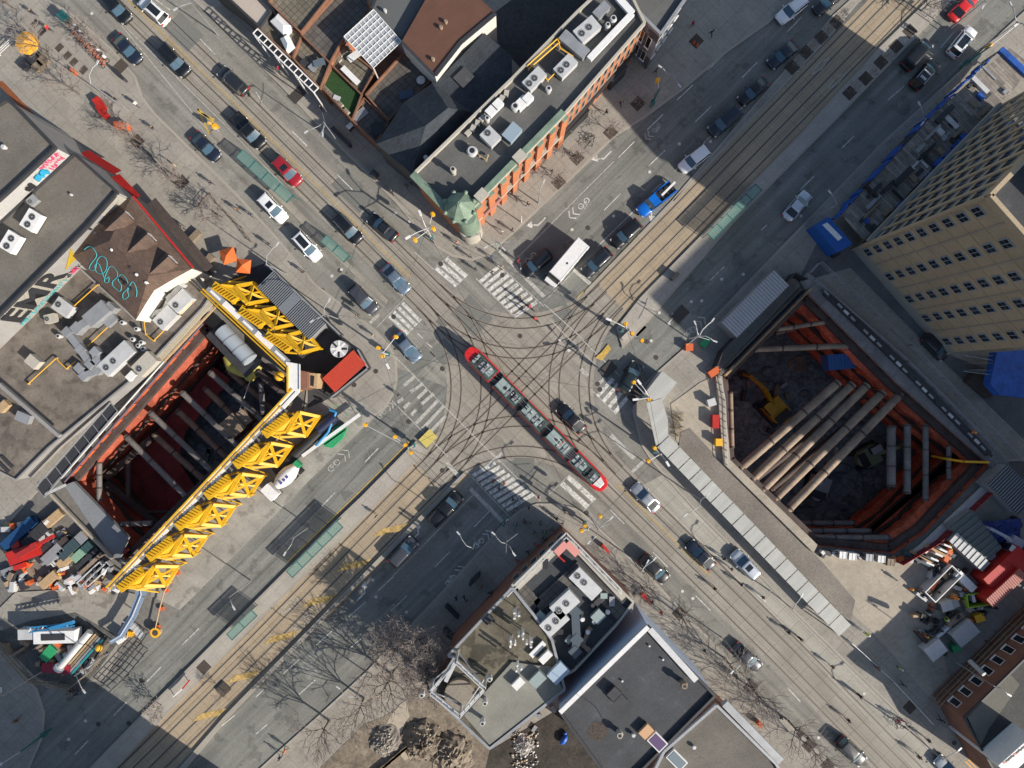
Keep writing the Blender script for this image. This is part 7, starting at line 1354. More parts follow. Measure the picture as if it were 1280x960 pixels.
# ---------------------------------------------------------------- people
def make_person_mesh(name,stride,arm,lean=0,reach=False,bike=False):
    """one continuous skinned body; facing +x, origin at the feet"""
    V=[];E=[];Rr=[]
    def v(x,y,z,r,par=None):
        V.append((x,y,z));Rr.append(r)
        if par is not None: E.append((par,len(V)-1))
        return len(V)-1
    pel=v(0,0,.95,.145); sp=v(.02+lean*.3,0,1.15,.125,pel); ch=v(.03+lean*.8,0,1.36,.155,sp); nk=v(.04+lean*1.0,0,1.50,.055,ch); hd=v(.06+lean*1.2,0,1.62,.095,nk); tp_=v(.06+lean*1.25,0,1.70,.075,hd)
    for s_,st in ((1,stride),(-1,-stride)):
        hp=v(st*.05,s_*.10,.88,.095,pel); kn=v(st*.5+(.30 if bike else .04),s_*.10,.50+(.1 if bike else 0),.065,hp); an=v(st*.9+(.1 if bike else 0)-.02,s_*.10,.10+(.04 if st<0 else 0)+(.25 if bike and st<0 else 0),.045,kn); v(st*.9+(.1 if bike else 0)+.15,s_*.11,.045+(.25 if bike and st<0 else 0),.04,an)
        sh=v(.03+lean*.8,s_*.19,1.40,.06,ch); a=-st*arm
        if bike or reach: el=v(.25+lean,s_*.24,1.18,.042,sh); wr_=v(.50+lean,s_*.2,1.05,.03,el)
        else: el=v(.02+a*.5+lean,s_*.24,1.13,.042,sh); wr_=v(.08+a+lean*.8,s_*.23,.90,.03,el)
        v(V[wr_][0]+.05,V[wr_][1],V[wr_][2]-.07,.032,wr_)
    me=bpy.data.meshes.new(name); me.from_pydata(V,E,[]); o=bpy.data.objects.new(name,me); C.objects.link(o)
    md=o.modifiers.new('skin','SKIN'); sk=me.skin_vertices[0].data
    for i,r in enumerate(Rr): sk[i].radius=(r,r)
    sk[0].use_root=True; ss=o.modifiers.new('sub','SUBSURF'); ss.levels=1; ss.render_levels=1
    dg=bpy.context.evaluated_depsgraph_get(); m2=bpy.data.meshes.new_from_object(o.evaluated_get(dg)); bpy.data.objects.remove(o)
    vs=[x.co.copy() for x in m2.vertices]; fs=[list(p.vertices) for p in m2.polygons]; mi=[]
    hands=[]
    for s_ in (0,1): pass
    for f in fs:
        c=sum((vs[i] for i in f),Vector())/len(f)
        if c.z<.09: k=3
        elif c.z<.93 and not (abs(c.y)>.17 and c.z>.78): k=2
        elif c.z>1.47: k=0
        elif abs(c.y)>.15 and c.z<.90 : k=0
        else: k=1
        mi.append(k)
    # fingers, thumb, nose and ears joined into the same mesh
    ex=MB()
    for wi in [i for i in range(len(V)) if abs(Rr[i]-.032)<1e-6]:
        hx,hy,hz=V[wi]; sgn=1 if hy>0 else -1
        for k in range(4): L=[.07,.08,.075,.055][k]; ex.tube((hx+.02-.018*k+.01,hy,hz-.02),(hx+.03-.018*k,hy-sgn*.012,hz-.02-L),.009,.007,5,M_skin)
        ex.tube((hx+.03,hy,hz+.02),(hx+.055,hy-sgn*.02,hz-.035),.011,.008,5,M_skin)
    hx,hy,hz=V[hd]; ex.tube((hx+.085,0,hz+.0),(hx+.115,0,hz-.02),.012,.014,5,M_skin)
    for s_ in (1,-1): ex.ball((hx,s_*.095,hz),.022,M_skin,.6,.4,1,5,4); 
    b0=len(vs); vs+=ex.v; fs+=[[b0+i for i in f] for f in ex.f]; mi+=[0]*len(ex.f)
    me=bpy.data.meshes.new(name); me.from_pydata([tuple(p) for p in vs],[],fs)
    for m in (M_skin,M_blk,M_dk,M_blk): me.materials.append(m)
    me.polygons.foreach_set('material_index',mi); me.polygons.foreach_set('use_smooth',[True]*len(fs)); me.update()
    return me,(hx,hz)
PM=[make_person_mesh('person_walking',.30,.75),make_person_mesh('person_striding',-.34,.75),make_person_mesh('person_standing',.05,.3),make_person_mesh('person_leaning',.12,.3,.18,True),make_person_mesh('person_riding',.12,.2,.22,False,True)]
COL={k:mat('cloth_'+k,c,.85) for k,c in dict(black=(.015,.015,.018),navy=(.02,.03,.07),grey=(.12,.12,.13),red=(.50,.02,.03),pink=(.62,.22,.18),white=(.6,.6,.58),green=(.02,.30,.12),teal=(.04,.38,.40),blue=(.03,.08,.28),orange=(.85,.20,.02),lime=(.55,.75,.05),brown=(.13,.07,.04),beige=(.42,.34,.24),crimson=(.35,.01,.04)).items()}
M_hair=[mat('dark_hair',(.02,.014,.01),.7),mat('brown_hair',(.07,.04,.02),.7),mat('fair_hair',(.30,.20,.10),.7)]
pr=random.Random(4)
def person(x,y,a,top,bot,lab,pose=None,z=.15,hat=None,grp='people on the streets'):
    k=pr.randrange(2) if pose is None else pose; me,(hx,hz)=PM[k]
    c=P(x,y,z+.9); t=bpy.data.objects.new('person',me); C.objects.link(t); t.location=(c.x,c.y,z); t.rotation_euler=(0,0,a); s_=pr.uniform(.97,1.06); t.scale=(s_,s_,s_); WM[t.name]=Matrix.Identity(4)
    for i,m in ((1,COL[top]),(2,COL[bot])): t.material_slots[i].link='OBJECT'; t.material_slots[i].material=m
    tag(t,lab,'person',grp)
    b=MB(); hm=hat or M_hair[pr.randrange(3)]; b.ball((hx-.015,0,hz+.035),.112,hm,1.05,.98,.95,10,6)
    if hat: b.disc((hx,0),.16,hz+.03,hat,10)
    h=b.build('hard_hat' if hat else 'hair',t); return t
PEOPLE=[(40,15,SE,'black','navy','person in black walking above the amber parasol'),(143,124,SE,'black','black','person in black striding beside the kerb lamp post'),(191,160,SE,'black','grey','person in black crossing the open paving near the orange board'),(218,206,SW,'beige','beige','person in beige standing by the small white cover'),(263,228,SE,'black','navy','person in black beside the kerb left of the white SUVs'),(229,284,SE,'grey','black','person in grey near the dormer roof edge'),(313,268,SE,'navy','black','person in navy by the bushy planter'),
(348,86,NW,'crimson','black','person in crimson of the pair by the white railing'),(345,91,NW,'grey','beige','person in grey of the pair by the white railing'),(401,134,SE,'black','black','person in black in the shade by the turf terrace'),(490,240,SE,'black','black','person in black on the sunlit kerb near the shingled roof'),(509,232,SW,'black','grey','upper person of the two in shade beside the green cornice'),(513,228,NW,'navy','black','lower person of the two in shade beside the green cornice'),
(571,303,SE,'pink','grey','person in pink below the green turret'),(583,301,SE,'black','grey','person in black just right of the one in pink'),(587,320,SE,'black','black','person in black stepping off the northern kerb corner'),(614,321,SE,'blue','navy','person in blue at the start of the northern crosswalk'),(640,287,SE,'black','grey','person in black beside the controller pole'),(627,289,NE,'white','brown','person in white jacket next to the controller pole'),(627,334,SE,'beige','brown','person in beige on the northern crosswalk'),(615,340,SE,'black','black','person in black in the middle of the northern crosswalk'),(594,336,SE,'black','navy','person in black on the road between the two northern crosswalks'),(713,165,SW,'grey','black','person in grey against the brick facade'),(645,247,SE,'black','black','person in black by the pink shop sign'),
(648,325,SE,'red','black','person in red beside the shadowed bicycle symbol'),(653,385,NE,'black','grey','person in black among the cyclists on the northern crosswalk'),
(820,88,SE,'black','brown','person in dark brown near the shaded green pole'),(866,30,SW,'crimson','grey','person in dark red in shade at the top'),(890,40,SE,'black','black','person in black in shade near the two red cones'),(826,51,SE,'crimson','black','person in dark red by the mural building door'),(776,128,SE,'navy','black','person in navy in the shaded wide sidewalk'),
(447,394,SE,'black','black','person in black stepping onto the western sidewalk below the kerb shadow'),(466,419,SE,'beige','grey','person in beige by the western signal'),(498,494,SE,'black','grey','person in black at the western crosswalk end'),(417,535 if False else 537,NE,'black','black','person in black near the green barrier foot'),(379,340,SE,'black','grey','person in black on the sidewalk beside the upper ribbed shed'),
(617,601,SE,'black','red','person in black and red on the southern crosswalk'),(630,604,SE,'red','grey','person in red on the southern crosswalk'),(624,610,SW,'black','navy','person in black just below the one in red on the southern crosswalk'),(641,624,SE,'black','black','person in black on the shaded part of the southern crosswalk'),(649,625,NW,'white','navy','person in white near the end of the southern crosswalk'),(661,634,SE,'black','grey','person in black at the southern kerb corner'),(645,637,NW,'navy','black','person in navy stepping off the southern kerb corner'),(673,621,SE,'red','white','person in red top walking by the long signal shadow'),(634,650,SE,'white','teal','person in white among the group at the shaded corner'),(629,656,NE,'teal','black','person in teal among the group at the shaded corner'),(644,657,NE,'teal','black','person carrying a teal square bag at the shaded corner'),(656,652,SE,'black','black','person in black behind the teal bag carrier'),(668,666,SE,'black','navy','person in black alone in the middle of the shaded corner'),(681,666,NE,'green','black','person in green cap at the shaded corner'),(679,674,NE,'black','black','left person in black below the green cap'),(684,675,SW,'black','grey','right person in black below the green cap'),(670,681,SE,'red','black','upper person in red by the restaurant wall'),(647,701,SE,'red','black','lower person in red by the restaurant wall'),(654,705,SE,'black','brown','person in black next to the lower red one'),(696,648,SE,'black','black','person in black at the lit edge of the shaded corner'),(703,655,NE,'black','grey','person in black against the sunlit restaurant corner'),
(570,748,NE,'black','black','left of the three standing in shade on the southern sidewalk'),(580,747,SW,'black','navy','middle of the three standing in shade on the southern sidewalk'),(583,752,NW,'black','grey','right of the three standing in shade on the southern sidewalk'),(612,742,NE,'navy','black','person in navy walking along the restaurant wall in shade'),
(356,938,SE,'orange','brown','person in orange at the bottom by the kerb'),(350,947,SW,'navy','black','person in navy next to the one in orange at the bottom'),(905,698,SE,'black','navy','person in black walking in the road behind the pale silver SUV'),(914,711,SE,'brown','black','person in brown walking in front of the pale silver SUV'),(815,752,SE,'black','black','person in black on the sidewalk beside the red scooter'),(926,730,SE,'black','black','person in black among the long shadows in the southeast road'),(953,746,SE,'black','grey','person in black standing in the southeast road'),(1148,945,SE,'brown','black','person in brown at the bottom beside the kerb'),(1176,900,NE,'black','black','person in black on the shaded eastern sidewalk'),
(1129,856,NE,'navy','black','person in navy by the yard gate in shade'),(470,590 if False else 645,SE,'black','black','person in black waiting on the southwest platform'),(21,900,NE,'brown','brown','person in brown on the bottom left corner'),(88,905 if False else 864,SE,'black','black','left dark figure below the street works fence'),(95,868,SE,'navy','navy','right dark figure below the street works fence')]
PEOPLE2=[(1040,833,SE,'brown','black','person in brown on the sunlit southeast street beyond the first lattice shadow'),(985,790,SE,'black','black','person in black on the sunlit street beside the walkway end'),(1060,900,SE,'black','navy','person in black walking down the middle of the southeast street'),(1122,900,SE,'crimson','black','person in dark red with the parked bicycles at the bottom kerb'),(1160,925,SE,'black','grey','person in black near the shaded kerb at the bottom right'),(893,735,SE,'black','black','person in black on the road below the dark sedan'),(706,640,SE,'beige','black','person in beige on the sunlit sidewalk near the restaurant corner'),(792,742,SE,'navy','black','person in navy on the sidewalk near the restaurant corner canopy'),(826,765,SE,'red','black','person in red on the southern sidewalk by the first long branches'),(880,812,NW,'black','beige','person in black and beige under the bare branches'),(920,845,SE,'grey','navy','person in grey under the bare branches'),(975,895,SE,'black','black','person in black by the gravel roof kerb'),(662,655,SW,'grey','black','person in grey at the centre of the shaded corner'),(675,655,NE,'brown','black','person in brown at the shaded corner'),(690,662,NE,'navy','grey','person in navy beside the green cap'),(660,690,SW,'black','navy','person in black near the upper red one'),(640,690,NE,'black','grey','person in black beside the twin arm lamp'),(600,735,NE,'beige','black','person in beige on the shaded southern sidewalk'),(540,300,SE,'navy','black','person in navy at the kerb behind the signal mast'),(660,255,NE,'black','navy','person in black by the round lamp base'),(690,215,NE,'grey','black','person in grey walking past the shop windows'),(758,140,NE,'black','black','person in black in the dark sidewalk by the kiosk'),(60,35,SE,'red','black','person in red on the upper left plaza'),(170,130,NW,'white','navy','person in white on the kerb bulge'),(296,262,SE,'brown','black','person in brown by the kerb near the planters'),(335,305,SE,'black','navy','person in black beside the dark hoarding top'),(425,425,SE,'grey','black','person in grey outside the dark hoarding')]
PEOPLE+=PEOPLE2
for i,(x,y,a,tc_,bc,lab) in enumerate(PEOPLE): person(x,y,a,tc_,bc,lab,pose=(2 if 'stand' in lab or 'wait' in lab else None),z=.15 if 'road' not in lab and 'crosswalk' not in lab else .04)
WORK=[(1192,747,0,'orange','orange','orange clad worker beside the lime skip'),(1156,795,1,'orange','orange','orange clad worker alone on the shaded yard floor'),(1183,776,2,'lime','navy','lime vested worker beside the rusty frame'),(1125,836,1,'lime','black','lime vested worker at the yard gate'),(1138,736,2,'orange','grey','worker at the edge of the sunlit deck'),(1183,679,0,'orange','orange','upper orange worker by the white uprights'),(1186,686,2,'orange','orange','lower orange worker by the white uprights'),(1083,792,SE,'lime','navy','lime vested worker at the end of the covered walkway'),(1230,702,0,'orange','orange','orange worker beside the white oval cage'),(1166,801,1,'orange','orange','orange worker next to the white machine box'),(77,716,1,'orange','navy','orange worker in the left yard'),(1215,540,SE,'orange','navy','orange worker on the right pit deck'),(1000,452 if False else 1,0,'navy','navy','')]
for x,y,a,tc_,bc,lab in WORK:
    if lab: person(x,y,a,tc_,bc,lab,pose=3 if 'beside' in lab else 2,z=.25 if 'deck' not in lab else .85,hat=M_wh if tc_=='lime' else M_sig,grp='construction workers')
# bicycles
def bicycle(x,y,a,lab,m=M_dk,z=.15,rider=None,grp='bicycles',lean=0.0):
    c=P(x,y,z+.5); t=thing('bicycle',lab,'bicycle',(c.x,c.y,z),a,grp)
    for s_ in (-.52,.52):
        b=MB(); pts=[(s_+.33*math.cos(k*PI/8),0,.34+.33*math.sin(k*PI/8)) for k in range(17)]; b.path(pts,.03,5,M_rub)
        for k in range(4): b.beam((s_-.32*math.cos(k*PI/4),0,.34-.32*math.sin(k*PI/4)),(s_+.32*math.cos(k*PI/4),0,.34+.32*math.sin(k*PI/4)),.012,.012,M_chr)
        b.build('wheel',t)
    b=MB()
    for p,q_ in (((-.52,0,.34),(-.1,0,.32)),((-.1,0,.32),(.36,0,.8)),((-.22,0,.82),(.36,0,.82)),((-.22,0,.85),(-.1,0,.32)),((-.52,0,.34),(-.22,0,.8)),((.36,0,.95),(.52,0,.34))): b.tube(p,q_,.03,.03,6,m)
    b.build('frame',t); b=MB(); b.tube((.38,-.3,1.0),(.38,.3,1.0),.025,.025,6,M_blk); b.build('handlebar',t); b=MB(); b.ball((-.24,0,.92),.12,M_blk,1.2,.7,.4); b.build('saddle',t)
    return t
rider_sp=[(663,384,NW,'crimson','cyclist in dark red riding over the northern crosswalk'),(670,399,NW,'red','cyclist in pink red behind the first one in the junction'),(651,374,NW,'black','cyclist in black on the northern crosswalk'),(999,797,SE,'black','cyclist in black on the sunlit southeast street left of the lattice shadow'),(1073,868,SE,'black','cyclist in black further down the southeast street'),(1095,833,SE,'brown','cyclist riding in the shaded bike lane by the yard')]
for x,y,a,tc_,lab in rider_sp:
    person(x,y,a,tc_,'black',lab,pose=4,z=.12); bicycle(x+.5,y+.5,a,'bicycle under the '+lab,z=.03)
for i,(x,y,lab) in enumerate([(737,171,'upper bicycle locked at the tree pit on the brick sidewalk'),(742,176,'lower bicycle locked at the tree pit on the brick sidewalk'),(716,193,'left bicycle of the pair nearer the shop windows'),(722,197,'right bicycle of the pair nearer the shop windows'),(735,180,'third bicycle leaning beside the locked pair'),(1120,905,'left bicycle of the cluster by the bottom tree pit'),(1127,900,'middle bicycle of the cluster by the bottom tree pit'),(1133,908,'right bicycle of the cluster by the bottom tree pit'),(572,748 if False else 568,'x'),(1131,902,'x')]):
    if lab!='x': bicycle(x,y,.4+i*.9,lab)
# rental bicycle row
for i in range(11):
    x,y=92+i*3.9,38+i*4.1; bicycle(x+(6 if i%2 else 0)*0,y,A+.1,ORD[i]+' orange rental bicycle from the kiosk in the docked row',M_or,grp='rental bicycles in the docking row')
b=MB(); b.beam(P(84,22,.5),P(132,72,.5),.4,.25,M_lm)
for i in range(13): p=P(86+i*3.7,24+i*3.9,.6); b.obox(p,-A,.22,.35,.3,.95,M_blk if i%2 else M_wh)
tag(b.build('docking_rail'),'pale docking rail for the rental bicycles','rail')
c=P(80,21,1.6); t=thing('payment_kiosk','green topped payment kiosk at the head of the bicycle row','kiosk',(c.x,c.y,.15),-A); b=MB(); b.box(-.5,.5,-.5,.5,0,1.7,M_dk); b.build('body',t); b=MB(); b.box(-.8,.8,-.6,.6,1.7,1.78,M_teal); b.build('canopy',t)
b=MB()
for i,(x,y,lab) in enumerate([(156,98,'')]): b.obox(P(148,92,.9),-A,2.6,.35,.15,1.1,M_dk)
tag(b.build('bench'),'long dark bench near the end of the bicycle row','bench')
# benches, bins, boxes on sidewalks
def box_thing(x,y,a,l,w_,h_,m,name,lab,cat,z=.15,top=None):
    c=P(x,y,z+h_); t=thing(name,lab,cat,(c.x,c.y,z),a); b=MB(); b.box(-l/2,l/2,-w_/2,w_/2,0,h_*.92,m); b.build('body',t); b=MB(); b.box(-l/2-.04,l/2+.04,-w_/2-.04,w_/2+.04,h_*.92,h_,top or m); b.build('lid',t)
box_thing(122,128,-A*1.3,1.6,1.0,1.1,M_red,'red_barrier','upper red folded board beside the trees','board'); box_thing(126,138,-A*1.2,1.8,.8,1.0,M_red,'red_barrier','lower red folded board beside the trees','board'); box_thing(150,156,-.1,1.9,.8,1.2,M_or,'orange_board','orange curved board on the open paving','board'); box_thing(90,88,-A,.8,.5,.8,M_or,'orange_marker','small orange marker near the left tree trunk','marker')
box_thing(426,170,-A,3.6,.5,1.2,M_blk,'newspaper_boxes','row of black newspaper boxes in the shaded northern sidewalk','box row',top=M_dk); box_thing(437,157,A,.9,.6,1.1,M_dk,'post_box','dark box with a white top in the shade by the dark terrace','box',top=M_wh); box_thing(467,217,A,1.0,.8,1.3,M_dk,'litter_bin','round grey bin at the sunlit kerb in front of the shingled roof','bin'); box_thing(565,755 if False else 765,-A,2.6,.4,1.0,M_blk,'bench','black bench in the shaded southern sidewalk','bench'); box_thing(562,795,-A,2.6,.7,1.1,M_dk,'black_cabinet','black cabinet beside the restaurant wall','cabinet')
box_thing(593,726,A,2.0,.3,2.4,M_blk,'ad_panel','narrow dark advertising panel on the shaded southern sidewalk','panel'); box_thing(844,345,A,1.3,.5,1.1,M_blk,'platform_box','small black box on the shaded northeast platform','box'); box_thing(818,493 if False else 460,-.9,.6,.6,.9,M_or,'orange_drum','x','drum') if False else None
box_thing(768,85,A,3.0,2.4,3.2,M_dk,'kiosk','dark glazed kiosk against the shaded brick facade','kiosk',top=mat('kiosk_glass',(.04,.055,.07),.3)); box_thing(715,148 if False else 152,A,6,1.2,2.6,M_blk,'shop_canopy','long black shop canopy on the brick facade','canopy')
box_thing(784,418,A,1.9,.45,1.0,M_stone,'median_block','pale rounded block at the tip of the northeast median','median block'); box_thing(535,548,A,2.2,1.6,.35,mat('yellow_plate',(.55,.45,.12),.7),'tactile_island','yellow island tip at the southwest tracks','island tip')
box_thing(1240,950 if False else 1,0,1,1,1,M_blk,'x','x','x') if False else None
# patio fences and planters on the west side
fence([(160,165),(190,195),(222,232)],.15,1.0,M_dk,'low dark fence beside the western trees'); fence([(250,262),(265,245),(303,285),(318,305)],.15,1.0,M_wood2,'timber patio rail around the western planters',1.2)
box_thing(242,295,A,2.0,.8,.8,M_wood2,'bench','timber bench beside the patio rail','bench'); box_thing(255,330,A*1.1,3.4,.9,1.0,M_wood2,'picnic_bench','timber bench between the dormer roof and the orange parasols','bench')
for i,(x,y) in enumerate([(40,73),(46,82),(30,80),(52,75)]): box_thing(x,y,A,1.4,1.1,.75,M_wood2 if i%2 else M_dk,'cafe_table',['left dark cafe table by the amber parasol','lower timber cafe table by the amber parasol','leftmost dark cafe table under the amber parasol','right timber cafe table by the amber parasol'][i],'table')
fence([(2,70),(18,55)],.15,1.0,M_wh,'short white rail left of the amber parasol')
# yellow crossing island marker on NW street and sign
t=thing('traffic_marker','yellow twin headed traffic marker on the tip of the boarding island','traffic marker',(P(268,159,1.5).x,P(268,159,1.5).y,.03)); b=MB(); b.tube((0,0,0),(0,0,2.2),.06,.06,6,M_lm); b.build('pole',t); b=MB(); b.obox((.3,-.1),.3,.7,.5,1.6,2.3,M_sig); b.obox((-.4,.3),-.4,.6,.45,1.6,2.2,M_sig); b.beam((-.5,.5,2.25),(.6,-.6,2.25),.08,.08,M_wh); b.build('marker_heads',t)
b=MB()
for p,q_ in (((247,136),(275,160)),((247,136),(262,168)),((252,142),(268,150))): b.strip(P(*p),P(*q_),.28,.034,M_yel)
struct('island_hatching',b)
# road island (pale) shapes between lanes in the NW street
b=MB(); b.prism(PL([(262,166),(270,160),(345,232),(425,318),(485,375),(483,380),(415,318),(335,238)]),.03,.12,M_qconc); struct('boarding_island',b)
# cones, red/white pole in SW platform
c=P(224,868,1); b=MB(); b.beam(P(217,871,1.1),P(228,861,1.1),.18,.18,M_wh); b.beam(P(228,861,1.1),P(237,850,1.1),.18,.18,M_red); b.tube(P(219,871),P(219,871,1.1),.05,.05,5,M_dk); b.tube(P(236,852),P(236,852,1.1),.05,.05,5,M_dk); tag(b.build('barrier_pole'),'red and white barrier pole on the southwest platform','barrier')
for i,(x,y) in enumerate([(868,52),(872,55)]):
    b=MB(); q=P(x,y,.5); b.tube((q.x,q.y,.15),(q.x,q.y,.85),.22,.04,10,M_or); tag(b.build('traffic_cone'),['left red orange cone on the dark square in shade','right red orange cone on the dark square in shade'][i],'cone')
for i,(x,y,l) in enumerate([(913,470,2.6),(897,545,2.2)]): box_thing(895+i*4,527+i*26,A*2,1.9 if not i else 1.0,.9,1.2,[M_red,M_sig][i],'site_generator',['red orange generator by the pale barrier at the right pit','yellow drum unit by the pale barrier at the right pit'][i],'generator',z=.22)
box_thing(890,503,.3,1.1,1.0,1.2,M_lm,'water_tank','white water tank above the red orange generator','tank',z=.22); box_thing(862,434,0,1.0,1.0,.9,M_or,'orange_barrier','orange basket near the branched pole','barrier'); box_thing(882,428,A,1.4,.9,.8,M_grn,'green_sheet','small green sheet box beside the branched pole','box'); box_thing(893,465,.6,1.6,.9,1.0,M_or,'orange_tarp','crumpled orange tarpaulin at the upper left rim of the right pit','tarpaulin')
box_thing(826,485,.9,4.0,2.6,2.8,M_lm,'stair_tower','pale square roofed access tower at the start of the covered walkway','tower',top=rw)
b=MB(); gr=random.Random(2)
for i in range(140): x=845+gr.uniform(-6,8);y=530+gr.uniform(-14,16); p=P(x,y,.2); b.beam(p,p+Vector((gr.uniform(-.4,.4),gr.uniform(-.4,.4),gr.uniform(.3,1.0))),.03,.03,gr.choice([M_wood,M_wood2,mat('dry_grass',(.25,.22,.08),.9)]))
tag(b.build('dry_shrub'),'dry tangled shrub behind the bend of the covered walkway','shrub')
box_thing(808,744 if False else 748,SE,1.6,.5,1.0,M_red,'red_scooter','red scooter parked on the sidewalk by the restaurant','scooter'); box_thing(950,906,-A,.7,.6,.9,M_or,'orange_bin','small orange bin at the foot of the southern buildings','bin'); box_thing(757,686,-.9,1.4,.3,1.0,M_red,'red_sign_board','small red board outside the restaurant sign frame','board')
b=MB()
for i in range(6):
    for j in range(5): p=P(1212+i*3.6+j*2.2-5,952-i*2.2+j*2.4); b.obox(p,-A*.7,.35,.16,.15,.162,M_yelu)
struct('yellow_paving_grid',b)
# ---------------------------------------------------------------- bare trees
M_bark=mat('bark',(.13,.10,.08),.9,fine=.3,fs=4); M_twig=mat('twigs',(.27,.225,.20),.9)
def tree(x,y,h_,r_,lab,seed,dens=1.0,z=.15,trunk=.16,top=None,lean=(0,0)):
    rn=random.Random(seed); base=P(x,y,0); t=thing('bare_tree',lab,'tree',(base.x,base.y,z)); b=MB(); tw=MB()
    def twig(p,q,d,L,n):
        for i in range(n):
            an=rn.random()*2*PI; nd=(d*.6+Vector((math.cos(an),math.sin(an),rn.uniform(-.2,.5)))*.8).normalized(); q2=p.lerp(q,rn.random()); e2=q2+nd*L*rn.uniform(.35,.8); tw.beam(q2,e2,.017,.017,M_twig)
            nd2=(nd+Vector((rn.uniform(-1,1),rn.uniform(-1,1),rn.uniform(-.3,.5)))*.8).normalized(); m_=q2.lerp(e2,.5); tw.beam(m_,m_+nd2*L*.4,.013,.013,M_twig)
    def rec(p,d,L,r,lv):
        q=p+d*L
        if lv>=3: tw.beam(p,q,max(r*1.8,.02),max(r*1.8,.02),M_twig)
        else: b.tube(p,q,r,r*.66,6 if lv<2 else 4,M_bark,False)
        if lv>=2: twig(p,q,d,L,int(dens*(1.2 if lv<4 else 2.0)+rn.random()))
        if lv>=4: return
        n=3 if lv<3 else 2
        a0=rn.random()*6.28
        for i in range(n):
            an=a0+i*2*PI/n+rn.uniform(-.4,.4); sp=rn.uniform(.45,.85); sd=d.cross(Vector((0,0,1))); sd=sd.normalized() if sd.length>.05 else Vector((1,0,0)); u=sd.cross(d)
            nd=(d+(sd*math.cos(an)+u*math.sin(an))*sp+Vector((0,0,.08))).normalized(); rec(q if i else p.lerp(q,rn.uniform(.6,1)),nd,L*rn.uniform(.66,.86),r*.6,lv+1)
    hb=h_*.28; dv=Vector((lean[0]+rn.uniform(-.05,.05),lean[1]+rn.uniform(-.05,.05),1)).normalized(); b.tube(Vector((0,0,0)),dv*hb,trunk,trunk*.75,7,M_bark,False); nl=5 if h_>5 else 4; az=rn.random()*6.28
    for i in range(nl):
        an=az+i*2*PI/nl+rn.uniform(-.25,.25); sp=rn.uniform(.55,.95); rec(dv*hb*rn.uniform(.8,1),Vector((math.cos(an)*sp,math.sin(an)*sp,1)).normalized(),h_*.24*rn.uniform(.85,1.15),trunk*.5,1)
    rec(dv*hb,Vector((rn.uniform(-.15,.15),rn.uniform(-.15,.15),1)).normalized(),h_*.26,trunk*.5,1)
    # scale crown to the wanted radius and height
    allv=[v for v in b.v+tw.v]; mx=sorted(math.hypot(v.x,v.y) for v in allv)[int(len(allv)*.97)]; mz=max(v.z for v in allv); f=r_/mx; g=h_/mz
    for m in (b,tw): m.v=[Vector((v.x*f if v.z>h_*.2 else v.x,v.y*f if v.z>h_*.2 else v.y,v.z*g)) for v in m.v]
    tr=b.build('trunk',t); tw.build('crown',t); return t
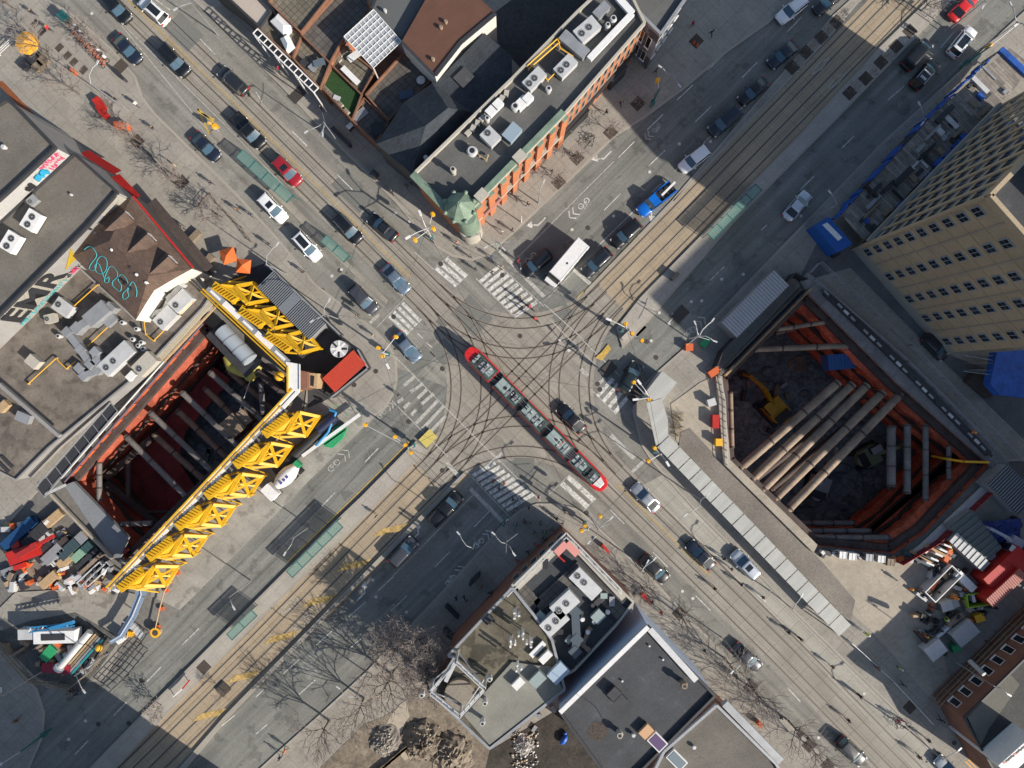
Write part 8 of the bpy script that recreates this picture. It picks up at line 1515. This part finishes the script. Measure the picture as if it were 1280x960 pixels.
TREES=[(514,796,10,6.3,'large densely twigged bare tree between the shaded road and the tank frame',11,8.0,.3),(490,842,10,4.8,'bare tree right of the white curved lamp on the southern sidewalk',12,1.6,.22),(540,828,9,4.8,'densely twigged bare tree touching the tank frame',13,5.0,.24),(412,900,9.5,4.2,'bare tree low on the southern sidewalk',14,1.5,.2),(455,872,9.5,4.0,'bare tree behind the white curved lamp on the southern sidewalk',15,1.5,.2),
(100,118,6,3.2,'bare tree left of the red folded boards',21,.9,.12),(60,65,7,3.0,'bare tree beside the amber parasol',22,.9,.12),(118,52,5,2.2,'bare tree over the rental bicycles, upper one',23,.8,.1),(134,66,5,2.2,'bare tree over the rental bicycles, lower one',24,.8,.1),(176,178,6,2.8,'bare tree by the low dark fence, upper one',25,.9,.12),(228,226,6,3.0,'bare tree by the low dark fence, lower one',26,1.2,.12),(277,272,5.5,3.0,'bushy bare tree inside the timber patio rail',27,1.8,.12),(20,12,7,3,'bare tree at the top left corner',28,1,.12),
(698,228,4,1.9,'small bare tree by the shop windows',31,.8,.07),(721,199,4,1.6,'small bare tree beside the bicycles by the shop windows',32,.7,.07),(763,166,4,1.9,'small bare tree at the shadow edge of the brick sidewalk',33,.9,.07),(797,132,4,1.8,'small bare tree in the shade below the green pole',34,.8,.07),
(990,85,3.5,1.2,'first small bare tree of the northeast tree median, counted from the junction',41,.6,.05),(1007,66,3.5,1.2,'second small bare tree of the northeast tree median',42,.6,.05),(1026,47,3.5,1.2,'third small bare tree of the northeast tree median',43,.6,.05),(1045,28,3.5,1.2,'fourth small bare tree of the northeast tree median, in sunlight',44,.6,.05),(1061,117,3.5,1.2,'lowest small bare tree on the northeast platform strip',45,.6,.05),(1081,99,3.5,1.2,'second small bare tree on the northeast platform strip',46,.6,.05),(1100,79,3.5,1.2,'third small bare tree on the northeast platform strip',47,.6,.05),(1156,22,3.5,1.4,'small bare tree on the platform strip near the bright red car',48,.6,.05),
(203,880,3.5,2.0,'small bare tree on the southwest platform near the barrier pole',51,1.2,.06),(281,862,3.2,1.2,'tiny bare tree at the upper pit of the southwest platform',52,.6,.05),
(849,767,8,3.2,'bare tree with long branches on the southern sidewalk by the dark roof',61,.5,.14),(905,822,9,3.8,'bare tree with long branches in the middle of the southern sidewalk',62,.45,.15),(940,860,9,3.6,'bare tree with long branches above the gravel roof',63,.45,.15),(985,900,9,4.0,'bare tree with long branches near the orange bin',64,.45,.15),(800,730,6,2.6,'thin bare tree beside the restaurant sign frame',65,.5,.1),(1012,932,8,3.2,'bare tree at the bottom edge of the southern sidewalk',66,.5,.12),(1150,15,6,3,'bare tree at the top edge beside the red car',67,.8,.12)]
for x,y,h_,r_,lab,sd,de,tk in TREES: tree(x,y,h_,r_,lab,sd,de,trunk=tk)
